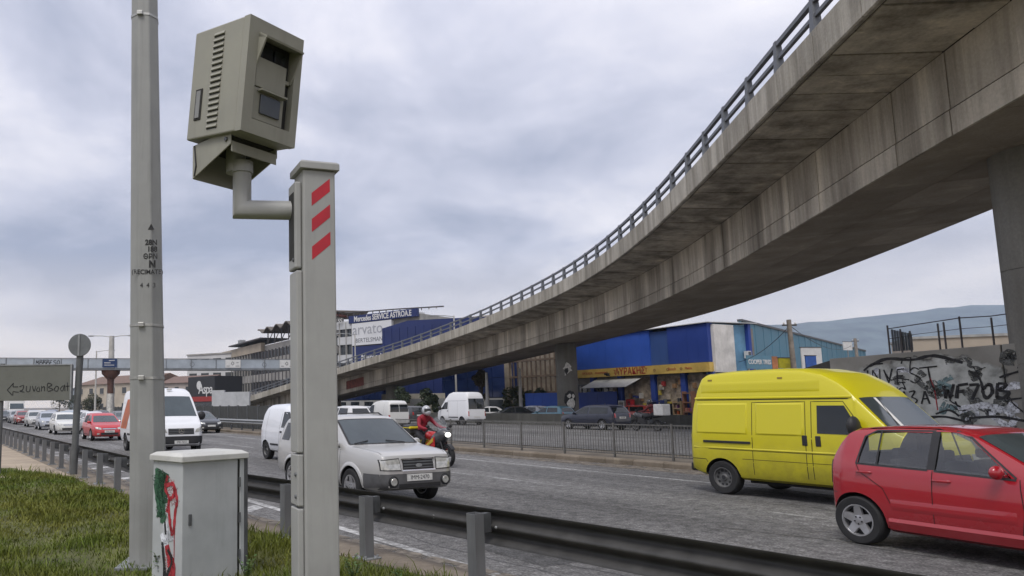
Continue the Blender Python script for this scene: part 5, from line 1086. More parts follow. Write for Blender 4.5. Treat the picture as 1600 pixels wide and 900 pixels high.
for s in posts[:-1]:
    if s+PS > S1 or s < S0: continue
    panel('fascia_panel', s, s+PS, [(CA-0.16, HW+KK), (CA-0.04, HW+KK-0.03), (CA, HW+KK), (CA, HW+KK+HF), (CA-0.16, HW+KK+HF)], m_fas, 0.014)
j = 0; s = S0
while s < S1-1.2:
    w = 1.1 if s < 70 else 2.2
    dz = 0.012*math.sin(j*2.7)
    panel('cantilever_panel', s, s+w, [(0.02, HW+dz), (CA-0.20, HW+KK-0.01+dz), (CA-0.20, HW+KK+0.04), (0.02, HW+0.05)], m_conc, 0.024, 2); s += w; j += 1
s = S0; j = 0
while s < S1-4:
    dz = 0.008*((j*7) % 3-1)
    panel('web_panel', s, s+2.2, [(0.0+dz, 0.63), (0.0+dz, HW-0.004), (-0.06, HW-0.004), (-0.06, 0.63)], m_conc, 0.014, 3)
    panel('lower_web_panel', s, s+2.2, [(0.022+dz, 0.0), (0.022+dz, 0.595), (-0.06, 0.595), (-0.06, 0.0)], m_conc, 0.012, 3); s += 2.2; j += 1
s = S0; j = 0
while s < S1-4:
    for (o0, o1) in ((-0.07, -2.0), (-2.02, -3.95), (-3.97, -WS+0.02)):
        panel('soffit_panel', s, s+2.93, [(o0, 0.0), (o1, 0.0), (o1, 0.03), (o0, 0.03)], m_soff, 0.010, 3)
    s += 2.93; j += 1
m_railp = pmat('rail_steel', (0.145, 0.155, 0.17), 0.55, 0.2, 4, metal=0.3)
ZT = HW+KK+HF
def frame_at(s, o, dz):
    a = Vector(OP(s-0.3, o, dz)); b = Vector(OP(s+0.3, o, dz)); M = Matrix.Rotation(math.atan2(b.y-a.y, b.x-a.x), 4, 'Z'); return Matrix.Translation(OP(s, o, dz)) @ M
rp = MB().loft([[(-w, -d, z), (w, -d, z), (w, d, z), (-w, d, z)] for z, w, d in ((-0.12, 0.14, 0.10), (0.25, 0.11, 0.09), (0.86, 0.075, 0.07))]).mesh('rail_post')
for s in posts:
    if s > S1 or s < S0: continue
    o = obj('rail_post', rp, m_railp, ov); o.matrix_local = frame_at(s, CA-0.10, ZT)
for nm, h, r in (('top_rail', 0.76, 0.062), ('middle_rail', 0.36, 0.05)):
    mb = MB().loft([[OP(s, CA-0.10+a, ZT+h+b) for a, b in ((-r, -r), (r, -r), (r, r), (-r, r))] for s in np.linspace(S0, S1, 100)]); mb.build(nm, m_railp, ov, None)
mb = MB().loft([[OP(s, -WS-CA, HW+KK-0.02), OP(s, -WS-CA+0.2, HW+KK-0.02), OP(s, -WS-CA+0.2, HW+KK+HF), OP(s, -WS-CA, HW+KK+HF)] for s in np.linspace(S0, S1, 60)]); mb.build('far_parapet', m_fas, ov)
# side wall of the earth ramp where the deck comes down
mb = MB().loft([[OP(s, 0.5, -4), OP(s, -WS, -4), OP(s, -WS, HW-0.05), OP(s, 0.5, HW+0.02)] for s in np.linspace(104, S1, 12)]); mb.build('abutment', m_conc, ov)
m_pier = concrete('pier_concrete', (0.22, 0.215, 0.195), 0.5, 0.5, 1.2)
def pier(s, r, zb, bands):
    x, y, z = OP(s, -WS/2, 0); z = cub(s, 2)+0.15
    mb = MB(); zs = [zb]+bands+[z]; prof = []
    for i, h in enumerate(zs[:-1]): prof += [(r, h+0.012), (r, zs[i+1]-0.012), (r-0.018, zs[i+1]-0.008), (r-0.018, zs[i+1]+0.008)]
    return mb.lathe(prof, 40, Matrix.Translation((x, y, 0))).build('pier', m_pier, ov, 40), (x, y)
_, P2 = pier(8.05, 0.95, -0.1, [2.6, 4.9]); pr1, P1 = pier(52.1, 0.86, -0.1, [2.4, 4.6]); pier(85.9, 0.86, -0.1, [2.2])
# painted marks on the middle pier and the red panel at the ramp
m_gw = pmat('graffiti_white', (0.55, 0.54, 0.50), 0.8, 0.3, 6, world_co=True); m_gb = spray('graffiti_black', (0.014, 0.014, 0.015), 0.36); m_gr = spray('graffiti_red', (0.36, 0.02, 0.03), 0.40); m_gg = spray('graffiti_green', (0.02, 0.085, 0.04), 0.42, 30); m_gws = spray('graffiti_pale', (0.62, 0.64, 0.68), 0.42, 16)
def on_cyl(c, r, poly, mat, name, parent, a0):
    """patch of paint wrapped round a column; poly in (arc metres, z)"""
    vs = [(c[0]+(r+0.006)*math.cos(a0+u/r), c[1]+(r+0.006)*math.sin(a0+u/r), z) for u, z in poly]
    return MB().add(vs, [tuple(range(len(vs)))]).build(name, mat, parent, fix=False)
a0 = math.atan2(-P1[1], -P1[0])
def blob(cx, cz, rx, rz, n, seed, jag=0.18):
    rn = random.Random(seed); return [(cx+rx*math.cos(t)*(1+rn.uniform(-jag, jag)), cz+rz*math.sin(t)*(1+rn.uniform(-jag, jag))) for t in np.linspace(0, 2*math.pi, n+1)[:-1]]
def rows_patch(c, r, a0, blobp, mat, name, parent):
    us = [p[0] for p in blobp]; cx = sum(us)/len(us); cz = sum(p[1] for p in blobp)/len(blobp); mb = MB(); vs = []
    rings = [[(cx+(u-cx)*f, cz+(z-cz)*f) for u, z in blobp] for f in (1, 0.66, 0.33, 0.01)]; n = len(blobp)
    for i, rg in enumerate(rings): vs += [(c[0]+(r+0.008)*math.cos(a0+u/r), c[1]+(r+0.008)*math.sin(a0+u/r), z) for u, z in rg]
    mb.add(vs, [(i*n+j, i*n+(j+1) % n, (i+1)*n+(j+1) % n, (i+1)*n+j) for i in range(3) for j in range(n)]); return mb.build(name, mat, parent, 60)
rows_patch(P1, 0.86, a0, blob(0.22, 2.0, 0.50, 0.78, 20, 3), m_gb, 'graffiti_patch', ov)
rows_patch(P1, 0.868, a0, blob(0.27, 1.72, 0.34, 0.42, 16, 4), m_gw, 'graffiti_patch', ov)
rows_patch(P1, 0.868, a0, blob(0.12, 2.30, 0.15, 0.17, 9, 5, .3), m_gw, 'graffiti_patch', ov)
rows_patch(P1, 0.868, a0, blob(0.45, 2.30, 0.13, 0.17, 9, 6, .3), m_gw, 'graffiti_patch', ov)
rows_patch(P1, 0.864, a0, blob(0.05, 4.6, 0.36, 0.5, 12, 7, .5), m_gw, 'graffiti_patch', ov)
rows_patch(P1, 0.872, a0, blob(0.02, 4.4, 0.18, 0.3, 9, 8, .5), m_gb, 'graffiti_patch', ov)
rd = MB().loft([[OP(s, 0.03, 0.45), OP(s, 0.05, 0.45), OP(s, 0.05, 1.55), OP(s, 0.03, 1.55)] for s in np.linspace(88, 92.5, 6)]); rd.build('graffiti_panel', pmat('rust_paint', (0.16, 0.045, 0.03), 0.8, 0.5, 2.5, world_co=True), ov)
# lamp column on the deck edge is left to the street furniture below

# ---------------------------------------------------------------- graffiti retaining wall with fence on top
rw = thing('retaining_wall', 'concrete retaining wall covered in white paint and black graffiti behind the yellow van', 'wall')
def wall_paint():
    m = bpy.data.materials.new('painted_concrete'); m.use_nodes = True; nt = m.node_tree; b = nt.nodes['Principled BSDF']; N = nt.nodes.new; Lk = nt.links.new; b.inputs['Roughness'].default_value = 0.9
    g = N('ShaderNodeNewGeometry'); mp = N('ShaderNodeMapping'); mp.inputs['Rotation'].default_value = (0, 0, -TH); Lk(g.outputs['Position'], mp.inputs[0]); sp = N('ShaderNodeSeparateXYZ'); Lk(mp.outputs[0], sp.inputs[0])
    def noise(sc, det, ro=0.6, st=(1, 1, 1), off=(0, 0, 0)):
        q = N('ShaderNodeMapping'); q.inputs['Scale'].default_value = st; q.inputs['Location'].default_value = off; Lk(mp.outputs[0], q.inputs[0]); n = N('ShaderNodeTexNoise'); Lk(q.outputs[0], n.inputs[0]); n.inputs['Scale'].default_value = sc; n.inputs['Detail'].default_value = det; n.inputs['Roughness'].default_value = ro; return n.outputs[0]
    def ramp(x, *st):
        r = N('ShaderNodeValToRGB'); Lk(x, r.inputs[0]); e = r.color_ramp.elements
        while len(e) < len(st): e.new(0.5)
        for k, (p, c) in enumerate(st): e[k].position = p; e[k].color = (*c, 1)
        return r.outputs[0]
    def math_(op, a, c=0.0):
        k = N('ShaderNodeMath'); k.operation = op
        for i, v in enumerate((a, c)):
            if isinstance(v, (int, float)): k.inputs[i].default_value = v
            else: Lk(v, k.inputs[i])
        return k.outputs[0]
    def mix(f, a, c):
        x = N('ShaderNodeMix'); x.data_type = 'RGBA'; Lk(f, x.inputs[0]); Lk(a, x.inputs[6]); Lk(c, x.inputs[7]); return x.outputs[2]
    base = ramp(noise(0.9, 7), (0.3, (0.19, 0.185, 0.165)), (0.7, (0.33, 0.32, 0.29)))
    pale = ramp(noise(1.6, 8, 0.65, off=(3, 1, 2)), (0.32, (0.22, 0.225, 0.21)), (0.5, (0.46, 0.475, 0.45)), (0.72, (0.66, 0.67, 0.64)))
    # painted field: an uneven area of the wall, brushed on by hand
    u = math_('MULTIPLY', math_('SUBTRACT', sp.outputs[1], 10.3), 0.58); v = math_('MULTIPLY', math_('SUBTRACT', sp.outputs[2], 1.75), 0.86)
    d = math_('ADD', math_('POWER', math_('ABSOLUTE', u), 3), math_('POWER', math_('ABSOLUTE', v), 3)); d = math_('ADD', d, math_('MULTIPLY', math_('SUBTRACT', noise(1.7, 6), 0.5), 1.6))
    f = ramp(d, (0.7, (1, 1, 1)), (1.15, (0, 0, 0))); blk = ramp(d, (0.55, (0, 0, 0)), (0.9, (0.75, 0.75, 0.75)), (1.1, (0.6, 0.6, 0.6)), (1.5, (0, 0, 0)))
    soot = N('ShaderNodeRGB'); soot.outputs[0].default_value = (0.025, 0.025, 0.024, 1)
    c = mix(f, base, pale); c = mix(math_('MULTIPLY', blk, ramp(noise(2.2, 6, off=(7, 2, 1)), (0.50, (0, 0, 0)), (0.60, (1, 1, 1)))), c, soot.outputs[0])
    Lk(c, b.inputs['Base Color']); n = noise(18, 5); bp = N('ShaderNodeBump'); bp.inputs['Strength'].default_value = 0.35; bp.inputs['Distance'].default_value = 0.02; Lk(n, bp.inputs['Height']); Lk(bp.outputs[0], b.inputs['Normal']); return m
WP = 23.2
mw = wall_paint()
for q0, q1 in ((-14, -8.9), (-8.9, -3.8), (-3.8, 1.3), (1.3, 5.0), (5.0, 8.6), (8.6, 12.6)):
    def zt(q): return 3.0+0.03*(12.3-q)
    MB().loft([[PQ(WP, q, -0.1), PQ(WP+0.45, q, -0.1), PQ(WP+0.45, q, zt(q)), PQ(WP, q, zt(q))] for q in (q0+0.012, q1-0.012)]).build('wall_bay', mw, rw, None, 0.02)
cp = MB().loft([[PQ(WP+0.1, 12.6, -0.1), PQ(WP+0.4, 12.6, -0.1), PQ(WP+0.4, 12.6, 2.95), PQ(WP+0.1, 12.6, 2.95)], [PQ(WP+0.1, 14.2, -0.1), PQ(WP+0.4, 14.2, -0.1), PQ(WP+0.4, 14.2, 2.55), PQ(WP+0.1, 14.2, 2.55)]]).build('wall_end', m_barr, rw)
# tags sprayed on it: strokes in wall coordinates (x to the right, y up)
Mw = facing(PQ(WP-0.006, 12.0, 0.0), PQ(0, -1), (0, 0, 1))
def strokes(name, mat, parent, lines, w, M, h=0.004):
    mb = MB()
    for l in lines: ribbon(mb, spline(l, 5) if len(l) > 2 else [l[0], ((l[0][0]+l[1][0])/2, (l[0][1]+l[1][1])/2), l[1]], w, h)
    o = mb.build(name, mat, parent); o.matrix_local = M; return o
def letters(s, x, y, h, slant=0.0):
    G = {'I': [[(0.1, 0), (0.12, 1)]], 'N': [[(0, 0), (0.08, 1)], [(0.08, 1), (0.5, 0.05)], [(0.5, 0.05), (0.55, 1.05)]], 'V': [[(0, 1), (0.25, 0)], [(0.25, 0), (0.55, 1.05)]], 'E': [[(0.5, 1.0), (0.05, 0.95)], [(0.05, 0.95), (0.0, 0.02)], [(0.0, 0.02), (0.5, 0.0)], [(0.02, 0.5), (0.4, 0.52)]],
         'S': [[(0.6, 0.9), (0.3, 1.05), (0.02, 0.75), (0.35, 0.5), (0.62, 0.25), (0.3, -0.05), (0.0, 0.12)]], 'T': [[(-0.2, 1.0), (0.9, 1.08)], [(0.35, 1.05), (0.42, 0.0), (0.6, -0.6)]], 'W': [[(0, 1), (0.15, 0)], [(0.15, 0), (0.3, 0.7)], [(0.3, 0.7), (0.45, 0)], [(0.45, 0), (0.65, 1.1)]],
         'F': [[(0.05, 0), (0.1, 1)], [(0.1, 1), (0.75, 1.1)], [(0.08, 0.5), (0.5, 0.55)]], 'O': [[(0.3, 1), (0.02, 0.6), (0.25, 0.0), (0.6, 0.4), (0.5, 0.95), (0.28, 1.0)]], 'B': [[(0.05, 0), (0.1, 1.1)], [(0.1, 1.1), (0.6, 0.95), (0.15, 0.55)], [(0.15, 0.55), (0.75, 0.4), (0.5, 0.02), (0.02, 0.0)]],
         'M': [[(0, 0), (0.1, 1)], [(0.1, 1), (0.32, 0.3)], [(0.32, 0.3), (0.55, 1)], [(0.55, 1), (0.65, 0)]], '3': [[(0.05, 0.95), (0.45, 1.0), (0.2, 0.55)], [(0.2, 0.55), (0.55, 0.3), (0.25, -0.05), (0.0, 0.1)]], 'A': [[(0, 0), (0.3, 1)], [(0.3, 1), (0.55, 0)], [(0.1, 0.4), (0.5, 0.42)]], '7': [[(0, 1), (0.6, 1.05)], [(0.6, 1.05), (0.2, -0.1)]]}
    out = []
    for c in s:
        if c == ' ': x += h*0.5; continue
        for l in G[c]: out.append([(x+(u+slant*v)*h, y+v*h) for u, v in l])
        x += h*(0.82 if c not in 'I' else 0.4)
    return out
strokes('graffiti_lettering', m_gb, rw, letters('INVEST', 0.35, 2.24, 0.37), 0.036, Mw)
strokes('graffiti_lettering', m_gb, rw, letters('M3A', 1.05, 1.66, 0.34), 0.04, Mw)
strokes('graffiti_lettering', m_gb, rw, letters('WF7OB', 2.10, 1.80, 0.33, 0.12), 0.075, Mw)
strokes('graffiti_arc', m_gb, rw, [[(0.45, 2.72), (0.9, 2.9), (1.5, 2.84), (2.0, 2.92), (2.6, 2.70)]], 0.075, Mw)
strokes('graffiti_scrawl', m_gb, rw, [[(1.3, 1.2), (1.7, 1.3), (2.1, 1.33), (2.5, 1.22)], [(2.6, 1.3), (3.2, 1.34), (3.9, 1.22), (4.6, 1.3)]], 0.06, Mw)
strokes('graffiti_scrawl', m_gb, rw, [[(0.3, 2.6), (0.5, 2.75), (0.8, 2.78)], [(0.35, 2.0), (0.5, 1.8), (0.8, 1.75)], [(2.7, 2.5), (2.9, 2.3), (2.95, 2.0)], [(1.9, 1.4), (2.2, 1.5), (2.4, 1.35)], [(3.3, 2.3), (3.8, 2.45), (4.4, 2.4), (4.9, 2.2)], [(3.4, 1.75), (3.9, 1.8), (4.6, 1.7)]], 0.05, Mw)
strokes('graffiti_wash', m_gws, rw, [[(0.5, 1.5), (0.9, 1.42), (1.4, 1.5)], [(2.4, 1.5), (2.9, 1.62), (3.3, 1.5)], [(0.6, 2.1), (1.0, 2.05)], [(3.2, 2.0), (3.7, 2.1), (4.4, 1.95)]], 0.16, Mw, 0.003)
rg = random.Random(21); m_gk = spray('graffiti_grey', (0.10, 0.105, 0.10), 0.47, 9); m_gt = spray('graffiti_teal', (0.16, 0.24, 0.25), 0.46, 9)
for nm, m, cnt, w0, w1, hz in (('graffiti_haze', m_gk, 16, 0.10, 0.22, 0.0015), ('graffiti_haze', m_gt, 7, 0.08, 0.16, 0.002), ('graffiti_haze', m_gws, 12, 0.06, 0.16, 0.0025), ('graffiti_scrawl', m_gb, 15, 0.014, 0.04, 0.0045)):
    for k in range(cnt):
        x = rg.uniform(0.2, 5.2); y = rg.uniform(1.1, 2.75); pts = [(x, y)]
        for i in range(4): pts.append((pts[-1][0]+rg.uniform(-0.22, 0.3), min(2.9, max(1.0, pts[-1][1]+rg.uniform(-0.24, 0.24)))))
        strokes(nm, m, rw, [pts], rg.uniform(w0, w1), Mw, hz+0.0001*k)
strokes('graffiti_drip', m_gr, rw, [[(1.86, 2.35), (1.93, 2.0), (1.95, 1.5)]], 0.025, Mw)
tf = thing('wall_top_fence', 'rusty post and wire fence with corrugated sheets on top of the retaining wall', 'fence')
m_rust = pmat('rusty_post', (0.075, 0.07, 0.072), 0.75, 0.35, 7)
FT = [(11.1, 0.72), (10.8, 0.58), (10.58, 0.5), (9.93, 0.62), (9.80, 0.64), (9.45, 0.74), (8.8, 0.62), (7.4, 0.7), (5.6, 0.7), (3.0, 0.7)]
for q, h in FT: MB().tube([PQ(WP+0.2, q, 3.05), PQ(WP+0.2, q, 3.08+0.03*(12.3-q)+h)], 0.022, 8).build('post', m_rust, tf, 50)
for hh in (0.70, 0.42): MB().tube([PQ(WP+0.2, 11.1, 3.04+hh)]+[PQ(WP+0.2, q, 3.08+0.03*(12.3-q)+hh*(1 if i % 2 else 0.94)) for i, q in enumerate((10.4, 9.45, 8.8, 7.4, 5.6, 3.0))], 0.008 if hh < 0.6 else 0.014, 5).build('wire', m_rust, tf)
for k in range(8):
    q = 11.05-0.062*k
    MB().loft([[PQ(WP+0.24+0.012*math.cos(3.14*j), q-0.013*j, z) for j in range(5)]+[PQ(WP+0.25+0.012*math.cos(3.14*j), q-0.013*j, z) for j in range(4, -1, -1)] for z in (3.11, 3.12+0.60-0.022*k)]).build('corrugated_sheet', pmat('zinc_sheet', (0.17, 0.19, 0.21), 0.6, 0.25, 4, metal=0.3), tf)
# ---------------------------------------------------------------- foreground: lamp pole, radar post, speed camera, cabinet, traffic sign
m_pole = weathered('pole_steel', (0.285, 0.29, 0.28), 0.40, 0.10, 0.55, 0.1, 0.05)
lp = thing('lamp_pole', 'tall grey tapered steel lamp pole with stencilled marks beside the cabinet', 'lamp pole', (-1.935, 8.5, 0.05))
lean = -0.025
def oct_ring(z, r): return [(lean*z+r*math.cos(R(22.5+45*k)+R(8)), r*math.sin(R(22.5+45*k)+R(8)), z) for k in range(8)]
shaft = MB().loft([oct_ring(z, 0.22-0.0085*z) for z in (0, 3, 6, 9, 11.5)]).build('shaft', m_pole, lp, None, 0.012)
MB().box(-0.3, 0.3, -0.3, 0.3, -0.03, 0.03).build('base_plate', m_galv, lp)
m_band = pmat('strap_band', (0.40, 0.40, 0.38), 0.4, 0.25, 12, metal=0.6)
for z in (2.07, 2.47+0.2, 6.42):
    r = 0.22-0.0085*z+0.006; o = MB().loft([oct_ring(z-0.014, r), oct_ring(z+0.014, r)]).build('strap', m_band, lp)
    MB().cbox((lean*z-0.02, -r-0.005, z), (0.07, 0.03, 0.05)).build('buckle', m_band, o, None, 0.006)
MB().tube([(lean*11.4, 0, 11.3), (0.5, -0.1, 11.9), (2.0, 0.3, 12.2)], [0.07, 0.06, 0.045], 8).build('arm', m_pole, lp, 40)
# stencils on the face towards the camera
fr_ = Vector((math.cos(R(8)-R(0)), math.sin(R(8)), 0)); fr_ = Vector((1, 0.141, 0)).normalized()
def pole_text(s, z, size, dx=0.0, xs=1.0, bold=0.0):
    r = (0.22-0.0085*z)*math.cos(R(22.5)); nrm = Vector((0.139, -0.990, 0)); c = Vector((lean*z, 0, z))+nrm*(r+0.003)+Vector((0.990, 0.139, 0))*dx
    text('stencil_mark', s, size, m_gb, lp, facing(c, (0.990, 0.139, 0), (lean, 0, 1)), 0.001, 1.0, xs, bold)
for s, z, sz, dx, b in (('▲', 3.80, 0.09, 0.07, 0), ('28N', 3.62, 0.085, 0.07, 0.003), ('188', 3.54, 0.085, 0.08, 0.003), ('ΘΡΝ', 3.455, 0.085, 0.06, 0.001), ('N', 3.365, 0.11, 0.08, 0.006), ('(RECIMATE)', 3.275, 0.075, 0.025, 0.001), ('4  4  3', 3.12, 0.075, 0.03, 0)): pole_text(s, z, sz, dx, 0.9, b)

m_radar = weathered('radar_post_paint', (0.335, 0.337, 0.325), 0.22, 0.06, 0.5); m_radar2 = weathered('radar_box_paint', (0.285, 0.28, 0.232), 0.25, 0.06, 0.5); m_dark = pmat('dark_recess', (0.02, 0.02, 0.018), 0.8, 0.2)
RZ = R(17)
rp_ = thing('radar_post', 'grey square steel post with three red slanted stripes', 'post', (-0.03, 5.0, 0.05), RZ)
H1 = 3.40
MB().prism([(-0.115, -0.115), (0.115, -0.115), (0.115, 0.115), (-0.115, 0.115)], 0, H1-0.06).build('column', m_radar, rp_, None, 0.012)
# narrower sleeve on the left that carries the arm
MB().prism([(-0.165, -0.085), (-0.117, -0.085), (-0.117, 0.09), (-0.165, 0.09)], 2.66, 3.26).build('sleeve', m_radar, rp_, None, 0.012)
for z0, z1 in ((1.44, 2.645), (1.10, 1.43), (0.0, 1.085)): MB().prism([(-0.158, -0.09), (-0.117, -0.09), (-0.117, 0.09), (-0.158, 0.09)], z0, z1).build('side_cover', m_radar, rp_, None, 0.008)
MB().loft([[(-w, -w, z), (w, -w, z), (w, w, z), (-w, w, z)] for z, w in ((H1-0.06, 0.14), (H1-0.015, 0.14), (H1, 0.125))]).build('cap', m_radar, rp_, None, 0.004)
MB().cbox((-0.166, 0.0, 2.96), (0.006, 0.12, 0.46)).build('slot', m_dark, rp_, None, 0.002)
for z in (2.72, 1.30, 1.16): MB().lathe([(0.001, 0.01), (0.012, 0.008), (0.014, 0)], 10, Matrix.Translation((-0.166 if z > 2 else -0.159, -0.05, z)) @ Matrix.Rotation(R(-90), 4, 'Y')).build('screw', m_dkgalv, rp_)
m_red = pmat('red_reflective', (0.42, 0.012, 0.025), 0.35, 0.12, 8)
for z in (3.19, 3.01, 2.82):
    MB().add([(-0.055, -0.1165, z-0.105), (0.075, -0.1165, z+0.005), (0.075, -0.1165, z+0.095), (-0.055, -0.1165, z-0.015), (-0.055, -0.114, z-0.105), (0.075, -0.114, z+0.005), (0.075, -0.114, z+0.095), (-0.055, -0.114, z-0.015)], [(0,1,2,3),(7,6,5,4),(0,4,5,1),(1,5,6,2),(2,6,7,3),(3,7,4,0)]).build('red_stripe', m_red, rp_)
bk = MB(); bk.tube([(-0.13, 0.03, 3.085), (-0.473, 0.19, 3.11), (-0.473, 0.19, 3.45)], 0.066, 20); bk.build('arm', m_radar, rp_, 50); MB().lathe([(0.078, 3.37), (0.078, 3.45)], 20, Matrix.Translation((-0.473, 0.19, 0))).build('collar', m_radar, rp_, 40)
# speed camera box: corner towards the viewer, tipped slightly forward
def speed_camera():
    t = thing('speed_camera', 'beige speed camera housing with side vents and lens hood on the bracket', 'speed camera', (-0.585, 5.06, 3.27))
    d0, d1 = R(-47), R(0)
    M0 = Matrix.Rotation(R(47), 4, 'Z')                      # local -y: lens face, local -x: vent face
    M = M0 @ Matrix.Rotation(R(7.5), 4, 'X')
    a, b, h0, h1 = 0.25, 0.295, 0.36, 1.13                   # half width (x), half depth (y)
    def put(mb, nm, mat, parent, bev=0, sm=None, MM=None):
        o = mb.build(nm, mat, parent, sm, bev); o.matrix_local = M if MM is None else MM; return o
    # lens face framed round a deep recess
    case = t
    put(MB().box(-a, a, -b+0.06, b, h0, h1), 'case', m_radar2, t, 0.01)
    for nm, q in (('front_frame', [q]) for q in ((-a, -0.165, h0, h1), (0.185, a, h0, h1), (-0.165, 0.185, h0, h0+0.10), (-0.165, 0.185, h1-0.09, h1))):
        mb = MB()
        for x0, x1, z0, z1 in q: mb.box(x0, x1, -b, -b+0.06, z0, z1)
        put(mb, nm, m_radar2, t)
    put(MB().box(-0.163, 0.183, -b+0.052, -b+0.062, h0+0.1, h1-0.09), 'recess', m_dark, t)
    put(MB().box(-0.15, 0.125, -b+0.015, -b+0.055, h0+0.33, h0+0.53), 'middle_plate', m_radar2, t, 0.004)
    put(MB().box(-0.15, 0.125, -b+0.02, -b+0.055, h0+0.11, h0+0.325), 'lower_plate', m_radar2, t, 0.004)
    put(MB().box(-0.095, 0.085, -b+0.005, -b+0.021, h0+0.155, h0+0.285), 'lower_window', pmat('camera_window', (0.045, 0.05, 0.055), 0.12, 0.1, spec=0.6), t, 0.004)
    put(MB().box(-0.12, 0.115, -b-0.03, -b+0.02, h0+0.30, h0+0.312), 'window_visor', m_radar2, t)
    hd = MB()
    hd.prism([(-b-0.005, h1-0.10), (-b+0.055, h1-0.10), (-b+0.055, h1-0.34), (-b+0.02, h1-0.34), (-b-0.075, h1-0.14)], -0.165, -0.153, 'x'); hd.prism([(-b-0.005, h1-0.10), (-b+0.055, h1-0.10), (-b+0.055, h1-0.34), (-b+0.02, h1-0.34), (-b-0.075, h1-0.14)], 0.17, 0.182, 'x')
    hd.prism([(-b+0.055, h1-0.092), (-b-0.01, h1-0.092), (-b-0.085, h1-0.13), (-b-0.08, h1-0.142), (-b+0.055, h1-0.106)], -0.165, 0.182, 'x'); put(hd, 'lens_hood', m_radar2, t)
    for x in (-0.10, 0.02): put(MB().box(x, x+0.10, -b+0.03, -b+0.054, h1-0.31, h1-0.15), 'lens_window', m_glass, t, 0.003)
    put(MB().box(-0.15, 0.17, -b+0.03, -b+0.054, h1-0.345, h1-0.32), 'lens_sill', m_radar2, t)
    # vents: louvres on the side face
    lv = MB().prism([(0, 0), (-0.011, 0.003), (-0.011, 0.006), (0, 0.026)], -0.055, 0.055, 'y').mesh('louvre'); sl = MB().box(-0.0025, 0.0, -0.056, 0.056, -0.007, 0.001).mesh('slot')
    for k in range(17):
        z = h1-0.075-0.040*k; o = obj('louvre', lv, m_radar2, t); o.matrix_local = M @ Matrix.Translation((-a, 0.015+0.0, z)); s_ = obj('louvre_gap', sl, m_dark, t); s_.matrix_local = M @ Matrix.Translation((-a-0.0005, 0.015, z))
    put(MB().box(-a-0.006, -a+0.002, 0.15, 0.225, h0+0.13, h0+0.35), 'side_window_frame', m_dark, t, 0.003); put(MB().box(-a-0.010, -a-0.004, 0.165, 0.21, h0+0.145, h0+0.335), 'side_window', pmat('camera_side_glass', (0.22, 0.22, 0.21), 0.2, 0.1), t)
    # mounting shroud below
    N0 = M0 @ Matrix.Translation((0, 0.0, 0))
    put(MB().prism([(-0.20, 0.27), (0.215, 0.115), (0.215, 0.355), (-0.20, 0.372)], -0.215, -0.205, 'x'), 'shroud_cheek', m_radar2, t, 0.003, None, N0); put(MB().prism([(-0.20, 0.27), (0.215, 0.115), (0.215, 0.355), (-0.20, 0.372)], 0.205, 0.215, 'x'), 'shroud_cheek', m_radar2, t, 0.003, None, N0)
    put(MB().box(-0.205, 0.205, -0.20, -0.19, 0.22, 0.295), 'shroud_front', m_radar2, t, 0.003, None, N0); put(MB().box(-0.205, 0.205, 0.205, 0.215, 0.115, 0.355), 'shroud_back', m_radar2, t, 0, None, N0)
    for z in (0.31,): put(MB().lathe([(0.001, 0.012), (0.014, 0.010), (0.016, 0)], 10, Matrix.Translation((-0.2155, -0.155, z)) @ Matrix.Rotation(R(-90), 4, 'Y')), 'bolt', m_dkgalv, t, 0, None, N0)
    put(MB().tube([(-0.217, 0.19, 0.13), (-0.219, 0.17, 0.2), (-0.217, 0.19, 0.35)], 0.006, 6), 'cable', m_black, t, 0, None, N0)
    put(MB().box(-0.20, 0.20, -0.18, 0.20, 0.33, 0.345), 'turntable_plate', m_dark, t, 0, None, N0); put(MB().lathe([(0.07, 0.16), (0.07, 0.335)], 20), 'spigot', m_radar, t, 0, 40, Matrix.Translation((-0.0, -0.0, 0)))
    return t
speed_camera()

# roadside cabinet
CZ = R(-28)
cb = thing('utility_cabinet', 'pale grey metal utility cabinet with red and green graffiti', 'cabinet', (-1.27, 7.85, 0.03), R(44))
m_cab = weathered('cabinet_paint', (0.43, 0.45, 0.455), 0.22, 0.06, 0.5); m_cab2 = weathered('cabinet_lid', (0.52, 0.52, 0.49), 0.3, 0.10, 0.6, 0.0, 0.8)
cx, cy, ch = 0.39, 0.27, 1.22
MB().box(-cx, cx-0.10, -cy, cy, 0, ch).build('body', m_cab, cb, None, 0.008)
MB().box(cx-0.098, cx-0.07, -cy+0.01, cy, 0.02, ch-0.01).build('hinge_channel', m_dark, cb)
MB().box(cx-0.07, cx-0.015, -cy-0.002, cy, 0.02, ch).build('door', m_cab, cb, None, 0.006)
MB().box(cx-0.013, cx+0.03, -cy-0.005, cy, 0.02, ch+0.005).build('edge_frame', m_dkgalv, cb, None, 0.004)
MB().loft([[(-cx-0.03, -cy-0.035, ch), (cx+0.02, -cy-0.035, ch), (cx+0.02, cy+0.03, ch), (-cx-0.03, cy+0.03, ch)], [(-cx-0.03, -cy-0.035, ch+0.055), (cx+0.02, -cy-0.035, ch+0.055), (cx+0.02, cy+0.03, ch+0.055), (-cx-0.03, cy+0.03, ch+0.055)], [(-cx+0.02, -cy+0.03, ch+0.085), (cx-0.03, -cy+0.03, ch+0.085), (cx-0.03, cy-0.02, ch+0.085), (-cx+0.02, cy-0.02, ch+0.085)]]).build('lid', m_cab2, cb, None, 0.006)
for z in (0.25, 0.62, 0.98): MB().tube([(cx-0.085, -cy-0.012, z-0.05), (cx-0.085, -cy-0.012, z+0.05)], 0.011, 8).build('hinge', m_dkgalv, cb)
MB().cbox((-cx+0.09, -cy-0.006, 0.66), (0.035, 0.014, 0.11)).build('lock', m_dkgalv, cb, None, 0.004)
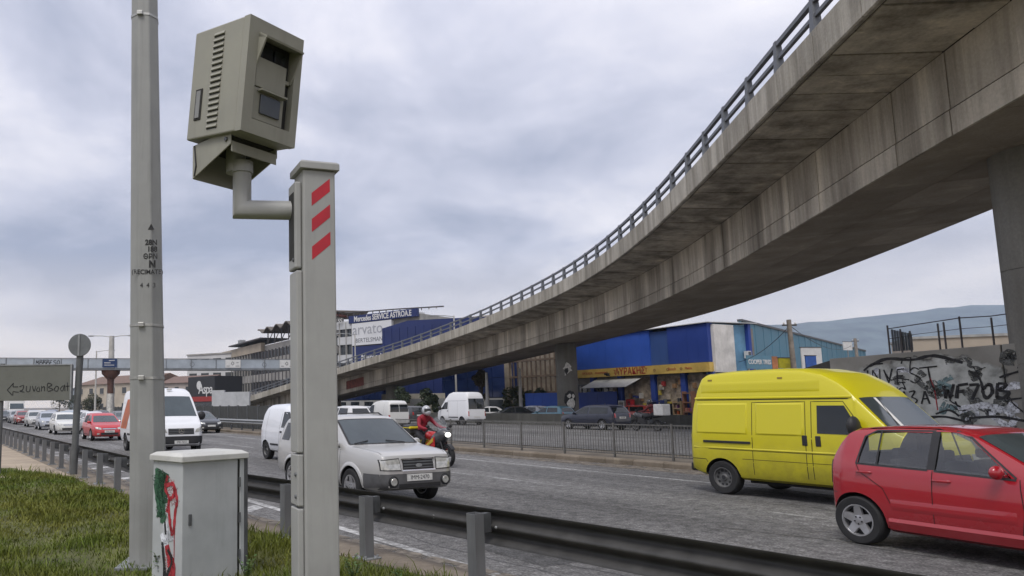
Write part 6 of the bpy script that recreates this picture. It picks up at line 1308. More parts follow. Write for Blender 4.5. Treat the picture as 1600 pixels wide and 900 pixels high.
MB().box(-cx+0.02, cx-0.02, -cy+0.02, cy-0.02, -0.08, 0.02).build('plinth', m_kerb, cb)
# graffiti on its end face and wrapping onto the front
Me = facing((-cx-0.002, cy, 0), (0, -1, 0), (0, 0, 1))
strokes('green_graffiti', m_gg, cb, [[(0.10, 1.14), (0.07, 0.95), (0.12, 0.78), (0.14, 0.66)], [(0.18, 1.12), (0.14, 0.9), (0.20, 0.74), (0.19, 0.6)], [(0.26, 1.1), (0.22, 0.9), (0.24, 0.8)], [(0.12, 1.0), (0.28, 1.02)]], 0.095, Me, 0.002)
strokes('red_graffiti', m_gr, cb, [[(0.28, 1.08), (0.24, 0.95), (0.31, 0.85), (0.27, 0.72)], [(0.26, 0.98), (0.38, 1.0), (0.40, 0.90), (0.30, 0.84)], [(0.40, 0.97), (0.45, 0.85), (0.42, 0.72), (0.40, 0.52)], [(0.30, 0.80), (0.33, 0.62), (0.38, 0.5)]], 0.040, Me, 0.003)
strokes('white_graffiti', m_gws, cb, [[(0.25, 0.62), (0.28, 0.45), (0.22, 0.40)], [(0.33, 0.55), (0.36, 0.45)], [(0.18, 0.5), (0.24, 0.4)]], 0.075, Me, 0.0025)
strokes('black_graffiti', m_gb, cb, [[(0.20, 0.42), (0.22, 0.3), (0.26, 0.1)], [(0.30, 0.36), (0.38, 0.26), (0.30, 0.12), (0.36, 0.05)], [(0.24, 0.62), (0.26, 0.5)]], 0.035, Me, 0.0045)
strokes('red_graffiti', m_gr, cb, [[(0.28, 0.40), (0.34, 0.2), (0.32, 0.02)], [(0.36, 0.30), (0.40, 0.16), (0.38, 0.0)]], 0.075, Me, 0.003)

strokes('overspray', spray('overspray_red', (0.36, 0.02, 0.03), 0.56, 60), cb, [[(0.25, 1.0), (0.36, 0.95), (0.42, 0.8)], [(0.3, 0.3), (0.36, 0.1)]], 0.16, Me, 0.0012)
strokes('overspray', spray('overspray_green', (0.02, 0.085, 0.04), 0.56, 60), cb, [[(0.08, 1.1), (0.16, 0.9), (0.18, 0.65)]], 0.2, Me, 0.0014)
strokes('drip', m_gr, cb, [[(0.41, 0.6), (0.412, 0.4), (0.411, 0.22)], [(0.35, 0.66), (0.352, 0.5)]], 0.010, Me, 0.003); strokes('drip', m_gb, cb, [[(0.225, 0.3), (0.227, 0.12), (0.226, -0.02)]], 0.009, Me, 0.0045)
# traffic sign seen from behind
sg_ = thing('traffic_sign', 'back of a round traffic sign on a pole above a grey sign board', 'traffic sign', (-6.42, 19.5, 0.05))
m_signb = pmat('sign_back', (0.115, 0.12, 0.12), 0.55, 0.15, 4, metal=0.2)
MB().tube([(0, 0, 0), (0.03, 0, 1.6), (0.09, 0, 3.62)], 0.09, 14).build('pole', m_signb, sg_, 50)
MB().lathe([(0.001, -0.012), (0.29, -0.012), (0.30, 0.0), (0.29, 0.012), (0.001, 0.012)], 36, Matrix.Translation((0.09, -0.11, 3.37)) @ Matrix.Rotation(R(90), 4, 'X') @ Matrix.Rotation(R(0), 4, 'Y')).build('disc', pmat('disc_back', (0.15, 0.16, 0.165), 0.5, 0.15, 4, metal=0.3), sg_, 40)
MB().cbox((0.075, -0.13, 3.37), (0.05, 0.03, 0.56)).build('stiffener', m_galv, sg_)
bd = thing('sign_board', 'grey blank back of a sign board with a black arrow graffiti at left edge', 'sign board', (-7.35, 19.32, 0.05))
m_board = pmat('board_back', (0.135, 0.14, 0.122), 0.6, 0.08, 2)
MB().box(-1.1, 0.86, -0.015, 0.015, 1.93, 2.84).build('panel', m_board, bd, None, 0.004); MB().box(-1.12, 0.88, -0.03, 0.03, 2.84, 2.87).build('edge', m_galv, bd)
for x in (-0.98,): MB().tube([(x, 0.07, 0), (x, 0.07, 2.9)], 0.06, 10).build('post', m_signb, bd, 40)
MB().box(0.83, 0.87, -0.035, 0.1, 1.95, 2.85).build('bracket', m_galv, bd)
Mb = facing((-1.1, -0.017, 1.93), (1, 0, 0), (0, 0, 1))
strokes('arrow_graffiti', m_gb, bd, [[(0.46, 0.46), (0.30, 0.28)], [(0.30, 0.28), (0.44, 0.14)], [(0.45, 0.45), (0.45, 0.36)], [(0.45, 0.36), (0.58, 0.36)], [(0.45, 0.24), (0.45, 0.14)], [(0.45, 0.24), (0.6, 0.22)],
    [(0.62, 0.36), (0.72, 0.40), (0.70, 0.28), (0.63, 0.25), (0.75, 0.22)], [(0.80, 0.38), (0.80, 0.25), (0.88, 0.24), (0.9, 0.38)], [(0.95, 0.38), (1.0, 0.24), (1.04, 0.38)], [(1.09, 0.34), (1.06, 0.26), (1.14, 0.24), (1.12, 0.36)], [(1.19, 0.38), (1.19, 0.24)], [(1.19, 0.32), (1.26, 0.36), (1.27, 0.24)],
    [(1.34, 0.24), (1.35, 0.44), (1.46, 0.40), (1.37, 0.34), (1.49, 0.28), (1.36, 0.23)], [(1.56, 0.36), (1.52, 0.27), (1.60, 0.24), (1.63, 0.34), (1.56, 0.37)], [(1.75, 0.38), (1.68, 0.3), (1.74, 0.24), (1.79, 0.4), (1.80, 0.24)], [(1.86, 0.46), (1.87, 0.24)], [(1.82, 0.36), (1.94, 0.37)]], 0.020, Mb)
# ---------------------------------------------------------------- footbridge over the road
fbd = thing('footbridge', 'pale blue grey footbridge crossing the road in the distance', 'footbridge')
A0 = Vector((-46, 79.5, 0)); A1 = Vector((1.5, 91.2, 0)); ax = (A1-A0).normalized(); an = Vector((-ax.y, ax.x, 0)); LB = (A1-A0).length
def FB(t, o, z): p = A0+ax*t+an*o; return (p.x, p.y, z)
m_fb = pmat('footbridge_panel', (0.33, 0.37, 0.41), 0.6, 0.14, 0.8, world_co=True); m_fbd = pmat('footbridge_beam', (0.16, 0.17, 0.18), 0.6, 0.2, 2)
def seg(name, t0, t1, o0, o1, z0, z1, mat, parent=fbd): return MB().loft([[FB(t, o0, z0), FB(t, o1, z0), FB(t, o1, z1), FB(t, o0, z1)] for t in (t0, t1)]).build(name, mat, parent)
ZB = 5.95
seg('deck', 0, LB, -0.9, 0.9, ZB, ZB+0.22, m_fbd)
npn = 17; pw = LB/npn
for k in range(npn): seg('side_panel', k*pw+0.05, (k+1)*pw-0.05, -0.92, -0.88, ZB+0.24, ZB+1.22, m_fb); seg('side_panel', k*pw+0.05, (k+1)*pw-0.05, 0.88, 0.92, ZB+0.24, ZB+1.22, m_fb)
for k in range(npn+1): seg('upright', k*pw-0.045, k*pw+0.045, -0.97, -0.87, ZB+0.2, ZB+1.32, m_fbd)
seg('top_rail', 0, LB, -0.96, -0.88, ZB+1.25, ZB+1.34, m_fbd); seg('top_rail', 0, LB, 0.88, 0.96, ZB+1.25, ZB+1.34, m_fbd)
tp = 22.6
MB().lathe([(0.34, -0.1), (0.34, 3.3), (0.36, 3.32)], 24, Matrix.Translation(FB(tp, 0.2, 0))).build('pier', m_gw, fbd, 40)
MB().lathe([(0.35, 3.32), (0.38, 4.9), (1.0, 5.55), (1.05, ZB-0.01)], 24, Matrix.Translation(FB(tp, 0.2, 0))).build('pier_head', pmat('rust_brown', (0.12, 0.062, 0.048), 0.8, 0.35, 1.5, world_co=True), fbd, 40)
m_blue = pmat('sign_blue', (0.012, 0.035, 0.11), 0.5, 0.1); m_wht = pmat('sign_white', (0.6, 0.6, 0.59), 0.6, 0.08, 3)
b_ = seg('road_sign', tp-0.9, tp+0.7, -1.02, -0.98, ZB+0.30, ZB+1.28, m_blue); strokes('sign_marks', m_wht, fbd, [[(0.2, 0.25), (1.3, 0.25)], [(0.2, 0.5), (0.9, 0.5)], [(0.7, 0.75), (1.35, 0.8)]], 0.07, facing(FB(tp-0.9, -1.022, ZB+0.3), ax, (0, 0, 1)))
strokes('graffiti_lettering', m_gb, fbd, letters('MBBBESO', 0, 0, 0.45), 0.07, facing(FB(tp-8.0, -0.925, ZB+0.6), ax, (0, 0, 1)))
for t in (36.5, 43.0):
    s_ = seg('banner', t-0.9, t+0.9, -1.0, -0.96, ZB+0.28, ZB+1.22, m_wht); strokes('emblem', pmat('print_grey', (0.2, 0.2, 0.2), 0.7), fbd, [[(0.7, 0.5), (0.85, 0.7), (1.0, 0.5), (0.85, 0.32), (0.7, 0.5)], [(0.15, 0.2), (0.5, 0.2)], [(1.2, 0.2), (1.65, 0.2)], [(1.3, 0.6), (1.55, 0.6)]], 0.08, facing(FB(t-0.9, -1.002, ZB+0.28), ax, (0, 0, 1)))
for t in (31.5, 40.0): strokes('ring_mark', m_fbd, fbd, [[(0.25, 0.0), (0.5, 0.3), (0.25, 0.6), (0, 0.3), (0.25, 0.0)]], 0.06, facing(FB(t, -0.926, ZB+0.35), ax, (0, 0, 1)))

# ---------------------------------------------------------------- street lamps and poles in the distance
def street_lamp(loc, h, arms, label, r=0.16, col=(0.42, 0.41, 0.38), rz=0.0):
    t = thing('street_lamp', label, 'street lamp', loc, rz); m = pmat('lamp_concrete', col, 0.7, 0.15, 1.5); MB().tube([(0, 0, 0), (0, 0, h)], [r*1.5, r*0.85], 10).build('column', m, t, 40)
    for a in arms:
        MB().tube([(0, 0, h-0.15), (a*0.5, 0, h+0.02), (a, 0, h+0.05)], 0.05, 6).build('arm', m_galv, t); MB().ball((a*1.12, 0, h+0.03), (0.42, 0.14, 0.09), 10, 6).build('lantern', m_galv, t, 50)
street_lamp((-24.9, 88, 0), 10.2, (-2.2, 2.0), 'two armed street lamp rising above the footbridge', 0.34)
street_lamp((-37, 122, 0), 11.0, (2.4,), 'distant lamp with one arm showing left of the lamp pole', 0.12, (0.3, 0.3, 0.3))
street_lamp((4.9, 104, 3.0), 8.7, (-2.2,), 'slim lamp beside the white office facade', 0.09, (0.3, 0.3, 0.3)); street_lamp((17.5, 96, 0), 13.2, (-2.6,), 'slim lamp showing its head above the overpass railing', 0.10, (0.3, 0.3, 0.3))
for x, y, h, lab in ((17.0, 76, 4.9, 'thin white pole under the overpass, left of the pair'), (20.4, 76, 5.3, 'thin white pole under the overpass, right of the pair')):
    street_lamp((x, y, 0), h, (), lab, 0.14, (0.45, 0.45, 0.45))
def wood_pole(loc, h, label, r):
    t = thing('utility_pole', label, 'utility pole', loc); MB().tube([(0, 0, 0), (-0.05, 0, h*0.5), (-0.12, 0.0, h)], [r*1.2, r, r*0.8], 10).build('shaft', pmat('old_timber', (0.24, 0.21, 0.18), 0.85, 0.25, 3), t, 40)
    MB().cbox((-0.1, 0, h-0.35), (0.9, 0.1, 0.1)).build('cross_arm', m_rust, t)
    for x in (-0.45, -0.1, 0.28): MB().lathe([(0.04, 0), (0.06, 0.06), (0.03, 0.14)], 8, Matrix.Translation((x, 0, h-0.3))).build('insulator', m_wht, t)
wood_pole((30.4, 47.5, 0), 6.95, 'weathered wooden utility pole in front of the teal warehouse', 0.17); wood_pole((69, 95, 0), 9.6, 'far wooden pole at the end of the teal warehouse', 0.22)
for a, b, sag, lab in (((30.3, 47.5, 6.6), (69, 95, 9.2), 1.3, 'slack overhead cable between the two wooden poles'), ((30.3, 47.5, 6.55), (35, 62, 5.0), 0.4, 'overhead cable from the wooden pole to the teal warehouse')):
    pts = [tuple(np.array(a)*(1-t)+np.array(b)*t-np.array((0, 0, sag*4*t*(1-t)))) for t in np.linspace(0, 1, 14)]; tag(MB().tube(pts, 0.02, 5).build('overhead_cable', m_black, None), lab, 'cable')

# ---------------------------------------------------------------- buildings
def wall_quad(mb, a, b, z0, z1, th=0.3):
    """upright slab from a to b (xy), thickness behind"""
    a = Vector((a[0], a[1], 0)); b = Vector((b[0], b[1], 0)); d = (b-a).normalized(); n = Vector((-d.y, d.x, 0))*th
    mb.add([(a.x, a.y, z0), (b.x, b.y, z0), (b.x+n.x, b.y+n.y, z0), (a.x+n.x, a.y+n.y, z0), (a.x, a.y, z1), (b.x, b.y, z1), (b.x+n.x, b.y+n.y, z1), (a.x+n.x, a.y+n.y, z1)], [(3,2,1,0),(4,5,6,7),(0,1,5,4),(1,2,6,5),(2,3,7,6),(3,0,4,7)]); return mb
class Face:
    """a facade plane: u along it to the viewer's right, z up, d out of it towards the viewer"""
    def __init__(s, a, b): s.a = Vector((a[0], a[1], 0)); v = Vector((b[0], b[1], 0))-s.a; s.L = v.length; s.u = v.normalized(); s.n = Vector((s.u.y, -s.u.x, 0))
    def P(s, u, d, z): p = s.a+s.u*u+s.n*d; return (p.x, p.y, z)
    def slab(s, name, u0, u1, z0, z1, d0, d1, mat, parent, bev=0):
        return MB().add([s.P(u0,d1,z0), s.P(u1,d1,z0), s.P(u1,d0,z0), s.P(u0,d0,z0), s.P(u0,d1,z1), s.P(u1,d1,z1), s.P(u1,d0,z1), s.P(u0,d0,z1)], [(3,2,1,0),(4,5,6,7),(0,1,5,4),(1,2,6,5),(2,3,7,6),(3,0,4,7)]).build(name, mat, parent, None, bev)
    def M(s, u, z, d): return facing(s.P(u, d, z), s.u, (0, 0, 1))
m_win = pmat('building_glass', (0.03, 0.036, 0.042), 0.08, 0.3, 0.6, spec=0.6, world_co=True)
# hardware shop with blue cladding
shop = thing('hardware_shop', 'blue clad hardware shop with a yellow sign band, right of the overpass pier', 'shop')
F = Face((25.3, 74.0), (31.75, 60.0))
m_bl = pmat('blue_cladding', (0.028, 0.095, 0.46), 0.55, 0.10, 0.35, world_co=True); m_bl2 = pmat('blue_cladding_dark', (0.018, 0.05, 0.26), 0.55, 0.10, 0.35, world_co=True); m_bl3 = pmat('blue_cladding_faded', (0.035, 0.085, 0.27), 0.6, 0.1, 0.4, world_co=True)
m_lb = pmat('light_blue_wall', (0.13, 0.28, 0.42), 0.7, 0.2, 0.8, world_co=True); m_band_y = pmat('sign_band_yellow', (0.52, 0.36, 0.09), 0.6, 0.2, 0.9, world_co=True)
Lf = F.L
F.slab('core_wall', 0, Lf-1.2, -0.1, 8.0, -7, -0.35, pmat('shop_wall', (0.20, 0.19, 0.17), 0.8, 0.2, 1.5, world_co=True), shop)
def clad(u0, u1, z0, z1, mat, w=1.0, d1=0.30):
    n = max(1, round((u1-u0)/w))
    for k in range(n): F.slab('cladding_panel', u0+(u1-u0)*k/n+0.006, u0+(u1-u0)*(k+1)/n-0.006, z0, z1, -0.3, d1+0.004*(k % 2), mat, shop)
clad(-1.5, 9.6, 4.95, 8.05, m_bl); clad(9.6, 11.5, 4.95, 7.85, m_bl3, 1.0, 0.18); clad(11.5, Lf, 4.95, 8.15, m_bl2)
F.slab('sign_band', -1.3, Lf+0.05, 4.15, 4.92, -0.3, 0.42, m_band_y, shop)
m_redt = pmat('sign_red', (0.30, 0.03, 0.025), 0.6, 0.15, 4)
text('sign_lettering', 'ΛΥΡΑΚΗΣ', 0.86, m_redt, shop, F.M(7.4, 4.52, 0.425), 0.01, 1.0, 0.85, 0.012)
for u, s_, z in ((2.2, 'ΕΡΓΑΛΕΙΑ', 0.32), (3.9, 'KRAUSMANN', 0.26), (11.9, 'Bosch', 0.36), (13.5, 'Makita', 0.28), (5.6, 'Τ', 0.5), (9.2, 'Τ', 0.5)): text('sign_lettering', s_, z, m_redt, shop, F.M(u, 4.52, 0.425), 0.01, 1.0, 0.9)
for k in range(7): MB().lathe([(0.12, 0), (0.12, 0.02), (0.07, 0.02), (0.07, 0)], 12, F.M(4.7+1.35*k, 4.5, 0.425) @ Matrix.Identity(4), close=True).build('tool_emblem', pmat('emblem_brown', (0.24, 0.13, 0.05), 0.7), shop)
m_col = m_bl2
for u in (-1.2, 2.2, 5.6, 9.3, 12.4, Lf-0.35): F.slab('pilaster', u, u+0.45, 0, 4.15, -0.35, 0.12, m_col, shop)
for u0, u1 in ((-0.7, 2.15), (2.7, 5.55), (6.1, 9.25), (9.8, 12.35), (12.9, Lf-0.4)):
    F.slab('shop_window', u0, u1, 0.7, 3.4, -0.36, -0.25, m_win, shop)
    F.slab('window_frame', u0, u1, 3.4, 3.52, -0.36, -0.15, m_dkgalv, shop); F.slab('stall_riser', u0, u1, 0, 0.7, -0.36, -0.12, m_col, shop)
    for k in range(1, 4): F.slab('mullion', u0+(u1-u0)*k/4-0.03, u0+(u1-u0)*k/4+0.03, 0.7, 3.4, -0.26, -0.18, m_dkgalv, shop)
aw = MB(); aw.add([F.P(3.0, 0.1, 3.95), F.P(8.4, 0.1, 3.95), F.P(8.0, 1.7, 3.15), F.P(2.6, 1.7, 3.15), F.P(3.0, 0.1, 3.90), F.P(8.4, 0.1, 3.90), F.P(8.0, 1.7, 3.10), F.P(2.6, 1.7, 3.10)], [(0,1,2,3),(7,6,5,4),(0,4,5,1),(1,5,6,2),(2,6,7,3),(3,7,4,0)]); aw.build('awning', pmat('awning_cloth', (0.45, 0.45, 0.43), 0.8, 0.1, 2), shop)
# stock hung on the shop front between the pilasters
rs = random.Random(31); m_stock = pmat('stock_display', (0.24, 0.20, 0.155), 0.8, 0.55, 2.2, world_co=True, detail=10)
for u0, u1 in ((6.15, 9.2), (9.85, 12.3), (12.95, Lf-0.45)): F.slab('stock_board', u0, u1, 0.75, 3.95, -0.17, -0.10, m_stock, shop)
for k in range(46):
    u = rs.choice((rs.uniform(2.75, 5.3), rs.uniform(6.2, 9.0), rs.uniform(9.9, 12.1), rs.uniform(12.95, Lf-0.7))); z = rs.uniform(0.8, 3.5); w_ = rs.uniform(0.12, 0.4); h_ = rs.uniform(0.15, 0.55)
    c_ = rs.choice(((0.30, 0.03, 0.03), (0.03, 0.05, 0.2), (0.5, 0.48, 0.44), (0.03, 0.03, 0.035), (0.24, 0.14, 0.07), (0.42, 0.33, 0.05), (0.10, 0.11, 0.12), (0.35, 0.3, 0.24)))
    F.slab('hanging_goods', u, u+w_, z, z+h_, -0.10, 0.02+0.004*k, pmat('stock_%d' % int(c_[0]*1000+c_[2]*99), c_, 0.6, 0.2, 3), shop)
# goods set out in front, each its own thing
rn = random.Random(5)
goods = [('display_rack', 'dark blue tool rack standing at the shop front', 9.9, 0.9, 1.9, (0.015, 0.03, 0.13)), ('display_rack', 'black barbecue rack beside the blue tool rack', 10.9, 0.7, 1.6, (0.02, 0.02, 0.022)), ('red_display', 'red poster stand in the shop entrance', 7.1, 0.5, 2.0, (0.40, 0.02, 0.03)), ('white_freezer', 'white storage box left of the red poster stand', 6.2, 0.6, 1.9, (0.6, 0.6, 0.58)), ('ladder_stack', 'brown stacked ladders against the right shop window', 13.0, 0.9, 2.6, (0.20, 0.10, 0.06)), ('display_rack', 'grey shelf of goods in the left shop window', 3.4, 1.2, 1.7, (0.12, 0.13, 0.14)), ('wooden_pallets', 'tan pallets leaning by the ladders', 12.0, 0.8, 1.8, (0.30, 0.22, 0.13))]
for nm, lab, u, w, h, c in goods:
    t = thing(nm, lab, nm.split('_')[-1]); m = pmat('goods_'+lab[:14], c, 0.6, 0.2, 3, world_co=True); F.slab('side_frame', u, u+0.06, 0, h, 0.3, 0.8, m, t); F.slab('side_frame', u+w-0.06, u+w, 0, h, 0.3, 0.8, m, t)
    for k in range(4): F.slab('shelf', u+0.06, u+w-0.06, 0.1+k*(h-0.15)/3.2, 0.2+k*(h-0.15)/3.2, 0.3, 0.78, m, t)
    for k in range(6): x = u+0.1+rn.random()*(w-0.4); z = 0.2+rn.randrange(3)*(h-0.15)/3.2; F.slab('goods_box', x, x+0.2, z, z+0.28, 0.35, 0.7, pmat('goods_mix%d' % rn.randrange(5), (rn.random()*0.4, rn.random()*0.25, rn.random()*0.25), 0.6), t)
for k, (u, z, c, lab) in enumerate(((0.9, 3.6, (0.02, 0.02, 0.02), 'black wall lamp at the left end of the shop band'), (4.9, 3.9, (0.02, 0.02, 0.02), 'black wall lamp over the shop awning'))): t = thing('wall_lamp', lab, 'lamp'); F.slab('bracket', u, u+0.12, z+0.3, z+0.4, 0.42, 0.8, m_black, t); F.slab('head', u-0.12, u+0.24, z+0.38, z+0.56, 0.6, 0.9, m_black, t)
# side of the shop
G2 = Face((31.75+0.05, 60.0), (31.75+0.891*5.4, 60.0+0.454*5.4))
for k in range(3): G2.slab('white_board', 0.05+0.85*k, 0.05+0.85*(k+1)-0.01, 4.1, 8.0, -0.1, 0.25+0.004*k, pmat('white_board', (0.64, 0.62, 0.585), 0.8, 0.2, 0.8, world_co=True), shop)
G2.slab('side_wall', 0.45, 5.4, 0, 8.1, -1.0, -0.1, m_lb, shop); G2.slab('side_pilaster', 4.6, 4.95, 0, 8.2, -0.1, 0.2, m_bl2, shop); G2.slab('ground_floor_wall', 0, 5.4, 0, 4.05, -0.1, 0.1, pmat('dim_wall', (0.22, 0.2, 0.18), 0.8, 0.2, 2), shop); G2.slab('side_canopy', 2.4, 6.4, 3.95, 4.15, -0.1, 1.0, m_wht, shop)
rf = MB(); rf.add([F.P(-1.6, 0.5, 8.06), F.P(Lf+0.2, 0.5, 8.2), G2.P(5.6, 0.4, 8.3), F.P(-1.6, -9, 8.9), F.P(-1.6, 0.5, 8.0), F.P(Lf+0.2, 0.5, 8.14), G2.P(5.6, 0.4, 8.24), F.P(-1.6, -9, 8.8)], [(0,1,2,3),(7,6,5,4),(0,4,5,1),(1,5,6,2),(2,6,7,3),(3,7,4,0)]); rf.build('roof', pmat('pale_roof', (0.55, 0.55, 0.54), 0.7, 0.1, 1), shop)
acu = thing('air_conditioner', 'small air conditioning unit on the pale blue shop side wall', 'air conditioner'); G2.slab('case', 4.05, 4.5, 5.3, 5.9, 0.05, 0.4, m_wht, acu); G2.slab('grille', 4.1, 4.45, 5.36, 5.84, 0.4, 0.41, m_dkgalv, acu)
# blue hoarding left of the shop
ho = thing('hoarding', 'blue sheet hoarding behind the overpass pier', 'hoarding'); HF_ = Face((20.9, 76.0), (27.4, 68.6))
for k in range(10): HF_.slab('sheet', k*0.98, k*0.98+0.96, 0, 2.75 if k != 6 else 2.7, 0, 0.05+0.01*(k % 2), m_bl2 if k > 3 else m_bl, ho)
# gap building behind the pier
gb = thing('derelict_frame_building', 'brown unfinished building frame left of the overpass pier', 'building'); GF = Face((21.9, 86), (26.8, 77)); m_br = pmat('brown_frame', (0.13, 0.095, 0.07), 0.8, 0.3, 1.2, world_co=True); m_tan = pmat('tan_wall', (0.30, 0.255, 0.20), 0.8, 0.25, 1, world_co=True)
GF.slab('back_wall', 0, 10, 0, 9, -5, -1.2, m_tan, gb)
for k in range(14): GF.slab('vertical_slat', 0.7*k, 0.7*k+0.16, 2.8, 8.5, 0, 0.1, m_br, gb)
for z in (2.8, 4.6, 6.4, 8.3): GF.slab('horizontal_beam', 0, 9.6, z, z+0.22, -0.1, 0.14, m_br, gb)
GF.slab('column', -0.5, 0.1, 0, 9, -0.3, 0.3, m_tan, gb)
# dark blue glass showroom under the overpass
sh = thing('glass_showroom', 'dark blue glass showroom seen under the overpass', 'building'); SF = Face((2.0, 128), (27.0, 82)); m_navy = pmat('navy_glass', (0.012, 0.022, 0.07), 0.12, 0.4, 0.15, spec=0.5, world_co=True)
SF.slab('core', 0, SF.L, 0, 7.6, -8, -0.2, pmat('navy_wall', (0.012, 0.018, 0.05), 0.6, 0.2, 1), sh)
for k in range(22):
    u0 = k*SF.L/22
    for z0, z1 in ((2.5, 4.9), (4.95, 7.6)): SF.slab('glass_pane', u0+0.05, u0+SF.L/22-0.05, z0, z1, -0.2, -0.05, m_navy, sh)
SF.slab('white_ground_floor', 0, SF.L, 0, 2.4, -0.2, 0.0, pmat('dirty_white', (0.34, 0.34, 0.33), 0.7, 0.2, 0.5, world_co=True), sh)
for k in range(12): SF.slab('dark_opening', 2+k*4.2, 4.6+k*4.2, 0.2, 2.2, 0.0, 0.03, m_win, sh)
# office block with white banner, beyond the ramp
of = thing('office_block', 'office block with white banner and dark blue service sign above the overpass railing', 'building'); OF = Face((3.4, 133.0), (25.2, 112.0)); m_ow = pmat('office_white', (0.50, 0.51, 0.52), 0.7, 0.1, 0.4, world_co=True); m_navyp = pmat('navy_panel', (0.012, 0.024, 0.11), 0.55, 0.12, 0.5, world_co=True); m_grey = pmat('office_grey', (0.30, 0.295, 0.28), 0.8, 0.2, 0.6, world_co=True)
OF.slab('core', -1.5, 17.7, 0, 16.6, -12, -0.6, m_grey, of); OF.slab('side_wing', 17.7, OF.L, 0, 14.4, -12, -0.6, m_grey, of)
for z in (2.6, 5.9, 9.2, 12.4, 15.2): OF.slab('floor_band', -1.5, 3.2, z, z+1.4, -0.6, 0.0, m_ow, of)
for z in (4.0, 7.3, 10.6, 13.7): OF.slab('window', -1.4, 3.1, z+0.05, z+1.85, -0.6, -0.3, m_win, of)
for u in (-1.5, 0.0, 1.6, 3.05): OF.slab('pillar', u, u+0.2, 2.5, 16.4, -0.5, 0.05, m_grey, of)
OF.slab('white_banner', 3.3, 12.2, 12.1, 16.0, -0.5, 0.2, pmat('banner_white', (0.62, 0.63, 0.65), 0.7, 0.05, 0.5, world_co=True), of)
text('banner_lettering', 'arvato', 2.7, pmat('letter_grey', (0.33, 0.34, 0.37), 0.7), of, OF.M(6.9, 14.8, 0.21), 0.02, 1.0, 1.0); text('banner_lettering', 'BERTELSMANN', 1.05, pmat('letter_dark', (0.16, 0.165, 0.18), 0.7), of, OF.M(7.6, 12.9, 0.21), 0.02, 1.05, 0.95)
OF.slab('blue_fascia', 3.3, 14.5, 8.0, 11.9, -0.5, 0.1, m_navyp, of); text('fascia_lettering', 'Mercedes', 1.5, m_wht, of, OF.M(8.2, 9.9, 0.11), 0.02, 1.0, 1.0, 0.02)
OF.slab('sign_panel', 2.6, 17.6, 16.1, 17.4, -0.4, 0.25, m_navyp, of); text('sign_lettering', 'Mercedes SERVICE ASTROA.E', 1.35, m_wht, of, OF.M(10.2, 16.72, 0.26), 0.03, 1.0, 0.74, 0.03); text('sign_lettering', 'SS', 1.2, m_wht, of, OF.M(0.6, 16.7, 0.3), 0.03)
for k in range(14): OF.slab('roof_truss', 1.0+k*1.5, 1.12+k*1.5, 17.2, 18.3-0.06*k, -1.2, -1.1, m_rust, of)
MB().tube([OF.P(0.5, -1.1, 18.3), OF.P(12, -1.1, 17.9), OF.P(22, -1.1, 17.4)], 0.12, 6).build('roof_beam', m_rust, of); OF.slab('roof_hut', 9.5, 14, 16.6, 17.6, -7, -4, m_ow, of); OF.slab('stair_tower', -3.6, -1.5, 0, 17.9, -3, 0.3, m_grey, of); OF.slab('tower_cap', -3.9, -0.6, 17.8, 18.2, -3.2, 0.6, pmat('cap_red', (0.16, 0.06, 0.045), 0.8), of)
for z in np.arange(3.0, 17, 1.5): OF.slab('stair_window', -3.3, -1.8, z, z+0.8, 0.3, 0.33, m_win, of)
OF.slab('pale_parapet', 17.8, OF.L+1, 14.4, 15.1, -1, 0.1, pmat('cream_wall', (0.45, 0.42, 0.38), 0.8, 0.1), of)
bb = thing('blue_hall', 'plain dark blue hall rising behind the overpass railing', 'building'); BF = Face((9.2, 108.0), (24, 95.0)); ztl = 13.2
mbb = MB(); mbb.add([BF.P(0, 0.2, 0), BF.P(BF.L, 0.2, 0), BF.P(BF.L, -6, 0), BF.P(0, -6, 0), BF.P(0, 0.2, 12.8), BF.P(BF.L, 0.2, 13.0), BF.P(BF.L, -6, 13.0), BF.P(0, -6, 12.8), BF.P(4.6, 0.2, 13.6), BF.P(4.6, -6, 13.6)], [(0,1,5,8,4),(1,2,6,5),(2,3,7,9,6),(3,0,4,7),(4,8,9,7),(8,5,6,9),(3,2,1,0)]); mbb.build('walls', m_navyp, bb)
for k in range(14): BF.slab('cladding_rib', 0.3+k*1.38, 0.36+k*1.38, 3.3, 12.7, 0.2, 0.26, m_navyp, bb)
BF.slab('ground_floor', -0.2, BF.L+0.2, 0, 3.2, -0.2, 0.35, pmat('cream_base', (0.40, 0.375, 0.32), 0.8, 0.2, 0.5, world_co=True), bb)
for k in range(5): BF.slab('shutter', 1.0+k*3.8, 3.6+k*3.8, 0.1, 2.5, 0.35, 0.40, m_galv, bb)
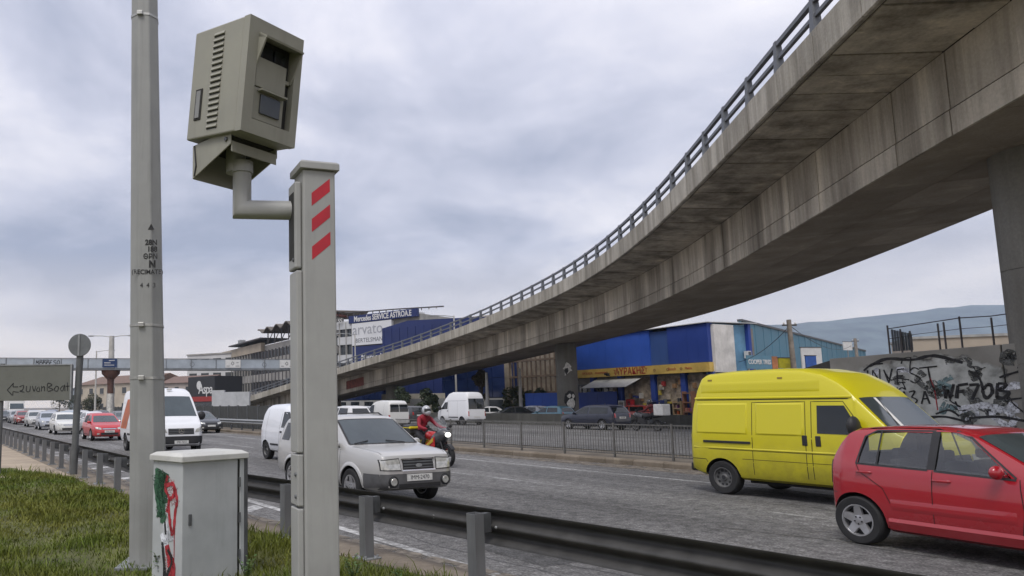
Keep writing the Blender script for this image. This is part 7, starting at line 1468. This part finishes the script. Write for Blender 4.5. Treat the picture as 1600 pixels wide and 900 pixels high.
# long parking-like building on the far left of the ramp
lb = thing('long_factory_building', 'long grey factory building with a wavy canopy roof behind the radar post', 'building'); LF = Face((-40.0, 232.0), (2.5, 133.0)); m_lg = pmat('factory_grey', (0.27, 0.26, 0.245), 0.8, 0.25, 0.25, world_co=True); m_lt = pmat('factory_tan', (0.36, 0.31, 0.245), 0.8, 0.15, 0.3, world_co=True)
L_ = LF.L
LF.slab('core', 0, L_, 0, 15.5, -14, -0.8, m_lg, lb)
for z, h in ((3.4, 1.6), (7.2, 1.7), (11.0, 1.3)): LF.slab('floor_band', 0, L_, z, z+h, -0.8, 0.0, m_lg, lb)
LF.slab('tan_parapet', 0, L_*0.62, 14.2, 16.2, -0.9, 0.1, m_lt, lb)
for k in range(48):
    u = k*L_/48
    LF.slab('facade_post', u, u+0.28, 0, 14.2, -0.2, 0.12, m_rust if k > 26 else m_lg, lb)
    for z0, z1 in ((1.0, 3.3), (5.1, 7.1), (9.0, 10.9), (12.4, 14.1)):
        LF.slab('window', u+0.3, u+L_/48-0.02, z0, z1, -0.8, -0.5, m_win, lb)
for k in range(9): LF.slab('canopy_post', L_*0.66+k*4.4, L_*0.66+k*4.4+0.25, 15.4, 18.2+0.05*k, -0.2, 0.0, m_rust, lb); MB().tube([LF.P(L_*0.66+k*4.4, -0.1, 15.6), LF.P(L_*0.66+k*4.4+3.8, -0.1, 18.2)], 0.1, 5).build('canopy_brace', m_rust, lb)
us = np.linspace(L_*0.62, L_, 70); MB().loft([[LF.P(u, 0.9, 18.5+0.5*math.sin((u)*1.05)), LF.P(u, -7, 18.7+0.5*math.sin(u*1.05)), LF.P(u, -7, 18.95+0.5*math.sin(u*1.05)), LF.P(u, 0.9, 18.75+0.5*math.sin(u*1.05))] for u in us]).build('wavy_canopy', pmat('canopy_brown', (0.12, 0.105, 0.09), 0.85, 0.25, 0.5, world_co=True), lb)
LF.slab('roof_slab', L_*0.4, L_*0.64, 16.9, 17.2, -6, 1.0, m_rust, lb); LF.slab('roof_tank', L_*0.31, L_*0.33, 16.2, 19.6, -6, -4.5, m_galv, lb)
# white block at the foot of the ramp and its neighbours
def simple_building(name, label, a, b, h, depth, mat, storeys=2, win=(1.6, 1.2), bays=5, cat='building', roofmat=None, pitch=0.0):
    t = thing(name, label, cat); f = Face(a, b); f.slab('walls', 0, f.L, 0, h, -depth, 0, mat, t); bw = f.L/bays; sh_ = h/storeys
    for i in range(storeys):
        for k in range(bays):
            u = bw*(k+0.5); z = sh_*(i+0.5)-win[1]/2+0.2
            w_ = f.slab('window', u-win[0]/2, u+win[0]/2, z, z+win[1], 0.0, 0.02, m_win, t); f.slab('sill', u-win[0]/2-0.1, u+win[0]/2+0.1, z-0.12, z, 0.0, 0.12, mat, w_)
    rm = roofmat or m_grey
    if pitch: MB().add([f.P(-0.3, 0.4, h), f.P(f.L+0.3, 0.4, h), f.P(f.L+0.3, -depth/2, h+pitch), f.P(-0.3, -depth/2, h+pitch), f.P(f.L+0.3, -depth, h), f.P(-0.3, -depth, h)], [(0,1,2,3),(3,2,4,5),(0,3,5),(1,4,2)]).build('roof', rm, t)
    else: f.slab('roof', -0.2, f.L+0.2, h, h+0.35, -depth-0.2, 0.2, rm, t)
    return t, f
wb_ = thing('white_block_wall', 'low white block wall at the foot of the overpass ramp', 'wall'); WF = Face((-17.0, 116.0), (-10.9, 113.6))
for k in range(3): WF.slab('wall_bay', k*2.18, k*2.18+2.16, 0, 4.2 if k < 1 else 3.9, -0.4, 0.0, pmat('white_render', (0.42, 0.43, 0.44), 0.8, 0.1, 1, world_co=True), wb_)
cf = thing('black_cafe_building', 'black shop front with a white script sign and red base line', 'shop'); CF = Face((-24.5, 140), (-17.8, 132)); CF.slab('walls', -1, CF.L-2.0, 0, 7.2, -6, 0, pmat('cafe_black', (0.02, 0.02, 0.022), 0.5, 0.2), cf); CF.slab('red_line', -1, CF.L-2.0, 2.6, 3.5, 0, 0.06, m_redt, cf); CF.slab('window', 0.3, CF.L-2.6, 0.3, 2.4, 0, 0.03, m_win, cf)
text('sign_lettering', 'Aspa', 2.5, m_wht, cf, CF.M(5.4, 4.8, 0.05), 0.02, 0.9, 1.1, 0.02); MB().lathe([(0.001, 0.04), (0.8, 0.04), (0.8, 0)], 20, CF.M(3.0, 5.6, 0.0)).build('round_emblem', m_wht, cf)
simple_building('white_office', 'white flat roofed office peeping over the footbridge', (-36, 200), (-22, 192), 15.3, 10, pmat('w_off', (0.52, 0.52, 0.52), 0.8, 0.1, 0.2, world_co=True), 4, (2.6, 1.4), 4)
simple_building('pink_house', 'pale pinkish house below the footbridge beyond the white van', (-34, 158), (-23.5, 150), 6.6, 8, pmat('pink_wall', (0.38, 0.335, 0.30), 0.8, 0.12, 0.4, world_co=True), 2, (1.2, 1.3), 4, roofmat=pmat('terracotta', (0.16, 0.105, 0.085), 0.8, 0.2, 2), pitch=1.6)
simple_building('beige_warehouse', 'beige warehouse with brown pitched roof left of the lamp pole', (-58, 176), (-38, 158), 6.9, 14, pmat('beige_wall', (0.44, 0.385, 0.31), 0.8, 0.12, 0.3, world_co=True), 2, (1.6, 1.3), 6, roofmat=pmat('brown_roof', (0.16, 0.105, 0.08), 0.8, 0.2, 1), pitch=2.2)
simple_building('grey_warehouse', 'grey blue warehouse beyond the red car at far left', (-78, 230), (-60, 200), 7.4, 14, pmat('greyblue_wall', (0.25, 0.28, 0.31), 0.8, 0.12, 0.3, world_co=True), 2, (1.8, 1.2), 5, roofmat=m_fbd, pitch=1.5)
bq = thing('blue_container', 'blue container standing by the beige warehouse', 'container'); QF = Face((-32.5, 128), (-28.6, 124)); QF.slab('box', 0, 5.4, 0.1, 3.4, -2.4, 0, pmat('container_blue', (0.03, 0.11, 0.26), 0.6, 0.2, 1), bq)
for k in range(16): QF.slab('rib', 0.15+k*0.33, 0.3+k*0.33, 0.25, 3.25, 0, 0.05, pmat('container_blue', (0.03, 0.11, 0.26)), bq)
# teal warehouse on the right
tw = thing('teal_warehouse', 'large teal metal warehouse right of the blue shop', 'warehouse'); TF = Face((37.2, 65.0), (80.0, 108.5)); m_teal = pmat('teal_sheet', (0.075, 0.20, 0.28), 0.55, 0.08, 0.2, world_co=True)
TF.slab('core', 8, TF.L, 0, 8.4, -6, -0.2, m_teal, tw)
for k in range(44): TF.slab('sheet_panel', k*TF.L/44+0.01, (k+1)*TF.L/44-0.01, 0, 8.75, -0.2, 0.0+0.03*(k % 2), m_teal, tw)
TF.slab('gutter', 0, TF.L, 8.75, 8.95, -0.3, 0.12, m_dkgalv, tw)
sgn = thing('tyre_shop_sign', 'teal and white tyre shop sign above the yellow van', 'sign'); XF = Face((34.6, 60.0), (38.2, 61.5)); XF.slab('board', 0, 2.9, 4.35, 5.45, -0.1, 0.0, pmat('sign_teal', (0.10, 0.22, 0.30), 0.6, 0.1), sgn); XF.slab('orange_end', 2.95, 3.6, 4.3, 5.4, -0.1, 0.0, pmat('sign_orange', (0.42, 0.16, 0.06), 0.6, 0.3, 2), sgn); text('sign_lettering', 'COOPER TIRES', 0.52, m_wht, sgn, XF.M(1.45, 4.9, 0.01), 0.01, 0.95, 0.8, 0.01); XF.slab('post', 0.1, 0.25, 0, 4.4, -0.1, 0.0, m_galv, sgn); XF.slab('post', 3.2, 3.35, 0, 4.4, -0.1, 0.0, m_galv, sgn)
for nm, lab, a, b, z0, z1, m, cat in (('billboard', 'white blank billboard in front of the teal warehouse', (32.4, 49.8), (33.9, 50.0), 3.85, 5.3, m_wht, 'billboard'), ('panel_sign', 'small white panel sign at the far end of the teal warehouse', (62.0, 87.5), (63.4, 88.0), 7.6, 8.6, m_wht, 'sign'), ('yellow_sign', 'yellow box sign just above the van roof', (29.6, 47.8), (30.6, 48.0), 3.85, 4.5, pmat('old_yellow', (0.45, 0.40, 0.02), 0.6, 0.2, 3), 'sign'), ('blue_sign', 'small blue and white sign below the billboard', (31.1, 47.4), (31.9, 47.6), 3.75, 4.6, pmat('bright_blue', (0.03, 0.10, 0.36), 0.6, 0.2, 3), 'sign')):
    t = thing(nm, lab, cat); f = Face(a, b); f.slab('board', 0, f.L, z0, z1, -0.08, 0, m, t); f.slab('frame', -0.03, f.L+0.03, z1, z1+0.05, -0.1, 0.02, m_dkgalv, t); f.slab('post', f.L*0.5-0.06, f.L*0.5+0.06, 0, z0, -0.1, -0.02, m_galv, t)
simple_building('beige_hall', 'low beige hall roof line behind the wall top fence', (88, 110), (112, 98), 10.6, 12, pmat('hall_beige', (0.34, 0.29, 0.23), 0.8, 0.1, 0.3, world_co=True), 2, (2, 1.2), 6)
# ---------------------------------------------------------------- trees and bushes
def tree(label, loc, h, rx, cz, seed, col, n=2600, trunk=0.12, name='tree', leaf=0.16, cat='tree', nl=7):
    rn = np.random.default_rng(seed); t = thing(name, label, cat, loc); tb = MB(); r_ = random.Random(seed)
    tb.tube([(0, 0, 0), (0.05, 0.02, h*0.35), (0.0, 0.05, h*0.8)], [trunk, trunk*0.75, trunk*0.2], 8)
    cs = []
    for k in range(nl):
        a = 6.28*k/nl+r_.random(); zz = h*(cz+(1-cz)*r_.random()*0.75); rr = rx*r_.uniform(0.3, 0.75); e = (rr*math.cos(a), rr*math.sin(a), zz); tb.tube([(0.03, 0.02, h*0.3), ((0.03+e[0])*0.5, (0.02+e[1])*0.5, zz*0.8), e], [trunk*0.5, trunk*0.3, 0.01], 5); cs.append((e, rx*r_.uniform(0.28, 0.5)))
    cs.append(((0, 0, h*0.85), rx*0.5)); tb.build('trunk', pmat('bark', (0.10, 0.08, 0.06), 0.9, 0.3, 8), t, 50)
    ci = rn.integers(0, len(cs), n); C = np.array([c[0] for c in cs])[ci]; Rr = np.array([c[1] for c in cs])[ci]; d = rn.normal(size=(n, 3)); d /= np.linalg.norm(d, axis=1)[:, None]; P = C+d*(Rr*rn.uniform(0.25, 1, n)**0.5)[:, None]; P[:, 2] = np.maximum(P[:, 2], 0.05)
    a = rn.normal(size=(n, 3)); a /= np.linalg.norm(a, axis=1)[:, None]; b = np.cross(a, rn.normal(size=(n, 3))); b /= np.linalg.norm(b, axis=1)[:, None]; s_ = (leaf*rn.uniform(0.6, 1.3, n))[:, None]
    V = np.stack([P-a*s_, P+b*s_*0.45, P+a*s_, P-b*s_*0.45], 1).reshape(-1, 3); me = bpy.data.meshes.new('crown'); me.from_pydata(V.tolist(), [], [(4*i, 4*i+1, 4*i+2, 4*i+3) for i in range(n)]); tag(obj('crown', me, pmat('leaf_%s' % seed, col, 0.7, 0.45, 2.5), t), kind='stuff'); return t
for i, (x, y, h, rx, c, lab) in enumerate(((9.0, 84, 3.6, 1.5, (0.035, 0.05, 0.025), 'dark bush under the overpass left of the white van'), (11.6, 82, 3.3, 1.5, (0.04, 0.055, 0.025), 'round dark bush directly behind the white high roofed van'), (21.2, 80, 3.4, 1.6, (0.05, 0.06, 0.02), 'olive green bush under the overpass right of the white van'), (23.2, 78.5, 3.2, 1.3, (0.035, 0.05, 0.02), 'dark shrub next to the blue hoarding'), (18.2, 84, 6.0, 1.0, (0.10, 0.085, 0.04), 'thin yellowish cypress like tree before the blue showroom'),
        (-30.2, 146, 5.0, 2.2, (0.05, 0.055, 0.03), 'small tree beside the pinkish house'), (-46, 150, 4.2, 2.4, (0.05, 0.055, 0.03), 'round tree in front of the beige warehouse'), (-62, 190, 5, 3, (0.045, 0.055, 0.03), 'tree at the far left end of the road'), (-72, 205, 6, 3.4, (0.04, 0.05, 0.03), 'broad tree beyond the far queue of cars'))): tree(lab, (x, y, 0), h, rx, 0.35, 20+i, c)
# ---------------------------------------------------------------- mountain
mt = MB(); n = 90; rows = []
rnm = np.random.default_rng(4); 
def ridge(u): return 7000*float(np.interp(u, [0.2, 0.35, 0.5, 0.6, 0.75, 0.88, 1.05, 1.3, 1.8, 2.3], [0.01, 0.045, 0.085, 0.103, 0.113, 0.127, 0.124, 0.10, 0.08, 0.05]))
us = np.linspace(0.22, 2.2, n); nz = np.convolve(rnm.normal(0, 26, n+8), np.ones(9)/9*2, 'valid')
for d, f in ((2600, 0.0), (2950, 0.22), (3250, 0.4), (3500, 0.5), (4100, 0.15)):
    rows.append([(u*d, d, max(-5, f*(ridge(u)+nz[i]*(0.7+0.6*math.sin(i*0.7+d))))) for i, u in enumerate(us)])
mt.loft(rows, cap=False, closed=False); tag(mt.build('mountain', pmat('mountain_scrub', (0.055, 0.07, 0.062), 0.95, 0.55, 0.012, world_co=True), None, 60), kind='structure')
# ---------------------------------------------------------------- traffic on this carriageway
hs = HEAD_NEAR+R(-8); swift(Vector((6.79, 9.553, 0))+Vector((-math.sin(hs), math.cos(hs), 0))*0.77, hs)
yellow_van(PQ(13.7+0.80, 9.49), HEAD_NEAR+R(-1.5))
c = PQ(8.27-0.77, 11.9); forester(c-Vector((math.cos(HEAD_NEAR), math.sin(HEAD_NEAR), 0))*2.525, HEAD_NEAR)
sprinter(PQ(7.8, 31.2), HEAD_NEAR)
small_white_van(PQ(9.9+0.75, 23.4), HEAD_NEAR)
bike_loc = PQ(12.95, 18.9); motorcycle('touring_motorcycle', 'red and yellow touring motorcycle with panniers riding by the median', bike_loc, HEAD_NEAR, (0.45, 0.02, 0.02), (0.5, 0.36, 0.03), True, boxcol=(0.03, 0.03, 0.03)); rider('motorcyclist in a red jacket and silver grey helmet', bike_loc, HEAD_NEAR, (0.23, 0.008, 0.020), (0.40, 0.41, 0.43))
def near_car(lab, p, q, col, **kw): return generic_car(kw.pop('name', 'oncoming_car'), lab, PQ(p, q), HEAD_NEAR, col, group='oncoming traffic', **kw)
near_car('bright red hatchback, nearest car left of the lamp pole', 8.05, 44.0, (0.48, 0.015, 0.02), L=4.0, platetxt='IXA-2054', badge=True)
near_car('white hatchback partly behind the traffic sign pole', 7.6, 55.0, (0.66, 0.66, 0.63), L=4.05, badge=True)
near_car('silver hatchback behind the white hatchback at far left', 7.95, 67.0, (0.42, 0.45, 0.50), metal=0.3)
near_car('dull red car below the sign board at far left', 8.0, 89.0, (0.28, 0.035, 0.03))
near_car('black saloon right of the white van in the far lane', 15.9, 50.6, (0.012, 0.013, 0.016), kind='sedan', L=4.4, base=2.6, ro=0.85)
near_car('light blue grey estate in the middle lane beyond the red hatchback', 10.3, 72, (0.30, 0.36, 0.42), kind='estate')
near_car('white hatchback far back in the middle lane by the lamp column', 10.4, 60, (0.62, 0.63, 0.64))
near_car('grey saloon far back in the left lane', 13.8, 66, (0.12, 0.125, 0.13), kind='sedan', L=4.4, base=2.6, ro=0.85)
near_car('pale silver car between white and red cars in the queue', 10.2, 84, (0.45, 0.46, 0.48))
near_car('dark car far behind the dull red car', 6.9, 104, (0.03, 0.032, 0.036))
near_car('white car at the head of the distant middle queue', 10.3, 100, (0.6, 0.6, 0.6))
near_car('silver car in the distant left lane', 13.9, 88, (0.4, 0.42, 0.45), metal=0.3)
near_car('white car far off in the nearest lane', 6.8, 122, (0.6, 0.6, 0.6)); near_car('grey hatchback far off in the middle lane', 10.2, 118, (0.2, 0.21, 0.22)); near_car('blue car far off in the left lane', 13.8, 110, (0.06, 0.10, 0.2))
near_car('tiny white car at the end of the nearest lane', 6.9, 146, (0.6, 0.6, 0.6)); near_car('tiny red car at the end of the middle lane', 10.2, 140, (0.4, 0.03, 0.03)); near_car('tiny dark car at the end of the left lane', 13.8, 135, (0.04, 0.04, 0.05))
for i, (p, q, c, lab) in enumerate(((12.2, 76, (0.55, 0.55, 0.55), 'white car squeezed between two lanes in the far queue'), (11.6, 93, (0.05, 0.055, 0.06), 'black car in the far queue behind the pale silver car'), (8.1, 78, (0.5, 0.5, 0.49), 'white car right behind the silver hatchback'), (14.4, 78, (0.08, 0.085, 0.09), 'charcoal car near the median in the far queue'), (14.3, 98, (0.5, 0.5, 0.5), 'white car near the median far down the road'), (8.0, 97, (0.3, 0.31, 0.33), 'grey car between the dull red car and the dark car'), (12.0, 108, (0.55, 0.55, 0.53), 'white car deep in the far queue, left of the lorry'), (8.0, 112, (0.42, 0.43, 0.45), 'silver car deep in the nearest lane'), (8.0, 131, (0.1, 0.1, 0.11), 'black car deep in the nearest lane'), (12.0, 150, (0.5, 0.5, 0.5), 'white car at the vanishing end of the queue'))):
    near_car(lab, p, q, c, kind=('hatch', 'sedan', 'estate')[i % 3])
def lorry(loc, rz):
    t = thing('white_lorry', 'white box lorry far down the road above the dull red car', 'lorry', loc, rz); wm = paint('lorry_white', (0.62, 0.62, 0.6), 0, 0.45, 0.3)
    MB().box(-1.2, 4.6, -1.2, 1.2, 0.95, 3.5).build('cargo_box', wm, t, None, 0.04); MB().loft([[(x, -w, z0), (x, w, z0), (x, w*0.95, z1), (x, -w*0.95, z1)] for x, z0, z1, w in ((4.65, 0.5, 2.55, 1.1), (5.6, 0.5, 2.55, 1.1), (6.2, 0.5, 1.6, 1.08), (6.35, 0.5, 1.2, 1.02))]).build('cab', wm, t, None, 0.05)
    MB().add([(5.66, -0.95, 2.45), (5.66, 0.95, 2.45), (6.22, 1.0, 1.66), (6.22, -1.0, 1.66)], [(0, 1, 2, 3)]).build('windscreen', m_wind, t).location = (0.02, 0, 0.02); MB().box(-1.1, 5.5, -0.5, 0.5, 0.5, 0.94).build('chassis', m_black, t)
    MB().box(6.3, 6.42, -1.05, 1.05, 0.42, 0.72).build('bumper', m_black, t); add_wheels(t, 4.6, 1.9, 0.42, 0.26, 'van')
    for sg in (-1, 1): MB().box(6.34, 6.4, sg*0.8-0.14, sg*0.8+0.14, 0.8, 0.98).build('headlamp', m_lamp, t)
lorry(PQ(10.2, 128), HEAD_NEAR)
lorry2 = None
# ---------------------------------------------------------------- opposite carriageway and service road
ZO = 0.17
boxy_white_van(PQ(35.6, 45.0, ZO), HEAD_FAR)
generic_car('dark_estate_car', 'dark navy estate car driving away in front of the overpass pier', PQ(35.0, 31.2, ZO), HEAD_FAR, (0.010, 0.013, 0.028), kind='estate', L=4.25, base=2.6, ro=0.8, H=1.46, platetxt='ZZ-4408')
dl = PQ(35.0, 29.0-0.9, ZO); motorcycle('delivery_motorcycle', 'dark delivery motorcycle with a large white box behind the fence', dl, HEAD_FAR, (0.02, 0.02, 0.022), (0.03, 0.03, 0.03), False, boxcol=(0.62, 0.62, 0.6), boxsize=(0.62, 0.62, 0.62)); rider('delivery rider in dark clothes and red sleeves ahead of the white box', dl, HEAD_FAR, (0.10, 0.015, 0.018), (0.025, 0.025, 0.028))
def far_car(lab, p, q, col, z=ZO, rz=HEAD_FAR, nm='passing_car', grp='traffic and parked cars beyond the median', **kw): return generic_car(nm, lab, PQ(p, q, z), rz, col, group=grp, **kw)
far_car('white hatchback driving away left of the small white van on the far carriageway', 22.6, 39.5, (0.62, 0.62, 0.62), H=1.56)
panel_van('small_van', 'small white van with dark rear window on the far carriageway', PQ(26.6, 41.6, ZO), HEAD_FAR, (0.62, 0.62, 0.6),
    [(-0.66, 0.5), (-0.65, 0.9), (-0.62, 1.4), (-0.55, 1.72), (-0.35, 1.85), (0.7, 1.88), (1.25, 1.82), (1.5, 1.72), (2.35, 1.12), (2.5, 1.06), (3.1, 0.90), (3.3, 0.74), (3.38, 0.5)], [(-0.66, 1.02), (2.4, 1.0), (3.38, 0.75)], [(-0.66, 0.74), (-0.6, 0.79), (-0.45, 0.83), (2.5, 0.85), (2.9, 0.8), (3.2, 0.7), (3.38, 0.52)], [(-0.66, 0.4), (-0.4, 0.3), (2.8, 0.24), (3.38, 0.32)], 2.7, 1.70, 0.3, 0.84, 0.7,
    [[(1.25, 1.08), (2.22, 1.06), (1.62, 1.58), (1.25, 1.58)]], (1.55, 2.34, 0.6, 0.7), zf=0.8, corner=0.12, big_mirror=False, rearquad=[(0.02, 1.12), (0.70, 1.12), (0.66, 1.60), (0.02, 1.60)], group='traffic and parked cars beyond the median')
far_car('grey car behind the small white van under the ramp', 30.4, 55, (0.2, 0.21, 0.22)); far_car('silver car under the ramp behind the grey car', 36.5, 62, (0.42, 0.43, 0.45), metal=0.3)
far_car('dark hatchback between the small van and the high roofed van', 34.0, 50, (0.035, 0.037, 0.04)); far_car('red car half hidden behind the barrier left of the high roofed van', 41.8, 61.5, (0.38, 0.03, 0.03), z=0.05)
far_car('white parked car right of the high roofed van', 45.2, 57.0, (0.55, 0.55, 0.54), z=0.05, H=1.7, rz=HEAD_FAR+R(62), nm='parked_car'); far_car('white saloon parked behind the barrier, second right of the white van', 45.4, 53.2, (0.55, 0.55, 0.55), z=0.05, rz=HEAD_FAR+R(62), kind='sedan', L=4.4, base=2.6, ro=0.85, nm='parked_car')
far_car('black saloon parked between white and teal cars', 45.2, 49.6, (0.015, 0.015, 0.018), z=0.05, rz=HEAD_FAR+R(62), kind='sedan', L=4.4, base=2.6, ro=0.85, nm='parked_car'); far_car('teal hatchback parked left of the overpass pier', 44.2, 44.2, (0.06, 0.16, 0.22), z=0.05, nm='parked_car')
far_car('red and orange car parked at the shop door', 51.0, 42.0, (0.42, 0.05, 0.03), z=0.05, rz=HEAD_FAR+R(20), nm='parked_car'); far_car('grey car parked beyond the bushes', 48.5, 58, (0.16, 0.165, 0.17), z=0.05, nm='parked_car'); far_car('silver car parked deep under the overpass', 48.3, 51, (0.40, 0.41, 0.43), z=0.05, nm='parked_car')
def deck_car(s, lab, col, kind='hatch'):
    M = frame_at(s, -1.2, HW+KK+0.31); o, b = generic_car('ramp_car', lab, M.translation, math.atan2(M[1][0], M[0][0])+math.pi, col, kind=kind, group='cars on the overpass ramp'); a, c = cub(s+2, 2), cub(s-2, 2); o.rotation_euler = (0, math.atan2(a-c, 4), o.rotation_euler[2])
deck_car(73.5, 'white car on the ramp, nearest behind the railing', (0.62, 0.62, 0.62), 'estate'); deck_car(92.5, 'white car low on the ramp before the white banner', (0.62, 0.62, 0.6)); deck_car(84, 'pale silver car on the ramp between the two white cars', (0.45, 0.46, 0.47))
# ---------------------------------------------------------------- haze over the plain
def haze():
    me = MB().box(-5000, 9500, -320, 4300, -1.5, 560).mesh('haze'); m = bpy.data.materials.new('haze_air'); m.use_nodes = True; nt = m.node_tree; nt.nodes.clear(); out = nt.nodes.new('ShaderNodeOutputMaterial'); v = nt.nodes.new('ShaderNodeVolumePrincipled')
    v.inputs['Color'].default_value = (0.62, 0.77, 1.0, 1); v.inputs['Density'].default_value = HAZE; v.inputs['Anisotropy'].default_value = 0.0; nt.links.new(v.outputs[0], out.inputs['Volume']); tag(obj('haze', me, m), 'thin bluish haze in the distance', 'haze', kind='stuff')
HAZE = 0.00013
if HAZE > 0: haze()

bpy.data.scenes.remove(EVAL)
